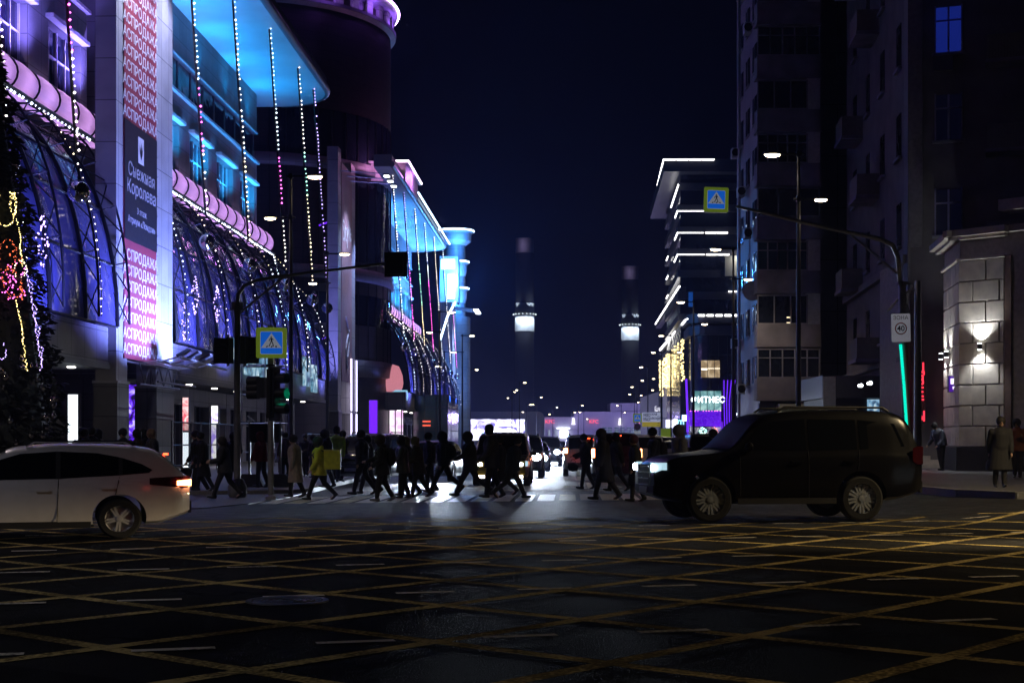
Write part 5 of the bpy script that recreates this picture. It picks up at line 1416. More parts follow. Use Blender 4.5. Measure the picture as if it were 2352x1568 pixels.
# out-of-view lamp posts; the left pair is added to light car and walkers
for (x, y, z, pw, lb_) in ((16.8, 24.5, 9.5, 6500, 'lamp post of the cross street beyond the frame'), (4.5, -1.0, 9.5, 2300, 'lamp post behind the photographer'), (-13.5, 11.0, 9.5, 1250, 'added unseen lamp post at the left, lighting the white car'), (-12.8, 27.5, 9.5, 1100, 'added unseen lamp post at the left corner, lighting the walkers')):
    t = thing('street_lamp', lb_, 'street lamp', (x, y, 0), 'w', group='lamp posts outside the view')
    b = MB(); b.tube([(x+1.5, y, 0), (x+1.5, y, z), (x, y, z+.1)], [.11, .07, .05], 8); b.build('pole', M_BLACK, t)
    b = MB(); b.cbox((x, y, z+.05), .6, .3, .08); b.build('lamp_head', M_BLACK, t); b = MB(); b.cbox((x, y, z-.01), .5, .24, .03); b.build('lens', LENS, t)
    light('SPOT', (x, y, z-.1), (1, .76, .42) if x > 0 else ((.86, .86, 1) if y < 20 else (1, .84, .85)), pw, spot_size=radians(146 if x > 10 else 104 if x > 0 else 130), spot_blend=.5, shadow_soft_size=.15, aim=(x, y+.01, 0))

# ================================================================== signs
FLUO = mat('fluorescent_yellow', (.45, .62, .05), .5, var=.05, emit=(.40, .60, .05), es=.16)
SBLUE = mat('sign_blue', (.01, .10, .62), .4, var=.05, emit=(.01, .16, .85), es=.45)
SWHITE = mat('sign_white_sheet', (.75, .75, .78), .5, var=.04, emit=(.6, .65, .8), es=.22)
SBLK = mat('sign_black', (.008, .008, .012), .5, var=0)
SRED = mat('sign_red', (.38, .02, .02), .5, var=0)
def rrect(w, h, r, n=5):
    p = []
    for cx, cy, a0 in ((w/2-r, h/2-r, 0), (-w/2+r, h/2-r, 90), (-w/2+r, -h/2+r, 180), (w/2-r, -h/2+r, 270)):
        for i in range(n+1):
            a = radians(a0+90*i/n); p.append((cx+r*cos(a), cy+r*sin(a)))
    return p
def plate(M, pts, z0, z1):
    b = MB(); n = len(pts)
    b.add([M @ Vector((x, y, z0)) for x, y in pts]+[M @ Vector((x, y, z1)) for x, y in pts],
          [tuple(range(n-1, -1, -1)), tuple(range(n, 2*n))]+[(i, (i+1) % n, n+(i+1) % n, n+i) for i in range(n)])
    return b
def ped_sign(c, s, label, yaw=0.0, tilt=0.0, lit=1.0, parent_cat='road sign'):
    M = Matrix.Translation(c) @ Matrix.Rotation(yaw, 4, 'Z') @ Matrix.Rotation(pi/2, 4, 'X') @ Matrix.Rotation(tilt, 4, 'Z')
    t = thing('pedestrian_sign', label, parent_cat, c, 'w')
    plate(M, rrect(s, s, s*.06), -.03, 0).build('backing', FLUO, t)
    plate(M, rrect(s*.73, s*.75, s*.05), .001, .006).build('white_border', SWHITE, t)
    plate(M, rrect(s*.70, s*.72, s*.04), .007, .011).build('blue_field', SBLUE, t)
    plate(M, [(-.335*s, -.17*s), (.335*s, -.17*s), (0, .32*s)], .012, .016).build('triangle', SWHITE, t)
    b = MB(); u = s*.01
    def poly(p): 
        q = plate(M, [(x*u, y*u) for x, y in p], .017, .020); b.add(q.v, q.f)
    poly([(2.2*cos(a)-.3, 19+2.2*sin(a)) for a in [2*pi*i/10 for i in range(10)]])
    poly([(-2.5, 16), (2.2, 16), (3, 4), (-1.8, 3.5)][::-1])
    poly([(-1.8, 5), (1.0, 5), (-6.0, -12), (-9.2, -12)][::-1]); poly([(0, 5), (3, 5), (6.2, -3), (8.5, -12.5), (5.6, -12.5), (3.2, -4)][::-1])
    poly([(-2.5, 16), (-1.5, 14), (-5.5, 9.5), (-6.0, 5), (-8.2, 5), (-7.4, 10.6)]); poly([(2, 15.8), (7.6, 9.6), (6.4, 8.2), (1.6, 12.5)][::-1])
    for x_ in (-18, -2.5, 13): poly([(x_, -15), (x_+5, -15), (x_+6.8+(-2.5 if x_ > 0 else 0), -9.5), (x_+3.2+(-3.5 if x_ > 0 else 0), -9.5)])
    b.build('walking_figure', SBLK, t)
    return t
def signal(c, label, yaw=0, h=.95, w=.34, backplate=True, front=-1, lit=None, visor=True):
    """traffic light: front = direction (local x) the lenses look at"""
    t = thing('traffic_light', label, 'traffic light', c, 'l', rot=yaw)
    b = MB(); b.box(-.1, .1, -w/2+.02, w/2-.02, -h/2, h/2); b.build('housing', M_BLACK, t)
    if backplate:
        b = MB(); b.box(.02, .04, -w/2-.06, w/2+.06, -h/2-.06, h/2+.06); b.build('backplate', M_BLACK, t)
    for i, k in enumerate((1, 0, -1)):
        zc_ = k*h*.31
        b = MB(); b.lathe([(0, 0), (.115, 0), (.12, .02)], n=20); b.xform(Matrix.Translation((.1, 0, zc_)) @ Matrix.Rotation(pi/2, 4, 'Y'))
        b.build('lens', glow('green_lens', (0, 1, .45), 7, True) if lit == i else mat('dark_lens', (.02, .02, .02), .2), t)
        b = MB(); b.lathe([(.13, 0), (.135, .28)], n=20, a0=radians(20), a1=radians(340)); b.xform(Matrix.Translation((.1, 0, zc_)) @ Matrix.Rotation(pi/2, 4, 'Y')); b.build('visor', M_BLACK, t)
    return t
M_STEEL2 = mat('weathered_steel', (.17, .17, .18), .45, .4, bump=.1)
# left gantry: pole, curved arm, brace
px, py = W(545, 0, 37.5).x, 37.5
gt = thing('gantry_pole', 'grey steel pole with long curved arm reaching over the crossing on the left', 'traffic pole', (px, py, .02), 'w')
b = MB(); b.tube([(px, py, .02), (px, py, 5.0)], [.095, .08], 12); b.lathe([(.22, .02), (.25, .1), (.25, .3), (.17, .45), (.12, .5)], (px, py), 14); b.lathe([(.16, 4.85), (.16, 5.05)], (px, py), 12); b.build('pole', M_STEEL2, gt, smooth=True)
b = MB(); b.tube([(px, py, 4.9), (px+.02, py, 5.25), (px+.18, py, 5.48), (px+.5, py, 5.62), (px+.95, py, 5.70), (px+4.35, py-.1, 6.1)], [.055, .055, .05, .05, .045, .03], 10); b.build('arm', M_STEEL2, gt, smooth='all')
b = MB(); b.tube([(px, py, 4.72), (px+1.2, py, 5.70)], .032, 8); b.build('brace', M_STEEL2, gt)
signal((px-.17, py-.2, 3.78), 'dark signal back on the left of the gantry pole', yaw=radians(200), h=.66, w=.22)
signal((px+.2, py-.2, 3.80), 'dark signal back with pale label on the right of the gantry pole', yaw=radians(20), h=.70, w=.24)
s_ = signal((px+4.1, py-.1, 6.02), 'black traffic light board at the tip of the long left arm', yaw=radians(75), h=.52, w=.5)
b = MB(); b.box(px+4.12, px+4.26, py-.4, py-.38, 5.78, 5.84); tagp = b
# second pole with pedestrian sign and green light
qx, qy = W(622, 0, 35.7).x, 35.7
p2 = thing('signal_pole', 'plain grey signal pole carrying the lit pedestrian sign', 'traffic pole', (qx, qy, .02), 'w')
b = MB(); b.tube([(qx, qy, .02), (qx, qy, 4.3)], .075, 10); b.lathe([(.13, .02), (.13, .1), (.08, .14)], (qx, qy), 12); b.build('pole', M_STEEL, p2, smooth=True)
b = MB()
for z_ in (3.3, 2.05, 4.05): b.box(qx-.1, qx+.12, qy-.1, qy+.1, z_, z_+.05)
b.build('clamp', M_BLACK, p2)
ped_sign((qx+.04, qy-.14, 3.87), .75, 'bright pedestrian crossing sign on the left signal pole', yaw=radians(4))
signal((qx+.1, qy-.22, 2.62), 'traffic light on the left signal pole glowing green inside its visors', yaw=radians(-22), h=1.2, w=.36, lit=1)
light('POINT', (qx+.45, qy-.38, 2.66), (0, 1, .4), 5, shadow_soft_size=.03)
signal((qx-.22, qy+.05, 2.78), 'dark small signal head behind the green traffic light', yaw=radians(160), h=.5, w=.26, backplate=False)
# right gantry with speed zone sign and teal light tube
rx, ry = W(2078, 0, 40).x, 40.0
gr = thing('gantry_pole', 'grey steel pole with teal light tube and curved arm on the right pavement', 'traffic pole', (rx, ry, .35), 'w')
z6 = W(0, 650, 40).z
b = MB(); b.tube([(rx+.08, ry, .35), (rx-.08, ry, z6)], [.12, .11], 12); b.lathe([(.17, z6-.05), (.17, z6+.03), (.08, z6+.06)], (rx-.08, ry), 12); b.build('pole', M_STEEL, gr, smooth=True)
P = [W(x_, y_, 40) for x_, y_ in ((2068, 655), (2062, 590), (2050, 562), (2020, 548), (1935, 530), (1835, 508), (1755, 488), (1690, 473))]
b = MB(); b.tube(P, [.065]*4+[.06, .055, .045, .04], 10); b.build('arm', M_STEEL, gr, smooth='all')
b = MB(); b.tube([W(1955, 540, 40), W(2062, 628, 40)], .03, 8); b.build('brace', M_STEEL, gr)
b = MB(); b.tube([W(2068, 790, 39.86), W(2076, 880, 39.86), W(2084, 1003, 39.86)], .04, 8); b.build('light_tube', glow('teal_tube', (0, .75, .5), 1.3, True), gr)
ped_sign(W(1645, 458, 39.9), .68, 'pedestrian crossing sign at the tip of the right arm', yaw=radians(3), tilt=radians(-1.5))
sp_ = thing('speed_sign', 'white zone sign with the number 40 in a red ring', 'road sign', W(2069, 752, 39.7), 'w')
Ms = Matrix.Translation(W(2069, 752, 39.7)) @ Matrix.Rotation(pi/2, 4, 'X') @ Matrix.Rotation(radians(1.5), 4, 'Z')
SW2 = mat('sign_white_dim', (.62, .62, .66), .5, var=.06, emit=(.5, .5, .6), es=.22)
plate(Ms, rrect(.54, .79, .03), -.02, 0).build('board', SBLK, sp_)
plate(Ms, rrect(.52, .77, .03), .001, .004).build('face', SW2, sp_)
b = MB(); q = MB(); q.lathe([(.135, .005), (.135, .008), (.165, .008), (.165, .005)], n=36); q.xform(Ms @ Matrix.Translation((0, -.02, 0))); q.build('red_ring', SRED, sp_)
b = text('ЗОНА', .15, None, Ms @ Matrix.Translation((0, .27, .006)), None, None, .002); t2 = text('40', .21, None, Ms @ Matrix.Translation((0, -.025, .006)), None, None, .002, bold=.004); b.add(t2.v, t2.f); b.build('lettering', SBLK, sp_)
# old leaning lamp post/bracket behind the right pole
b = MB(); X0 = W(2108, 0, 52).x
op = thing('utility_pole', 'dark utility pole with short brackets between the teal lit pole and the stone corner', 'pole', (X0, 52, .35), 'w')
b.tube([(X0, 52, .35), (X0, 52, 7.2)], [.15, .11], 10); b.build('pole', M_GREYP, op, smooth=True)
b = MB(); b.tube([(X0, 52, 6.9), (X0-.35, 52, 6.85), (X0-.75, 52, 6.5), (X0-1.1, 52, 6.1)], .04, 6); b.tube([(X0, 52, 5.2), (X0-.4, 52, 6.4)], .02, 5); b.build('bracket', M_GREYP, op)
# direction board
dY = 140; pdb = W(1496, 961, dY)
db = thing('direction_sign', 'white and yellow direction board on a dark pole by the street', 'road sign', (pdb.x, dY, .35), 'w')
a_ = W(1475, 979, dY); b_ = W(1517, 946, dY); zm = W(0, 968, dY).z
b = MB(); b.box(a_.x, b_.x, dY, dY+.06, zm, b_.z); b.build('white_board', mat('board_white', (.7, .7, .72), .5, var=.03, emit=(.55, .6, .9), es=.45), db)
b = MB(); b.box(a_.x, b_.x, dY-.005, dY+.065, a_.z, zm); b.build('yellow_board', mat('board_yellow', (.7, .55, .05), .5, var=.03, emit=(.75, .6, .08), es=.30), db)
b = MB(); b.tube([(pdb.x+.1, dY+.12, .3), (pdb.x+.1, dY+.12, b_.z)], .09, 8); b.build('pole', M_BLACK, db)
bt = MB()
for s2, yy, al in (('КИЕВСКАЯ', 950.5, .25), ('УЛИЦА', 954.5, .2), ('МОЖАЙСКИЙ ВАЛ', 960, .25), ('УЛИЦА', 964, .2)):
    q = text(s2, al, None, basis((a_.x+.1, dY-.01, W(0, yy, dY).z), (1, 0, 0), (0, 0, 1)), None, None, .004, align='LEFT', bold=.008); bt.add(q.v, q.f)
for yy in (955, 963, 970.5, 975.5):
    z_ = W(0, yy, dY).z; bt.box(b_.x-.32, b_.x-.1, dY-.02, dY-.008, z_-.02, z_+.02)
bt.build('lettering', mat('print_blue', (.01, .02, .12), .5), db)
# small pedestrian sign and plates further on
ps = W(1464, 959, 110); ped_sign(ps, .66, 'small distant pedestrian crossing sign left of the direction board')
rp = thing('road_sign', 'round sign and small white plate below the distant pedestrian sign', 'road sign', (ps.x, 110, .12), 'w')
b = MB(); b.tube([(ps.x, 110.1, .1), (ps.x, 110.1, ps.z+.3)], .04, 6); b.build('pole', M_BLACK, rp)
b = MB(); b.lathe([(0, 0), (.26, 0), (.26, .02)], n=24); b.xform(Matrix.Translation((ps.x, 109.98, ps.z-.66)) @ Matrix.Rotation(pi/2, 4, 'X')); b.build('round_plate', mat('plate_violet', (.25, .15, .3), .5), rp)
b = MB(); b.box(ps.x-.25, ps.x+.25, 109.96, 109.99, ps.z-1.2, ps.z-.98); b.build('arrow_plate', SWHITE, rp)
ys_ = W(1529, 997, 105); b = MB(); b.box(ys_.x-.35, ys_.x+.35, 105, 105.04, ys_.z-.55, ys_.z+.45); y_ = b.build('road_sign', FLUO, label='plain yellow green board low beneath the direction board', cat='road sign')
b = MB(); b.tube([(ys_.x, 105.08, .1), (ys_.x, 105.08, ys_.z)], .05, 6); b.build('pole', M_BLACK, y_)
# portable info board on trapezoid feet
ix, iy = W(608, 0, 42.6).x, 42.6
ib = thing('notice_board', 'black notice board on two slanted concrete feet on the left pavement', 'notice board', (ix, iy, .12), 'w')
b = MB(); b.box(ix-.46, ix+.46, iy, iy+.06, 1.42, 1.98); b.build('board', SBLK, ib)
b = MB(); b.box(ix-.48, ix-.42, iy+.0, iy+.07, .3, 2.0); b.box(ix+.42, ix+.48, iy+.0, iy+.07, .3, 2.0); b.build('post', M_GREYP, ib)
for s_ in (-1, 1):
    b = MB(); xc = ix+s_*.42; b.add([(xc-.42, iy-.25, .12), (xc+.42, iy-.25, .12), (xc+.42, iy+.25, .12), (xc-.42, iy+.25, .12), (xc-.22, iy-.14, .5), (xc+.22, iy-.14, .5), (xc+.22, iy+.14, .5), (xc-.22, iy+.14, .5)],
                         [(3, 2, 1, 0), (4, 5, 6, 7), (0, 1, 5, 4), (1, 2, 6, 5), (2, 3, 7, 6), (3, 0, 4, 7)]); b.build('foot', mat('black_concrete', (.03, .03, .03), .7), ib)
# fence panels and stair rail by the shop front
fe = thing('railing', 'grey lattice railing along the shop front between the pale pillar and the notice board', 'railing', (-16.5, 69, .12), 's')
b = MB()
for i in range(9):
    y_ = 62+1.6*i; b.tube([(-17.2, y_, .12), (-17.2, y_, 2.35)], .045, 6)
for z_ in (.4, 1.3, 2.3): b.tube([(-17.2, 62, z_), (-17.2, 74.8, z_)], .035, 6)
b.build('post', M_GREYP, fe)
b = MB()
for i in range(80): b.tube([(-17.2, 62+.16*i, .4), (-17.2, 62+.16*i, 2.3)], .012, 4)
b.build('infill', M_GREYP, fe)
sr = thing('stair_rail', 'thin pale handrail climbing the entrance stair behind the signal poles', 'handrail', (-15.8, 84, .12), 's')
b = MB()
for dz in (0, .3, .6): b.tube([(-17.5, 78, 2.3-.0+dz*.9), (-15.2, 78, .5+dz*.9)], .035, 5)
for k in range(4): b.tube([(-17.3+.65*k, 78, .12), (-17.3+.65*k, 78, 2.75-.5*k)], .03, 5)
for k in range(9): b.tube([(-15.3+.0, 84+1.5*k, .12), (-15.3, 84+1.5*k, 1.9)], .03, 5)
for z_ in (1.0, 1.9): b.tube([(-15.3, 84, z_), (-15.3, 96, z_)], .03, 5)
b.build('rail', M_STEEL, sr)
# scaffold frame of pipes left of the gantry pole
sf_ = thing('scaffold', 'thin metal scaffold frame standing before the shop front beside the gantry pole', 'scaffold', (-16, 75.5, .12), 's')
b = MB()
for x_ in (-17.4, -15.9, -14.8):
    for y_ in (75, 76.2): b.tube([(x_, y_, .12), (x_, y_, 6.6)], .035, 5)
for z_ in (.9, 2.4, 3.9, 5.4, 6.5):
    b.tube([(-17.4, 75, z_), (-14.8, 75, z_)], .03, 5); b.tube([(-17.4, 76.2, z_), (-14.8, 76.2, z_)], .03, 5)
b.build('frame', M_STEEL, sf_)
b = MB(); b.box(-17.3, -15.9, 75, 76.2, 2.42, 2.48); b.box(-16.8, -15.2, 75, 76.2, 5.42, 5.48); b.build('board', M_DARK, sf_)

# ================================================================== the fir with lights
fx, fy = W(-78, 0, 37).x, 37.0
fir = thing('fir_tree', 'tall dark conical fir hung with baubles at the left edge', 'fir tree', (fx, fy, .12), 'w')
b = MB(); b.tube([(fx, fy, .12), (fx, fy, 9), (fx, fy, 15.5)], [.22, .15, .03], 10); b.build('trunk', mat('bark', (.05, .035, .025), .9, bump=.4), fir)
NEED = mat('dark_needles', (.007, .011, .008), .75, var=.5, scale=3)
b = MB(); rr_ = random.Random(5)
def fr(z): return interp([(.3, 2.42), (2.2, 2.22), (4.3, 1.95), (7.5, 1.45), (11, .85), (15.6, .05)], z)
for i in range(15000):
    z = .35+15.2*(1-sqrt(rr_.random())); R0 = fr(z)*(1+.06*sin(z*7)); q = rr_.uniform(0, 2*pi)
    r_ = R0*(rr_.uniform(.55, 1.0) if rr_.random() < .45 else rr_.uniform(.92, 1.06))
    c = Vector((fx+r_*cos(q), fy+r_*sin(q), z-.05*r_)); d = Vector((cos(q), sin(q), rr_.uniform(-.7, .15))).normalized()
    L1 = rr_.uniform(.10, .26); s_ = d.cross(Vector((rr_.uniform(-1, 1), rr_.uniform(-1, 1), rr_.uniform(-1, 1)))).normalized()*rr_.uniform(.025, .06)
    b.add([c-s_, c+d*L1, c+s_], [(0, 1, 2)]) if i % 3 else b.add([c-s_*1.5, c+d*L1*.7-s_, c+d*L1, c+d*L1*.6+s_*1.3], [(0, 1, 2, 3)])
b.lathe([(fr(z)*.86, z) for z in (.3, 2, 4, 6, 8, 10, 12, 14, 15.3)], (fx, fy), 20)
b.build('crown', NEED, fir)
BAUB = mat('silver_bauble', (.7, .66, .6), .12, 1.0, var=0)
bb0 = None; k = 0
for i in range(60):
    z = rr_.uniform(.5, 3.7); q = radians(rr_.uniform(-110, 12)); R0 = fr(z)*1.04
    loc = Vector((fx+R0*cos(q), fy+R0*sin(q), z))
    if bb0 is None:
        m_ = MB(); m_.sphere((0, 0, -.09), .085, 14, 9); bb0 = m_.build('bauble', BAUB, smooth='all', org=(0, 0, 0), label='shiny silver bauble hanging low on the dark fir', cat='bauble', group='silver baubles on the fir')
        bb0.location = loc
        m_ = MB(); m_.tube([(0, 0, -.01), (0, 0, .03)], .02, 6); m_.build('cap', M_STEEL, bb0)
    else: dup(bb0, loc, scale=rr_.uniform(.6, 1.15))
def onfir(xd, yd, off=.12):      # a point on the crown's camera side
    Y = fy-1.0
    for _ in range(6):
        p = W(xd, yd, Y); R0 = fr(max(.4, p.z))+off; dx = p.x-fx
        Y = fy-sqrt(max(.0, R0*R0-dx*dx))
    return W(xd, yd, Y)
def firstring(px_, g_, label, sp=.055, r=.017):
    pts = [onfir(x_, y_) for x_, y_ in px_]
    return garland(pts, g_, label, frame='w', sp_=sp*1.25, r=min(r, .018), cable=.010)
def loop(cx, cy, rx_, ry_, a0=0, a1=360, n=26, tl=0):
    return [(cx+rx_*cos(radians(a0+(a1-a0)*i/n))+tl*sin(radians(a0+(a1-a0)*i/n)), cy+ry_*sin(radians(a0+(a1-a0)*i/n))) for i in range(n+1)]
firstring(loop(31, 468, 7, 27), G_YEL, 'small narrow loop of yellow rope light high on the fir', .035, .022)
firstring(loop(14, 478, 22, 42, -60, 230), G_YEL, 'wide open loop of yellow rope light high on the fir', .035, .022)
firstring([(38, 498), (44, 530), (48, 570), (53, 612)], G_YEL, 'straight yellow light string down to the red bow', .04, .02)
firstring(loop(17, 590, 20, 42), G_RED, 'large upper loop of the red light bow on the fir')
firstring(loop(28, 650, 22, 34, tl=8), G_RED, 'lower loop of the red light bow on the fir')
firstring(loop(46, 618, 14, 20), G_WARM, 'small warm knot loop in the middle of the red light bow')
firstring(loop(8, 648, 16, 24), G_PINK, 'pink edged small loop of the bow at the left edge')
for kk in range(2):
    pb_ = [onfir(18+30*kk*.5, 560+40*kk), onfir(40, 600+30*kk), onfir(15, 640), onfir(50, 670), onfir(25, 690)]
    b = bulbs_along(pb_, .05, .02, .18); q = MB(); q.tube(pb_, .01, 4)
    c_ = q.build('light_string', M_CABLE, label=('red', 'pink')[kk]+' scattered bulbs filling the big bow on the fir', cat='string lights'); b.build('bulb_chain', (G_RED, G_PINK)[kk], c_, kind='stuff')
firstring([(38, 690), (46, 730), (52, 770), (58, 810), (62, 850)], G_YEL, 'yellow streamer of lights below the bow', .035, .02)
firstring([(60, 610), (66, 650), (74, 690), (80, 740), (88, 790), (96, 845)], G_VIO, 'violet streamer of lights down the right edge of the fir', .035, .02)
firstring([(64, 640), (78, 655), (70, 690), (86, 705), (76, 735), (92, 750), (84, 790), (99, 800), (93, 850)], G_VIO, 'violet zigzag of lights around the streamer on the fir', .05, .02)
firstring(loop(4, 805, 9, 20, -60, 200), G_VIO, 'small violet loop low at the left edge of the fir', .04, .02)
# ================================================================== cars
TYRE = mat('tyre_rubber', (.005, .005, .005), .9, var=.2, bump=.2)
RIM = mat('alloy_rim', (.55, .56, .6), .42, .35, var=.05)
CGLASS = mat('car_glass', (.005, .006, .008), .12, 0, var=0, spec=.12)
TRIM = mat('black_trim', (.012, .012, .013), .6, var=.15)
CHR = mat('chrome_trim', (.6, .6, .62), .15, 1, var=0)
HLON = glow('headlight_on', (.75, .88, 1), 30)
HLOFF = mat('headlight_off', (.35, .37, .4), .1, .3, var=0)
HLLOW = glow('running_light', (.55, .85, 1), .8)
TLON = glow('tail_light_on', (1, .07, .02), 8)
TLHOT = glow('tail_light_core', (1, .30, .10), 16)
TLOFF = mat('tail_light_dark', (.035, .003, .005), .15, var=0, coat=.6)
PLATE = mat('number_plate', (.5, .5, .52), .5, var=.1)
ARCH = mat('arch_liner', (.006, .006, .006), .9, var=0)

def make_car(name, label, S, paint, loc, heading, lights='front', detail=True, group=None, z0=0.0):
    """x forward, y left.  S: L W, belt/top/bot tables, wheels xf xr r, windows"""
    t = thing(name, label, 'car', loc, 'l', rot=heading, group=group)
    Lh, hw0 = S['L']/2, S['W']/2
    hw = lambda x: hw0*interp(S.get('plan', [(-1, .82), (-.93, .93), (-.75, .985), (-.3, 1), (.4, 1), (.75, .97), (.9, .9), (1, .74)]), x/Lh)
    top = lambda x: sinterp(S['top'], x); belt = lambda x: min(sinterp(S['belt'], x), top(x)-.004); bot = lambda x: interp(S['bot'], x)
    tum = S.get('tum', .36)
    def side(x, z): return hw(x)*.955-max(0, z-belt(x))*tum
    N = 54; ring = []
    xs_ = [-Lh+S['L']*(i/N) for i in range(N+1)]
    b = MB()
    for x in xs_:
        zb, zl, zt_ = bot(x), belt(x), top(x); w = hw(x)
        e_ = 1.0
        h_ = [(0, zb), (w*.80, zb), (w*.955, zb+.05), (w*.985, zb+.16), (w, zb+(zl-zb)*.45), (w*.998, zb+(zl-zb)*.62), (w*.985, zl-.10), (w*.965, zl-.03), (w*.955, zl)]
        for f in (.3, .6, .86): z = zl+(zt_-zl)*f; h_.append((w*.955-(z-zl)*tum, z))
        yl = w*.955-(zt_-zl)*tum
        h_ += [(yl-.06, zt_-.006*(zt_-zl)/.5), (yl*.72, zt_+.016), (yl*.35, zt_+.028), (0, zt_+.032)]
        ring.append(h_)
    m_ = len(ring[0])
    for h_ in ring: pass
    for i, h_ in enumerate(ring):
        x = xs_[i]
        for (y, z) in h_: b.v.append((x, y, z))
        for (y, z) in h_[-2:0:-1]: b.v.append((x, -y, z))
    R_ = 2*m_-2
    for i in range(N):
        for j in range(R_):
            a = i*R_+j; c = i*R_+(j+1) % R_; b.f.append((a, a+R_, c+R_, c))
    b.f.append(tuple(range(R_))); b.f.append(tuple(range(N*R_+R_-1, N*R_-1, -1)))
    body = b.build('body', [paint, ARCH], t, smooth=True)
    r = S['r']; ar = r+.07
    cuts = MB()
    for xw in (S['xf'], S['xr']):
        c_ = MB(); c_.lathe([(0, -hw0-.3), (ar, -hw0-.3), (ar, hw0+.3), (0, hw0+.3)], n=36)
        c_.v = [(v[0], v[1], v[2]) for v in c_.v]
        c_.xform(Matrix.Translation((xw, 0, r+.02)) @ Matrix.Rotation(pi/2, 4, 'X')); cuts.add(c_.v, c_.f)
    bm = bmesh.new(); me = bpy.data.meshes.new('cut'); me.from_pydata(cuts.v, [], cuts.f); bm.from_mesh(me); bmesh.ops.remove_doubles(bm, verts=bm.verts, dist=1e-4); bmesh.ops.recalc_face_normals(bm, faces=bm.faces); bm.to_mesh(me); bm.free()
    me.materials.append(paint); me.materials.append(ARCH)
    me.polygons.foreach_set('material_index', [1]*len(me.polygons))
    bm = bmesh.new(); bm.from_mesh(body.data); bmesh.ops.remove_doubles(bm, verts=bm.verts, dist=1e-5); bmesh.ops.recalc_face_normals(bm, faces=bm.faces); bm.to_mesh(body.data); bm.free()
    co = bpy.data.objects.new('cutter', me); COL.objects.link(co); co.parent = t
    mo_ = body.modifiers.new('b', 'BOOLEAN'); mo_.operation = 'DIFFERENCE'; mo_.object = co; mo_.solver = 'EXACT'
    bpy.context.view_layer.update()
    dg = bpy.context.evaluated_depsgraph_get(); nm = bpy.data.meshes.new_from_object(body.evaluated_get(dg)); body.modifiers.clear(); body.data = nm
    bpy.data.objects.remove(co)
    # wheels
    for xw in (S['xf'], S['xr']):
        for s_ in (1, -1):
            yc = s_*(hw0-.13); tw = .115
            b = MB(); b.lathe([(r*.62, -tw), (r*.9, -tw), (r, -tw*.7), (r, tw*.7), (r*.9, tw), (r*.66, tw)], n=36); b.xform(Matrix.Translation((xw, yc, r)) @ Matrix.Rotation(-s_*pi/2, 4, 'X')); wl_ = b.build('wheel', TYRE, t, smooth=True)
            b = MB(); b.lathe([(r*.67, tw*.92), (r*.66, tw*.7), (r*.6, tw*.3), (r*.15, tw*.35)], n=36)
            q = MB(); q.lathe([(0, tw*.9), (r*.14, tw*.86), (r*.16, tw*.5)], n=16); b.add(q.v, q.f)
            ns = S.get('spokes', 5)
            for k in range(ns):
                for dd_ in (-.12, .12):
                    a = 2*pi*k/ns+.2; p0 = Vector((r*.10*cos(a+dd_*4), r*.10*sin(a+dd_*4), tw*.78)); p1 = Vector((r*.64*cos(a+dd_), r*.64*sin(a+dd_), tw*.78))
                    q = MB(); d_ = (p1-p0).normalized(); n_ = Vector((-d_.y, d_.x, 0))*r*.055
                    q.add([p0-n_, p1-n_*.8, p1+n_*.8, p0+n_, p0-n_-Vector((0, 0, tw*.4)), p1-n_*.8-Vector((0, 0, tw*.4)), p1+n_*.8-Vector((0, 0, tw*.4)), p0+n_-Vector((0, 0, tw*.4))],
                          [(0, 1, 2, 3), (0, 4, 5, 1), (2, 6, 7, 3), (1, 5, 6, 2), (3, 7, 4, 0)]); b.add(q.v, q.f)
            b.xform(Matrix.Translation((xw, yc, r)) @ Matrix.Rotation(-s_*pi/2, 4, 'X')); b.build('rim', S.get('rim', RIM), wl_, smooth=True)
            b = MB(); b.lathe([(0, tw*.05), (r*.64, tw*.05)], n=24); b.xform(Matrix.Translation((xw, yc, r)) @ Matrix.Rotation(-s_*pi/2, 4, 'X')); b.build('brake_disc', M_DARK, wl_)
    # glazing: patches lying just off the body side
    def patch(poly, nm, m, off=.006, both=True, sub=True, parent=t):
        out = []
        for s_ in ((1, -1) if both else (1,)):
            q = MB(); vs = [(x, s_*(side(x, z)+off), z) for (x, z) in poly]; n = len(vs)
            inn = [(x, s_*(side(x, z)-.02), z) for (x, z) in poly]
            q.add(vs+inn, [tuple(range(n)) if s_ < 0 else tuple(range(n-1, -1, -1))]+[(i, (i+1) % n, n+(i+1) % n, n+i) for i in range(n)])
            out.append(q.build(nm, m, parent))
        return out
    for poly in S['windows']: patch(poly, 'side_window', CGLASS)
    for poly in S.get('trims', []): patch(poly, 'side_trim', TRIM, .012)
    def cross(xa, xb, nm, m, inset=.10, lo=.0, hi=.94, off=.010, dark=None):
        # screen lying on the sloping top between xa (low) and xb (high)
        q = MB(); n = 7; cols = 9
        for i in range(n):
            x = xa+(xb-xa)*(lo+(hi-lo)*i/(n-1)); z = top(x); y = hw(x)*.955-(z-belt(x))*tum-inset*.45
            for j in range(cols):
                f = -1+2*j/(cols-1); q.v.append((x, y*f, z+.032*(1-abs(f)**2.2)+off))
        for i in range(n-1):
            for j in range(cols-1):
                a = i*cols+j; q.f.append((a, a+1, a+cols+1, a+cols))
        return q.build(nm, m, t, smooth='all')
    wi = S['wind']; cross(wi[0], wi[1], 'windscreen', S.get('wglass', CGLASS))
    rw = S.get('rear'); 
    if rw: cross(rw[0], rw[1], 'rear_window', CGLASS)
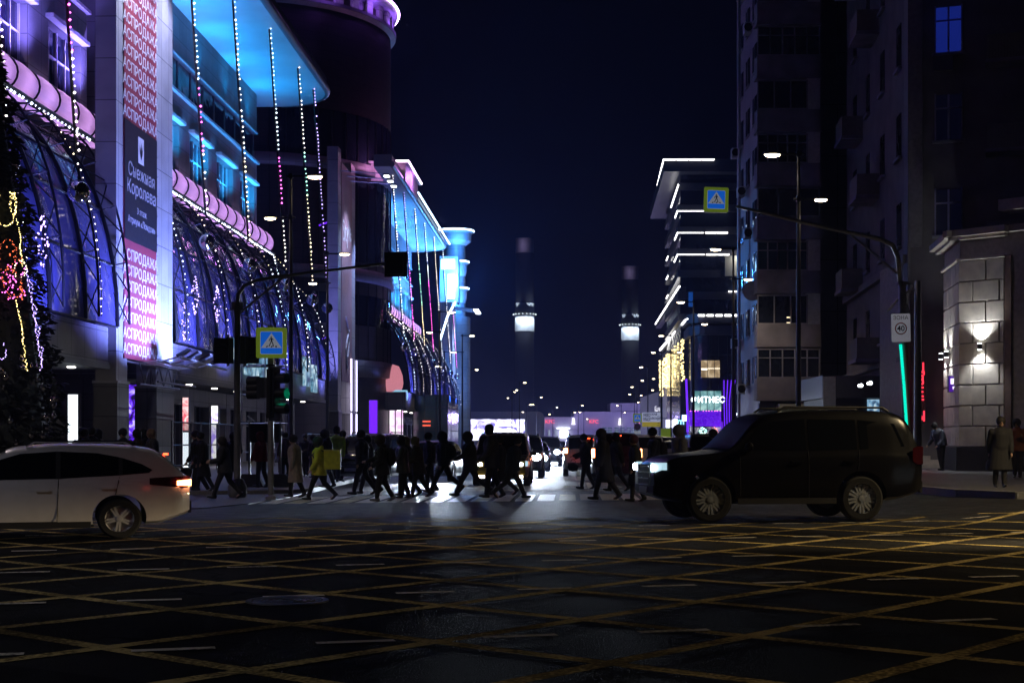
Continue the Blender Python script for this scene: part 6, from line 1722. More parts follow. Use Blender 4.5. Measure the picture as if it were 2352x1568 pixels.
    # front and rear faces
    def endplate(xs__, y0, y1, z0_, z1_, nm, m, th=.03, parent=t):
        s_ = 1 if xs__ > 0 else -1; q = MB()
        def ex(y): return s_*(Lh+.002)-s_*S.get('bow', .16)*0
        q.box(min(xs__, xs__+s_*th), max(xs__, xs__+s_*th), y0, y1, z0_, z1_); return q.build(nm, m, parent)
    nose = S.get('nose', {}); 
    zf = S['hl']          # (z0,z1,y0,y1, x)
    for s_ in (1, -1):
        q = MB(); y0, y1_ = zf[2], zf[3]
        # wrap-around lamp
        P_ = [(Lh+.012, y0), (Lh-.02+.01, y0+(y1_-y0)*.55), (Lh-.10 if lights == 'low' else Lh-.16, hw(Lh-.16)+.008), (Lh-(.18 if lights == 'low' else .34), hw(Lh-.34)+.008)]
        pts_ = [(x, s_*y, z) for (x, y) in P_ for z in (zf[0]+(.0 if x > Lh-.1 else .05), zf[1])]
        q.add(pts_, [(0, 2, 3, 1), (2, 4, 5, 3), (4, 6, 7, 5)])
        hl = q.build('headlight', HLOFF if lights in ('rear', 'off') else (HLLOW if lights == 'low' else HLOFF), t)
        if lights in ('front', 'low'):
            q = MB(); q.sphere((Lh+.02, s_*(y0+y1_)/2, (zf[0]+zf[1])/2), .085 if lights == 'low' else .19, 12, 8, (.35, 1, .8)); q.build('glare_bulb', HLON, hl)  # lit bulb enlarged so that its size stands in for glare
        zr = S['tl']
        P_ = [(-Lh-.012, zr[2]), (-Lh-.006, zr[2]+(zr[3]-zr[2])*.6), (-Lh+.12, hw(-Lh+.12)+.010), (-Lh+zr[4], hw(-Lh+zr[4])+.010)]
        pts_ = []
        for i_, (x, y) in enumerate(P_):
            pts_ += [(x, s_*y, zr[0]+(.06 if i_ == 3 else 0)), (x, s_*y, zr[1]-(.03 if i_ == 3 else 0))]
        q = MB(); q.add(pts_, [(0, 2, 3, 1), (2, 4, 5, 3), (4, 6, 7, 5)]); tl = q.build('tail_light', TLON if lights == 'tailon' else TLOFF, t)
        if lights in ('rear', 'tailon'):
            q = MB(); q.add([(-Lh-.02, s_*(zr[2]+.02), zr[0]+.03), (-Lh-.02, s_*(zr[3]-.02), zr[0]+.03), (-Lh-.02, s_*(zr[3]-.02), zr[1]-.06), (-Lh-.02, s_*(zr[2]+.02), zr[1]-.06),
                         (-Lh+.20, s_*(hw(-Lh+.2)+.02), zr[0]+.04), (-Lh+.20, s_*(hw(-Lh+.2)+.02), zr[1]-.08)], [(0, 1, 2, 3), (1, 4, 5, 2)]); q.build('brake_lamp', TLHOT, tl)
    zc_ = S.get('grille')
    if zc_:
        g_ = endplate(Lh-.02, -zc_[2], zc_[2], zc_[0], zc_[1], 'grille', TRIM, .04)
        q = MB()
        for k in range(4): z_ = zc_[0]+.03+(zc_[1]-zc_[0]-.06)*k/3; q.box(Lh+.02, Lh+.03, -zc_[2]+.02, zc_[2]-.02, z_-.012, z_+.012)
        q.build('grille_bar', CHR, g_)
        endplate(Lh-.02, -.7*hw0, .7*hw0, S['bot'][-1][1]+.04, S['bot'][-1][1]+.16, 'lower_grille', TRIM, .035)
    endplate(Lh-.01, -.26, .26, S['plate'][0], S['plate'][0]+.11, 'number_plate', PLATE, .05)
    endplate(-Lh+.01, -.26, .26, S['plate'][1], S['plate'][1]+.11, 'number_plate', PLATE, .04)
    endplate(-Lh+.02, -.78*hw0, .78*hw0, S['bot'][0][1]+.0, S['bot'][0][1]+.2, 'rear_bumper', TRIM, .05)
    # mirrors, handles, seams
    xm = S['mirror']
    for s_ in (1, -1):
        q = MB(); q.sphere((xm, s_*(side(xm, belt(xm)+.1)+.14), belt(xm)+.12), .12, 10, 7, (.62, 1, .72)); q.tube([(xm+.02, s_*side(xm, belt(xm)), belt(xm)+.02), (xm+.02, s_*(side(xm, belt(xm))+.1), belt(xm)+.07)], .03, 6); q.build('mirror', paint if S.get('mirror_paint', True) else TRIM, t, smooth=True)
        for xh in S['handles']:
            z_ = belt(xh)-.16; q = MB(); q.box(xh-.1, xh+.1, s_*(hw(xh)*.992)-.02, s_*(hw(xh)*.992)+.03, z_-.018, z_+.018); q.build('door_handle', paint, t)
        q = MB()
        for (xa, za, xb, zb_) in S['seams']:
            n_ = 8
            pp = [(xa+(xb-xa)*i/n_, za+(zb_-za)*i/n_) for i in range(n_+1)]
            q.tube([(x, s_*(((hw(x)*(1.0 if z < belt(x)-.2 else .985)) if z < belt(x)-.03 else side(x, z))+.0005), z) for x, z in pp], .006, 4)
        q.build('door_seam', TRIM, t)
    if S.get('rails'):
        xa, xb = S['rails']
        for s_ in (1, -1):
            q = MB(); P_ = [(xa, top(xa)-.0), (xa+.12, top(xa+.12)+.06), (xb-.12, top(xb-.12)+.06), (xb, top(xb))]
            q.tube([(x, s_*(hw(x)*.955-(top(x)-belt(x))*tum-.09), z+.02) for x, z in P_], .022, 6); q.build('roof_rail', CHR if S.get('rail_chrome') else TRIM, t)
    if lights in ('rear', 'tailon') and S.get('third', True):
        x3 = S['rear'][1]-.02; q = MB(); q.box(x3-.16, x3-.10, -.16, .16, top(x3)-.02, top(x3)+.012); q.build('brake_lamp', TLON, t)
    # cabin-tint sill trim
    q = MB()
    for s_ in (1, -1):
        pts_ = [S['xr']+ar+.02+((S['xf']-S['xr'])-2*ar-.04)*i/8 for i in range(9)]
        for x, x2 in zip(pts_, pts_[1:]):
            q.quad((x, s_*(hw(x)+.006), bot(x)-.005), (x2, s_*(hw(x2)+.006), bot(x2)-.005), (x2, s_*(hw(x2)+.006), bot(x2)+.10), (x, s_*(hw(x)+.006), bot(x)+.10))
    q.build('sill_trim', TRIM, t)
    t['_L'] = S['L']
    return t

def headbeams(loc, heading, S, power, low=.02, col=(.72, .84, 1)):
    M = Matrix.Translation(loc) @ Matrix.Rotation(heading, 4, 'Z')
    for s_ in (1, -1):
        p = M @ Vector((S['L']/2+.12, s_*(S['hl'][2]+S['hl'][3])/2, (S['hl'][0]+S['hl'][1])/2))
        q = M @ Vector((S['L']/2+14, s_*(S['hl'][2]+S['hl'][3])/2, (S['hl'][0]+S['hl'][1])/2-14*low))
        light('SPOT', p, col, power*.42, spot_size=radians(42), spot_blend=.9, shadow_soft_size=.06, aim=q)

def seams_for(xa, xb, xc, zb, S): return [(xa, zb+.12, xa, .9), (xb, zb+.12, xb, .9), (xc, zb+.2, xc, .9)]
WAGON = dict(L=4.70, W=1.84, r=.335, xf=1.42, xr=-1.28, spokes=5,
    belt=[(-2.35, 1.0), (-1.9, 1.06), (-1.0, 1.02), (0, .98), (.9, .94), (1.6, .90), (2.2, .74), (2.35, .62)],
    top=[(-2.35, 1.02), (-2.22, 1.12), (-1.95, 1.40), (-1.75, 1.52), (-1.2, 1.585), (-.4, 1.60), (.25, 1.54), (.55, 1.42), (1.25, .99), (1.6, .93), (2.2, .78), (2.35, .64)],
    bot=[(-2.35, .42), (-1.9, .25), (-1, .2), (1.2, .2), (1.9, .2), (2.35, .28)],
    windows=[[(.98, 1.0), (.45, 1.36), (.18, 1.45), (-.35, 1.49), (-.35, 1.03)], [(-.40, 1.03), (-.40, 1.49), (-.95, 1.46), (-1.28, 1.39), (-1.28, 1.08)], [(-1.32, 1.085), (-1.32, 1.38), (-1.62, 1.27), (-1.78, 1.17), (-1.72, 1.12)]],
    trims=[[(-.34, 1.03), (-.34, 1.49), (-.41, 1.49), (-.41, 1.03)], [(-1.27, 1.08), (-1.27, 1.39), (-1.33, 1.375), (-1.33, 1.085)]],
    wind=(1.2, .35), rear=(-2.25, -1.88), hl=(.60, .76, .42, .80), tl=(.86, 1.06, .58, .84, .62), grille=(.45, .68, .40), plate=(.38, .62), mirror=.78,
    handles=(-.15, -1.1), seams=[(.95, .3, .9, .96), (-.36, .3, -.38, 1.02), (-1.22, .75, -1.28, 1.05), (-.36, .3, .95, .3)], rails=(-1.5, .1), rail_chrome=True)
PRADO = dict(wglass=mat('dull_glass', (.004, .004, .005), .5, 0, var=0, spec=.05), rim=mat('dark_rim', (.34, .37, .44), .4, .3, var=.05), L=4.95, W=1.90, r=.40, xf=1.52, xr=-1.28, spokes=9, tum=.22,  # windscreen kept rough and dark to mute its violet reflection
    belt=[(-2.47, 1.18), (-1.5, 1.22), (0, 1.20), (1.0, 1.19), (1.5, 1.17), (2.1, 1.10), (2.4, .95), (2.47, .85)],
    top=[(-2.47, 1.20), (-2.40, 1.35), (-2.22, 1.74), (-2.05, 1.90), (-1.4, 1.95), (-.3, 1.96), (.35, 1.90), (.62, 1.78), (1.22, 1.24), (1.5, 1.20), (2.1, 1.13), (2.4, .98), (2.47, .86)],
    bot=[(-2.47, .50), (-2.0, .38), (-1, .32), (1.2, .32), (2.0, .34), (2.47, .48)],
    windows=[[(1.0, 1.26), (.62, 1.66), (.35, 1.76), (-.25, 1.80), (-.25, 1.25)], [(-.31, 1.25), (-.31, 1.80), (-1.2, 1.79), (-1.2, 1.27)], [(-1.26, 1.27), (-1.26, 1.79), (-1.95, 1.72), (-2.12, 1.32)]],
    wind=(1.18, .45), rear=(-2.42, -2.15), hl=(.86, 1.04, .45, .86), tl=(1.0, 1.32, .74, .88, .22), grille=(.62, 1.0, .42), plate=(.5, .8), mirror=.85,
    handles=(-.05, -1.05), seams=[(.98, .45, .98, 1.2), (-.28, .42, -.28, 1.24), (-1.2, .9, -1.24, 1.26)], rails=(-1.9, .2))
RANGE = dict(PRADO, L=4.9, W=1.95, top=[(-2.45, 1.12), (-2.38, 1.3), (-2.2, 1.66), (-2.0, 1.78), (-1.2, 1.82), (-.2, 1.82), (.45, 1.74), (1.15, 1.18), (1.5, 1.14), (2.2, 1.06), (2.38, .95), (2.45, .84)],
    belt=[(-2.45, 1.1), (0, 1.12), (1.2, 1.12), (1.6, 1.1), (2.2, 1.02), (2.45, .82)], windows=[[(.98, 1.18), (.42, 1.62), (-.2, 1.67), (-.2, 1.17)], [(-.26, 1.17), (-.26, 1.67), (-1.2, 1.66), (-1.2, 1.18)], [(-1.26, 1.18), (-1.26, 1.65), (-1.9, 1.6), (-2.1, 1.22)]],
    wind=(1.1, .5), hl=(.80, .98, .50, .88), bot=[(-2.45, .42), (-2, .3), (2, .3), (2.45, .4)], grille=(.66, .96, .48))
SEDAN = dict(WAGON, trims=[], L=4.6, W=1.8, r=.33, xf=1.4, xr=-1.3,
    belt=[(-2.3, .90), (-1.8, .98), (-1.0, .97), (0, .94), (.9, .92), (1.6, .86), (2.15, .72), (2.3, .6)],
    top=[(-2.3, .92), (-2.15, 1.02), (-1.65, 1.07), (-1.0, 1.38), (-.6, 1.44), (0, 1.46), (.35, 1.40), (1.15, .97), (1.6, .89), (2.15, .75), (2.3, .62)],
    windows=[[(.9, .98), (.35, 1.30), (-.2, 1.37), (-.2, .99)], [(-.25, .99), (-.25, 1.37), (-.75, 1.34), (-1.2, 1.08), (-1.2, 1.02)]],
    wind=(1.1, .40), rear=(-1.62, -1.0), hl=(.58, .74, .42, .78), tl=(.76, .93, .46, .8, .34), plate=(.36, .7), handles=(-.1, -.95), rails=None, third=False,
    seams=[(.9, .3, .88, .96), (-.22, .3, -.22, .98), (-1.15, .7, -1.2, 1.0)])
VAN = dict(PRADO, L=5.1, W=1.92, r=.34, xf=1.65, xr=-1.5, tum=.16,
    belt=[(-2.55, 1.1), (0, 1.08), (1.5, 1.05), (2.0, 1.0), (2.4, .85), (2.55, .7)],
    top=[(-2.55, 1.3), (-2.5, 1.8), (-2.4, 1.92), (-1.5, 1.97), (.6, 1.95), (1.0, 1.86), (1.9, 1.12), (2.3, .98), (2.55, .72)],
    bot=[(-2.55, .35), (-2, .25), (2, .25), (2.55, .32)],
    windows=[[(1.55, 1.14), (1.0, 1.66), (.6, 1.76), (.15, 1.78), (.15, 1.12)], [(.09, 1.12), (.09, 1.78), (-1.1, 1.8), (-1.1, 1.13)], [(-1.16, 1.13), (-1.16, 1.8), (-2.3, 1.77), (-2.35, 1.15)]],
    wind=(1.88, 1.05), rear=(-2.54, -2.44), hl=(.68, .92, .46, .86), tl=(.95, 1.4, .78, .9, .2), grille=(.5, .74, .42), plate=(.42, .72), mirror=1.35, handles=(.2, -.9), rails=None,
    seams=[(1.5, .35, 1.5, 1.1), (.12, .35, .12, 1.1), (-1.12, .35, -1.12, 1.1)])

def carpaint(nm, col, rough=.28, metal=.3): return mat('paint_'+nm, col, rough, metal, var=.05, coat=.6)
WHITEP = carpaint('white', (.62, .60, .62), .3, 0)
BLACKP = mat('paint_black', (.0025, .0025, .0035), .3, 0, var=.03, spec=.25)
DGREY = carpaint('dark_grey', (.05, .05, .055))
SILVER = carpaint('silver', (.38, .38, .40), .3, .6)
TAXIY = carpaint('taxi_yellow', (.55, .36, .03), .35, 0)
MAROON = carpaint('maroon', (.045, .025, .028))
# white estate car leaving to the left, black off-roader crossing in front
hd = pi+radians(17)
c1 = W(262, 0, 22.2)
make_car('parked_car'.replace('parked_', ''), 'white estate car with glowing red tail light driving out at the left edge', WAGON, WHITEP, (c1.x-1.28*cos(radians(17)), 22.2+1.28*-sin(radians(17))+.35, 0), hd, 'rear').scale = (.97, .97, .875)
p0 = W(1782, 0, 26.6)
prado_loc = (p0.x, 26.6, .03); prado_h = pi+radians(9)
pr = make_car('car', 'black off-roader with roof rails crossing from the right, front lamp lit', PRADO, BLACKP, prado_loc, prado_h, 'low')
pr.scale = (1.0, 1.0, 1.01)
# yellow reflection dot = indicator on its wing mirror
def st_car(name, label, S, paint, a, b_, toward, lights, power=0, yaw=0.0, low=.15):
    p = S2W(a, b_); h = (-pi/2-TH if toward else pi/2-TH)+yaw
    t = make_car(name, label, S, paint, (p.x, p.y, 0), h, lights)
    t.scale = (1, 1, .89 if S is VAN else .94 if S is RANGE else 1)
    if power: headbeams((p.x, p.y, 0), h, S, power, low)
    return t
def at_px(xd, Y):
    p = W(xd, HZ, Y); return (p.x*CT-p.y*SN, p.x*SN+p.y*CT)
a, bb = at_px(862, 50.5); st_car('car', 'dark grey off-roader waiting behind the pedestrians at the left kerb', RANGE, DGREY, a-.1, bb, True, 'off', 0, radians(-8))
a, bb = at_px(1000, 54); st_car('car', 'black saloon with one bright headlight showing between the pedestrians', SEDAN, BLACKP, a, bb, True, 'front', 9000, radians(-3))
a, bb = at_px(1158, 49.5); st_car('car', 'yellow and dark taxi van standing first at the crossing', VAN, carpaint('van_bronze', (.10, .085, .05)), a, bb, True, 'low', 0)
b = MB(); hh = -pi/2-TH; p = S2W(a, bb); Mv = Matrix.Translation((p.x, p.y, 0)) @ Matrix.Rotation(hh, 4, 'Z')
vt = [o for o in bpy.data.objects if o.get('label', '').startswith('yellow and dark taxi')][0]
b = MB(); b.box(2.53, 2.58, -.8, .8, .70-.26, .67+.25); b.build('yellow_panel', TAXIY, vt)
for side_ in (1, -1):
    b = MB(); b.box(2.56, 2.60, side_*.62-.1, side_*.62+.1, .30, .40); b.build('fog_lamp', glow('warm_fog_lamp', (1, .9, .7), 14), vt)
for xd, Y, S_, pt, lb_, pw in ((1197, 60, RANGE, BLACKP, 'dark car with both headlights lit right behind the taxi van', 7000), (1223, 72, SEDAN, SILVER, 'silver saloon third in the oncoming queue', 9000),
                         (1254, 87, RANGE, DGREY, 'grey off-roader with dazzling headlights in the middle of the oncoming queue', 14000), (1278, 105, SEDAN, DGREY, 'low dark saloon with dazzling headlights near the centre line', 16000),
                         (1262, 128, RANGE, SILVER, 'pale off-roader far back in the oncoming queue', 14000), (1291, 140, SEDAN, SILVER, 'far silver saloon whose lights merge into the glare', 12000)):
    a, bb = at_px(xd, Y); st_car('car', lb_, S_, pt, a, bb, True, 'front', pw)
for xd, Y, S_, pt, lb_, li in ((1345, 62, RANGE, SILVER, 'grey car with hooked orange tail light, first in the outgoing lane', 'rear'), (1412, 55, VAN, MAROON, 'tall dark car with a lit brake light behind the walkers', 'rear'),
                         (1474, 63, RANGE, WHITEP, 'white van behind the small walker in the outgoing lane', 'off'), (1330, 92, SEDAN, DGREY, 'dark saloon with small red light beyond the first outgoing car', 'tailon'),
                         (1545, 70, SEDAN, SILVER, 'pale taxi saloon with amber tail lights left of the black off-roader', 'tailon'), (1622, 52, RANGE, BLACKP, 'shiny dark off-roader parked behind the bonnet of the crossing one', 'off'),
                         (1517, 88, RANGE, DGREY, 'dark car roof showing beneath the direction board', 'off')):
    a, bb = at_px(xd, Y); st_car('car', lb_, S_, pt, a, bb, False, li)
# red glow of the nearer tail lights
for xd, yd, Y, pw in ((1497, 1045, 51.8, 8), (1321, 1048, 59, 2), (372, 1098, 21.4, .6)):
    p = W(xd, yd, Y); light('POINT', (p.x, p.y-.35, p.z), (1, .06, .03), pw, shadow_soft_size=.1)
Mp = Matrix.Translation(prado_loc) @ Matrix.Rotation(prado_h, 4, 'Z')
for s_ in (1, -1):
    light('SPOT', Mp @ Vector((2.62, s_*.66, .98)), (.8, .92, 1), 160, spot_size=radians(75), spot_blend=.9, shadow_soft_size=.05, aim=Mp @ Vector((12, s_*.66, .2)))
# car from the right, outside the frame, whose lamps rake the asphalt
light('SPOT', (14.3, 20.2, .75), (1, .76, .42), 36000, spot_size=radians(27), spot_blend=.9, shadow_soft_size=.08, aim=(8.5, 20.5, -.6))
ex = make_car('car', 'grey saloon driving up outside the right edge', SEDAN, DGREY, (16.9, 20.1, 0), pi, 'front')
# ================================================================== people
SKIN = mat('skin', (.36, .22, .16), .55, var=.06)
def cloth(nm, c, r=.85): return mat('cloth_'+nm, c, r, var=.2, scale=9, bump=.25, bscale=45)
CB = cloth('black', (.012, .012, .014)); CN = cloth('navy', (.016, .018, .03)); CG = cloth('dark_grey', (.035, .035, .038)); CBR = cloth('brown', (.05, .035, .028))
CRED = cloth('red', (.22, .012, .012)); CBE = cloth('beige', (.33, .27, .21)); CYE = cloth('yellow', (.60, .55, .04)); CHV = cloth('hi_vis', (.62, .92, .06)); CMA = cloth('maroon', (.08, .02, .03))
CGR = cloth('grey', (.12, .12, .13)); CRU = cloth('rust', (.25, .08, .04)); CWH = cloth('white', (.5, .48, .46)); CDN = cloth('denim', (.03, .04, .07))
HAIRD = mat('dark_hair', (.015, .011, .009), .7, bump=.4, bscale=120); HAIRL = mat('fair_hair', (.20, .13, .07), .7, bump=.4, bscale=120); SHOE = mat('leather_black', (.01, .01, .01), .4, var=.2); SHOEW = mat('leather_white', (.5, .5, .5), .5)
def remesh(o, vox=.016, sm=3):
    m = o.modifiers.new('r', 'REMESH'); m.mode = 'VOXEL'; m.voxel_size = vox; m.use_smooth_shade = True
    s = o.modifiers.new('s', 'SMOOTH'); s.factor = .5; s.iterations = sm
    PENDING.append(o)

def person(label, loc, face, h=1.72, stride=.5, lead=1, coat=CB, coat_len=.62, flare=.03, trousers=CB, head='hat', headm=CB, lean=.05, arms=(.35, -.35), bend=.3, width=1.0,
           bow=0.0, hk=1.1, group=None, z=None, boots=False, bag=None, shoe=SHOE, gaze=0.0, phone=False):
    """faces local +x; face = heading angle.  stride = half the angle between the thighs (radians)"""
    k = h/1.75
    rp_ = random.Random(sum(ord(c)*(i+1) for i, c in enumerate(label)))
    if arms == (.35, -.35):
        q_ = rp_.random()
        arms = (rp_.uniform(-.1, .5), rp_.uniform(-.5, .1)) if q_ < .55 else (rp_.uniform(.05, .3), rp_.uniform(.3, .7)) if q_ < .8 else (rp_.uniform(-.1, .1), rp_.uniform(-.1, .15))
        bend = rp_.uniform(.15, .5) if q_ < .55 else rp_.uniform(.7, 1.5) if q_ < .8 else .25
        if lead == -1: arms = (arms[1], arms[0])
    stride *= rp_.uniform(.72, 1.05); lean += rp_.uniform(-.03, .05); width *= rp_.uniform(.98, 1.14)
    t = thing('person', label, 'person', loc, 'l', rot=face, group=group)
    # leg joints in the sagittal plane
    legs = {}
    drop = 0
    for s_ in (1, -1):
        sw = stride if s_ == lead else -stride*.85
        kn_bend = .10 if s_ == lead else .10+stride*.75
        hip = Vector((0, s_*.095*k, .92*k)); kn = hip+Vector((sin(sw), 0, -cos(sw)))*.43*k
        sh = sw-kn_bend; an = kn+Vector((sin(sh), s_*-.01, -cos(sh)))*.42*k
        legs[s_] = (hip, kn, an, sh)
        drop = max(drop, .0)
    low = min(l[2].z for l in legs.values())-.085*k
    D = Vector((0, 0, -low))
    # torso
    lz = lambda z_: Vector((sin(lean)*(z_-.92)*k, 0, 0))
    def tp(z_, x_=0, y_=0):
        bz = z_; xx = x_
        if bow and z_ > 1.1: xx += sin(bow)*(z_-1.1); bz = 1.1+(z_-1.1)*cos(bow)
        return Vector((xx*k, y_*k, bz*k))+lz(bz)+D
    body = MB()
    body.caps(tp(.95), .13*k, tp(1.12), .115*k); body.caps(tp(1.12), .115*k, tp(1.36), .14*k)
    for s_ in (1, -1): body.caps(tp(1.38, 0, s_*.05), .09*k, tp(1.40, 0, s_*.165*width), .06*k)
    hb = tp(1.64, .03); gaze_v = Vector((cos(gaze), sin(gaze), 0))
    nod = min(.9, bow*1.3)
    fwd = Vector((cos(gaze)*cos(nod), sin(gaze)*cos(nod), -sin(nod))); upv = Vector((0, 0, 1)) if nod == 0 else Vector((sin(nod), 0, cos(nod)))
    body.caps(tp(1.42), .06*k, tp(1.56, .01), .055*k)
    body.sphere(hb+upv*.01, .106*k, 14, 10, (.95, .80, 1.12)); body.sphere(hb+fwd*.03-upv*.055*k, .066*k, 12, 8, (1, .85, 1))
    body.caps(hb+fwd*.095*k+upv*.012, .012*k, hb+fwd*.115*k-upv*.022*k, .017*k, 6)
    sd = fwd.cross(upv).normalized()
    for s_ in (1, -1): body.sphere(hb+sd*s_*.082*k, .022*k, 8, 6, (.7, .5, 1.2))
    hands = {}; sleeves = MB()
    for i_, s_ in enumerate((1, -1)):
        a = arms[i_]; sh_ = tp(1.40, 0, s_*.19*width); bd = bend+(.0 if a < .8 else 0)
        el = sh_+Vector((sin(a), s_*.10, -cos(a))).normalized()*.29*k
        a2 = a+bd; wr = el+Vector((sin(a2), -s_*.04, -cos(a2))).normalized()*.25*k
        dd_ = (wr-el).normalized(); hands[s_] = (wr, dd_)
        body.caps(sh_, .05*k, el, .038*k, 8); body.caps(el, .038*k, wr, .027*k, 8)
        # palm, four curled fingers and a thumb
        side_ = Vector((0, 1, 0)).cross(dd_).normalized(); pc_ = wr+dd_*.055*k
        body.caps(wr+dd_*.01, .026*k, pc_+dd_*.03*k, .034*k, 8)
        for f in range(4):
            o_ = side_*(.024-.016*f)*k*1.05; b0_ = pc_+dd_*.035*k+o_; L1 = (.034, .038, .036, .028)[f]*k
            m1_ = b0_+dd_*L1; m2_ = m1_+(dd_*.75+Vector((0, -s_*.65, 0))).normalized()*L1*.8
            body.caps(b0_, .010*k, m1_, .0095*k, 6); body.caps(m1_, .0095*k, m2_, .008*k, 6)
        th0 = pc_+side_*.028*k; th1 = th0+(side_*.8+dd_*.7).normalized()*.04*k; body.caps(th0, .012*k, th1, .010*k, 6)
        sleeves.caps(sh_, .09*k, el, .078*k, 9); sleeves.caps(el, .078*k, wr-dd_*.01, .062*k, 9)
    for s_, (hip, kn, an, sh) in legs.items():
        hip, kn, an = hip+D, kn+D, an+D
        body.caps(hip, .085*k, kn, .055*k, 9); body.caps(kn, .055*k, an, .038*k, 8)
        tip = max(0, -sh)*1.0
        fd = Vector((cos(tip*.9), 0, -sin(tip*.9))) if s_ != lead else Vector((cos(.12), 0, sin(.12)))
        body.caps(an-Vector((0, 0, .05*k)), .035*k, an+fd*.12*k-Vector((0, 0, .055*k)), .028*k, 6)
    bo = body.build('body', SKIN, t); remesh(bo, .015*k, 2)
    tr = MB()
    for s_, (hip, kn, an, sh) in legs.items():
        hip, kn, an = hip+D, kn+D, an+D
        tr.caps(hip, .115*k, kn, .082*k, 10); tr.caps(kn, .082*k, an+Vector((0, 0, .03)), .062*k, 10)
    tr.caps(tp(.92, 0, -.06), .12*k, tp(.92, 0, .06), .12*k); tr.caps(tp(.95), .14*k, tp(1.08), .13*k)
    to = tr.build('trousers', trousers, t); remesh(to, .017*k, 3)
    for s_, (hip, kn, an, sh) in legs.items():
        an = an+D; kn = kn+D
        q = MB(); tip = max(0, -sh) if s_ != lead else -.15
        fd = Vector((cos(tip), 0, -sin(tip))); up_ = Vector((sin(tip), 0, cos(tip)))
        heel = an-up_*.055*k-fd*.05*k; toe = an-up_*.06*k+fd*.17*k
        q.caps(heel, .036*k, an-up_*.052*k+fd*.06*k, .042*k, 10); q.caps(an-up_*.055*k+fd*.06*k, .042*k, toe, .03*k, 10); q.caps(an+up_*(.0), .05*k, heel+up_*.03, .042*k, 10)
        if boots: q.caps(an, .056*k, an+(kn-an)*.6, .07*k, 10)
        so = q.build('shoe', shoe, t); remesh(so, .016*k, 2)
    # coat: torso, flared skirt, sleeves, collar
    ct = MB(); zl = .98-coat_len*.9+.12
    ct.caps(tp(1.02), .185*k*width, tp(1.18), .18*k*width, 14); ct.caps(tp(1.18), .18*k*width, tp(1.33), .185*k*width, 14)
    for s_ in (1, -1): ct.caps(tp(1.36, 0, s_*.05), .135*k, tp(1.38, 0, s_*.18*width), .095*k, 10)
    zb_ = max(.42, 1.05-coat_len*(.72 if coat_len < .6 else 1)); n = 6
    rs = []
    for i_ in range(n+1):
        z_ = 1.1-(1.1-zb_)*i_/n; rs.append((.175+flare*.6*i_/n+.003*i_, z_))
    q = MB(); rings = []
    for (r_, z_) in rs:
        c_ = tp(z_); spread = (.92-z_)*tan(stride*.8)*.3 if z_ < .92 else 0
        rings.append([(c_.x+(r_*k+max(0, spread)*k)*cos(2*pi*j/16)*.95, c_.y+r_*k*1.12*width*sin(2*pi*j/16), c_.z) for j in range(16)])
    for rg in rings: q.v += rg
    for i_ in range(n):
        for j in range(16): q.f.append((i_*16+j, (i_+1)*16+j, (i_+1)*16+(j+1) % 16, i_*16+(j+1) % 16))
    q.f.append(tuple(range(16))); q.f.append(tuple(range(n*16+15, n*16-1, -1)))
    ct.add(q.v, q.f); ct.add(sleeves.v, sleeves.f)
    ct.caps(tp(1.44), .095*k, tp(1.49, .01), .085*k, 12)
    if head == 'hood': ct.sphere(tp(1.50, -.07), .10*k, 10, 7, (.9, 1.2, .8))
    co_ = ct.build('coat', coat, t); remesh(co_, .018*k, 4)
    hm_ = MB(); hc = hb+upv*.025
    if head == 'hat':
        hm_.sphere(hc+upv*.02-fwd*.008, .137*k, 14, 9, (1.0, .92, .97)); q = None
        hm_.v = [v for v in hm_.v]
        hm_.lathe
        for j in range(14):
            a_ = 2*pi*j/14; c_ = hc+fwd*cos(a_)*.108*k+sd*sin(a_)*.095*k-upv*.005
            hm_.sphere(c_, .026*k, 6, 4)
        o = hm_
        nm = 'hat'
    elif head == 'cap':
        hm_.sphere(hc+upv*.02, .133*k, 14, 9, (1, .92, .92)); hm_.caps(hc+fwd*.09*k, .022*k, hc+fwd*.17*k-upv*.02, .016*k, 8); nm = 'cap'
    elif head == 'fur':
        hm_.sphere(hc+upv*.05, .125*k, 14, 9, (1, .95, .85)); hm_.caps(hc+upv*.0, .118*k, hc+upv*.07, .12*k, 12); nm = 'fur_hat'
    elif head == 'hood':
        hm_.sphere(hc-fwd*.022, .157*k, 14, 9, (1, .94, 1.05)); hm_.caps(hc-fwd*.04*k-upv*.12*k, .105*k, hc-fwd*.03, .12*k, 10); nm = 'hood'
    elif head == 'long':
        hm_.sphere(hc-fwd*.018+upv*.0, .139*k, 14, 9, (1, .94, 1.0)); hm_.caps(hc-fwd*.05*k, .10*k, hc-fwd*.075*k-upv*.23*k, .075*k, 10); nm = 'hair'
    else:
        hm_.sphere(hc-fwd*.016+upv*.008, .128*k, 14, 9, (1, .92, .98)); nm = 'hair'
    if head in ('long', 'short', 'hood', 'hat', 'cap', 'fur'):
        o = hm_.build(nm, headm, t); remesh(o, .015*k, 2)
    # eyes
    q = MB()
    for s_ in (1, -1): q.sphere(hb+fwd*.088*k+sd*s_*.033*k+upv*.012, .011*k, 6, 4)
    q.build('eyes', SHOE, t)
    t['_h'] = h
    M = Matrix.Translation(loc) @ Matrix.Rotation(face, 4, 'Z')
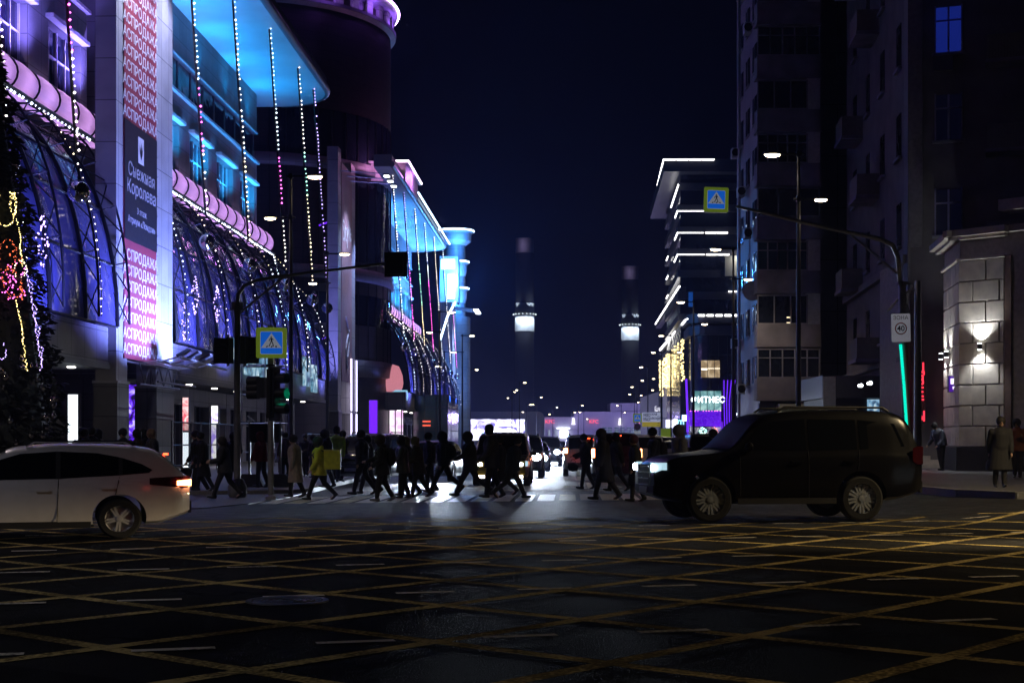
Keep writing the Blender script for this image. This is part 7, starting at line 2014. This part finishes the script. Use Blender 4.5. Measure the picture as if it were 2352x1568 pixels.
    # things carried
    if bag == 'backpack' or bag == 'box':
        bgm = {'backpack': CB, 'box': CYE}[bag]
        q = MB()
        if bag == 'box':
            c_ = tp(1.16, -.38); q.cbox(c_, .40, .46, .46); nm_, lb_ = 'delivery_box', 'big yellow insulated delivery box on the back of the yellow courier'
        else:
            c_ = tp(1.2, -.25); q.sphere(c_, .2, 12, 8, (.62, .8, 1.15)); q.caps(c_+Vector((0, 0, -.1)), .13, c_+Vector((0, 0, .1)), .11); nm_, lb_ = 'backpack', 'dark backpack worn by the '+label
        r_ = thing(nm_, (lb_[:88] if len(lb_.split()) <= 15 else ' '.join(lb_.split()[:15])), 'bag', loc, 'l', rot=face)
        q.build('sack', bgm, r_, smooth=(bag != 'box'))
        q = MB()
        for s_ in (1, -1): q.tube([c_+Vector((.12, s_*.12, .2)), tp(1.45, .02, s_*.12), tp(1.3, .17, s_*.13), tp(1.1, .05, s_*.16)], .018, 6)
        q.build('strap', M_DARK, r_)
        if bag == 'box':
            q = MB(); q.cbox(c_+Vector((0, 0, .24)), .42, .48, .03); q.build('lid', cloth('pale_yellow', (.55, .5, .12)), r_)
            q = MB(); q.cbox(c_+Vector((-.205, 0, -.02)), .01, .40, .36); q.build('back_panel', CG, r_)
    elif bag in ('tote', 'case'):
        wr, dd_ = hands[-1]; c_ = wr+dd_*.09
        q = MB(); q.sphere(c_+Vector((0, 0, -.24)), .17, 12, 8, (1.0, .4, .85)); q.cbox(c_+Vector((0, 0, -.28)), .27, .11, .18)
        r_ = thing('hand_bag', ' '.join(('dark bag hanging from the hand of the '+label).split()[:15]), 'bag', loc, 'l', rot=face)
        q.build('sack', CB if bag == 'tote' else CG, r_, smooth=True)
        q = MB(); q.tube([c_+Vector((-.09, 0, -.14)), c_+Vector((-.05, 0, -.02)), c_+Vector((.05, 0, -.02)), c_+Vector((.09, 0, -.14))], .010, 6); q.build('handle', M_DARK, r_)
    elif bag == 'shoulder':
        c_ = tp(.98, -.02, -.24)
        q = MB(); q.sphere(c_, .15, 12, 8, (1.1, .5, .85))
        r_ = thing('shoulder_bag', ' '.join(('bag slung from the shoulder of the '+label).split()[:15]), 'bag', loc, 'l', rot=face)
        q.build('sack', CWH if 'white bag' in label else CB, r_, smooth=True); q = MB(); q.tube([c_+Vector((0, 0, .1)), tp(1.42, 0, -.13)], .012, 6); q.tube([c_+Vector((.1, 0, .08)), tp(1.44, .03, -.12)], .012, 6); q.build('strap', M_DARK, r_)
    return t

def pp(label, xd, foot, topy, face_deg, z0=0.0, hmax=1.86, hmin=1.55, **kw):
    """stands with the feet at picture row `foot`; height from the row of the crown"""
    g = G(xd, foot, z0); h = (foot-topy)*g.y/K
    h = max(hmin, min(hmax, h))
    return person(label, (g.x, g.y, z0+kw.pop('lift', 0)), radians(face_deg), h=h, **kw)
Rr, Ll = 0, 180
pz = .12
# left pavement
pp('tall man in black coat walking away with a bag left of the gantry pole', 455, 1132, 990, 200, .022, stride=.30, coat_len=.5, bag='case', head='short', headm=HAIRD, arms=(-.1, .3))
pp('man half hidden behind the tall black coated man', 466, 1126, 996, 200, pz, stride=.25, lead=-1, head='short', headm=HAIRD)
pp('woman in short black coat striding left with legs wide apart', 516, 1143, 1008, 186, .022, stride=.52, coat=CB, coat_len=.42, flare=.05, head='long', headm=HAIRD, bag='shoulder', boots=True)
pp('dark long coated figure standing behind the striding woman', 536, 1112, 998, 90, pz, stride=.05, coat_len=.62, head='hood', headm=CB)
pp('person in red jacket standing by the notice board', 600, 1118, 1003, 160, pz, stride=.16, coat=CRED, coat_len=.3, head='hood', headm=CRED)
pp('woman in long beige quilted coat walking left past the signal pole', 678, 1140, 1013, 176, .022, stride=.26, coat=CBE, coat_len=.68, flare=.05, head='hat', headm=CB, boots=True, bag='shoulder')
pp('courier in yellow jacket with box on the back', 733, 1147, 1011, 184, .0, stride=.42, coat=CYE, coat_len=.45, head='hood', headm=CG, bag='box')
pp('figure in dark maroon jacket standing behind the signal pole', 656, 1100, 994, 120, pz, stride=.08, coat=CMA, coat_len=.3, head='short', headm=HAIRD)
pp('man with open dark jacket and pale collar facing us', 702, 1094, 998, -100, pz, stride=.12, coat=CB, coat_len=.35, head='short', headm=HAIRD)
pp('dark haired person behind the courier', 722, 1096, 1004, 150, pz, stride=.1, coat=CBR, head='long', headm=HAIRD)
pp('officer in black standing at the kerb in front of the yellow vest', 752, 1118, 990, 175, pz, stride=.12, coat=CB, coat_len=.3, head='hood', headm=CB)
pp('officer in yellow green vest seen from behind', 772, 1106, 984, 80, pz, stride=.10, coat=CHV, coat_len=.30, trousers=CB, head='fur', headm=CB, width=1.12)
pp('dark figure right beside the yellow vest', 786, 1104, 992, 60, pz, stride=.1, coat=CB, head='hat')
pp('small dark figure by the shop front behind the notice board', 645, 1084, 992, 60, pz, stride=.1, coat=CG, head='hat')
# heads beyond the white car
for i, (x_, t_, c_, hd_, hm_, fd_, lb_) in enumerate(((199, 990, CB, 'short', HAIRD, 170, 'first dark head from the left beyond the white car roof'), (214, 984, CB, 'short', HAIRD, 150, 'dark haired man in the middle of the left trio beyond the white car'),
        (231, 998, CWH, 'long', HAIRD, 200, 'woman in white jacket beyond the white car'), (285, 996, CB, 'hat', CB, 260, 'dark hatted man beyond the white car beside the violet screen'), (320, 1000, CBR, 'long', HAIRD, 180, 'person right of the violet screen beyond the white car'),
        (333, 994, CB, 'hood', CG, 190, 'hooded person in the right group beyond the white car'), (352, 997, CG, 'long', HAIRL, 200, 'fair haired person at the right end of the group beyond the white car'), (190, 990, CB, 'hat', CB, 120, 'person nearest the white light box beyond the white car'))):
    Y = 38.5+(i % 3)*.7; p = W(x_, 0, Y); h = min(1.84, max(1.62, H+(HZ-t_)*Y/K-pz))
    person(lb_, (p.x, Y, pz), radians(fd_), h=h, stride=.12+.05*(i % 2), coat=c_, head=hd_, headm=hm_, coat_len=.4)
# on the crossing
pp('man in dark jacket walking left at the head of the crossing group', 832, 1134, 988, 182, stride=.33, coat=CB, coat_len=.25, head='short', headm=HAIRD, arms=(.1, -.5), bend=.15)
pp('hooded woman walking close beside the leading man', 846, 1132, 1001, 180, stride=.38, lead=-1, coat=CB, coat_len=.38, head='hood', headm=CG)
pp('woman in fur hood and white soled shoes with backpack', 878, 1150, 1002, 184, stride=.27, coat=CB, coat_len=.48, head='hood', headm=CBR, bag='backpack', shoe=mat('shoe_grey', (.15, .15, .16), .5))
pp('small woman in glossy short coat in the crossing group', 925, 1143, 1011, 186, stride=.16, coat=mat('glossy_quilt', (.03, .03, .035), .35, var=.3, bump=.5, bscale=18), coat_len=.46, head='long', headm=HAIRD, bag='shoulder')
pp('fair haired person just behind the glossy coat', 938, 1137, 1004, 186, stride=.34, lead=-1, coat=CG, coat_len=.45, head='long', headm=HAIRL)
pp('woman with pale fur collar leaning into her step', 962, 1140, 1007, 182, stride=.28, coat=CBR, coat_len=.5, head='long', headm=HAIRL, lean=.12)
pp('man in short dark jacket standing before the bright headlight', 987, 1128, 997, 178, stride=.14, coat=CN, coat_len=.26, head='hat')
pp('young man in dark jacket with backpack stepping out long', 1020, 1131, 990, 180, stride=.48, coat=CN, coat_len=.25, head='hood', headm=CN, bag='backpack', lean=.08)
pp('tall hooded man with long stride in a thigh length coat', 1080, 1137, 989, 181, stride=.50, coat=CG, coat_len=.42, head='hood', headm=CG, lean=.10, arms=(.5, -.2), bend=.7)
pp('man in flat fur hat in front of the taxi van', 1130, 1142, 981, 178, stride=.24, coat=CG, coat_len=.42, head='fur', headm=CB, arms=(.3, -.2), bend=.5)
pp('dark man stretching forward to the right in front of the taxi van', 1176, 1143, 1000, 4, stride=.60, coat=CN, coat_len=.38, head='hat', lean=.15, width=1.1)
pp('person half hidden between hatted man and taxi van', 1150, 1136, 1000, 180, stride=.40, lead=-1, coat=CB, head='hat')
pp('man in baseball cap carrying things right of the queue', 1346, 1121, 999, 178, stride=.22, coat=CN, coat_len=.34, head='cap', headm=CB, arms=(.5, .3), bend=.8, bag='tote')
pp('tall person in long dark coat and heeled boots', 1388, 1146, 985, 176, stride=.34, coat=CB, coat_len=.60, flare=.03, head='long', headm=HAIRD, boots=True)
pp('person behind the long coat lit red by the brake light', 1416, 1126, 994, 182, stride=.38, lead=-1, coat=CBR, coat_len=.42, head='long', headm=HAIRD)
pp('short stout person in knitted hat and long skirt', 1460, 1150, 1006, 180, stride=.22, coat=CB, coat_len=.62, flare=.05, head='hat', headm=CMA, bag='shoulder')
pp('dark man with rucksack beneath the direction board', 1503, 1132, 986, 178, stride=.2, coat=CN, coat_len=.3, head='hat', bag='backpack')
pp('hooded person in grey near the nose of the black car', 1562, 1140, 980, 200, stride=.2, coat=CGR, coat_len=.4, head='hood', headm=CGR)
pp('person bending over beside the windscreen of the black car', 1656, 1128, 986, 182, stride=.2, coat=CG, coat_len=.4, head='long', headm=HAIRD, bow=.35)
# right pavement
pp('man in dark puffer jacket with bowed head looking at his phone by the stone corner', 2161, 1079, 968, 205, .35, stride=.08, coat=mat('puffer_navy', (.04, .045, .07), .5, var=.2, bump=.6, bscale=14), coat_len=.22, trousers=CB, head='short', headm=HAIRD, bow=.5, arms=(.1, .12), bend=.7, width=1.2)
pp('woman in wide dark cape with fur collar walking towards us', 2297, 1118, 960, 265, .35, stride=.10, coat=CB, coat_len=.62, flare=.10, head='short', headm=HAIRD, boots=True, width=1.15, bag='tote')
fc = G(2297, 1118, .35)
b = MB(); kx = Vector((fc.x, fc.y, .35))
pp('long haired woman in rust coloured jacket at the right edge', 2336, 1096, 936, 240, .35, hmax=1.75, stride=.1, coat=CRU, coat_len=.35, head='long', headm=HAIRD, arms=(.5, .5), bend=1.5)
pp('small far pedestrian at the foot of the podium', 1590, 1060, 1004, 90, .12, stride=.1, coat=CG, head='hat')
apply_pending()
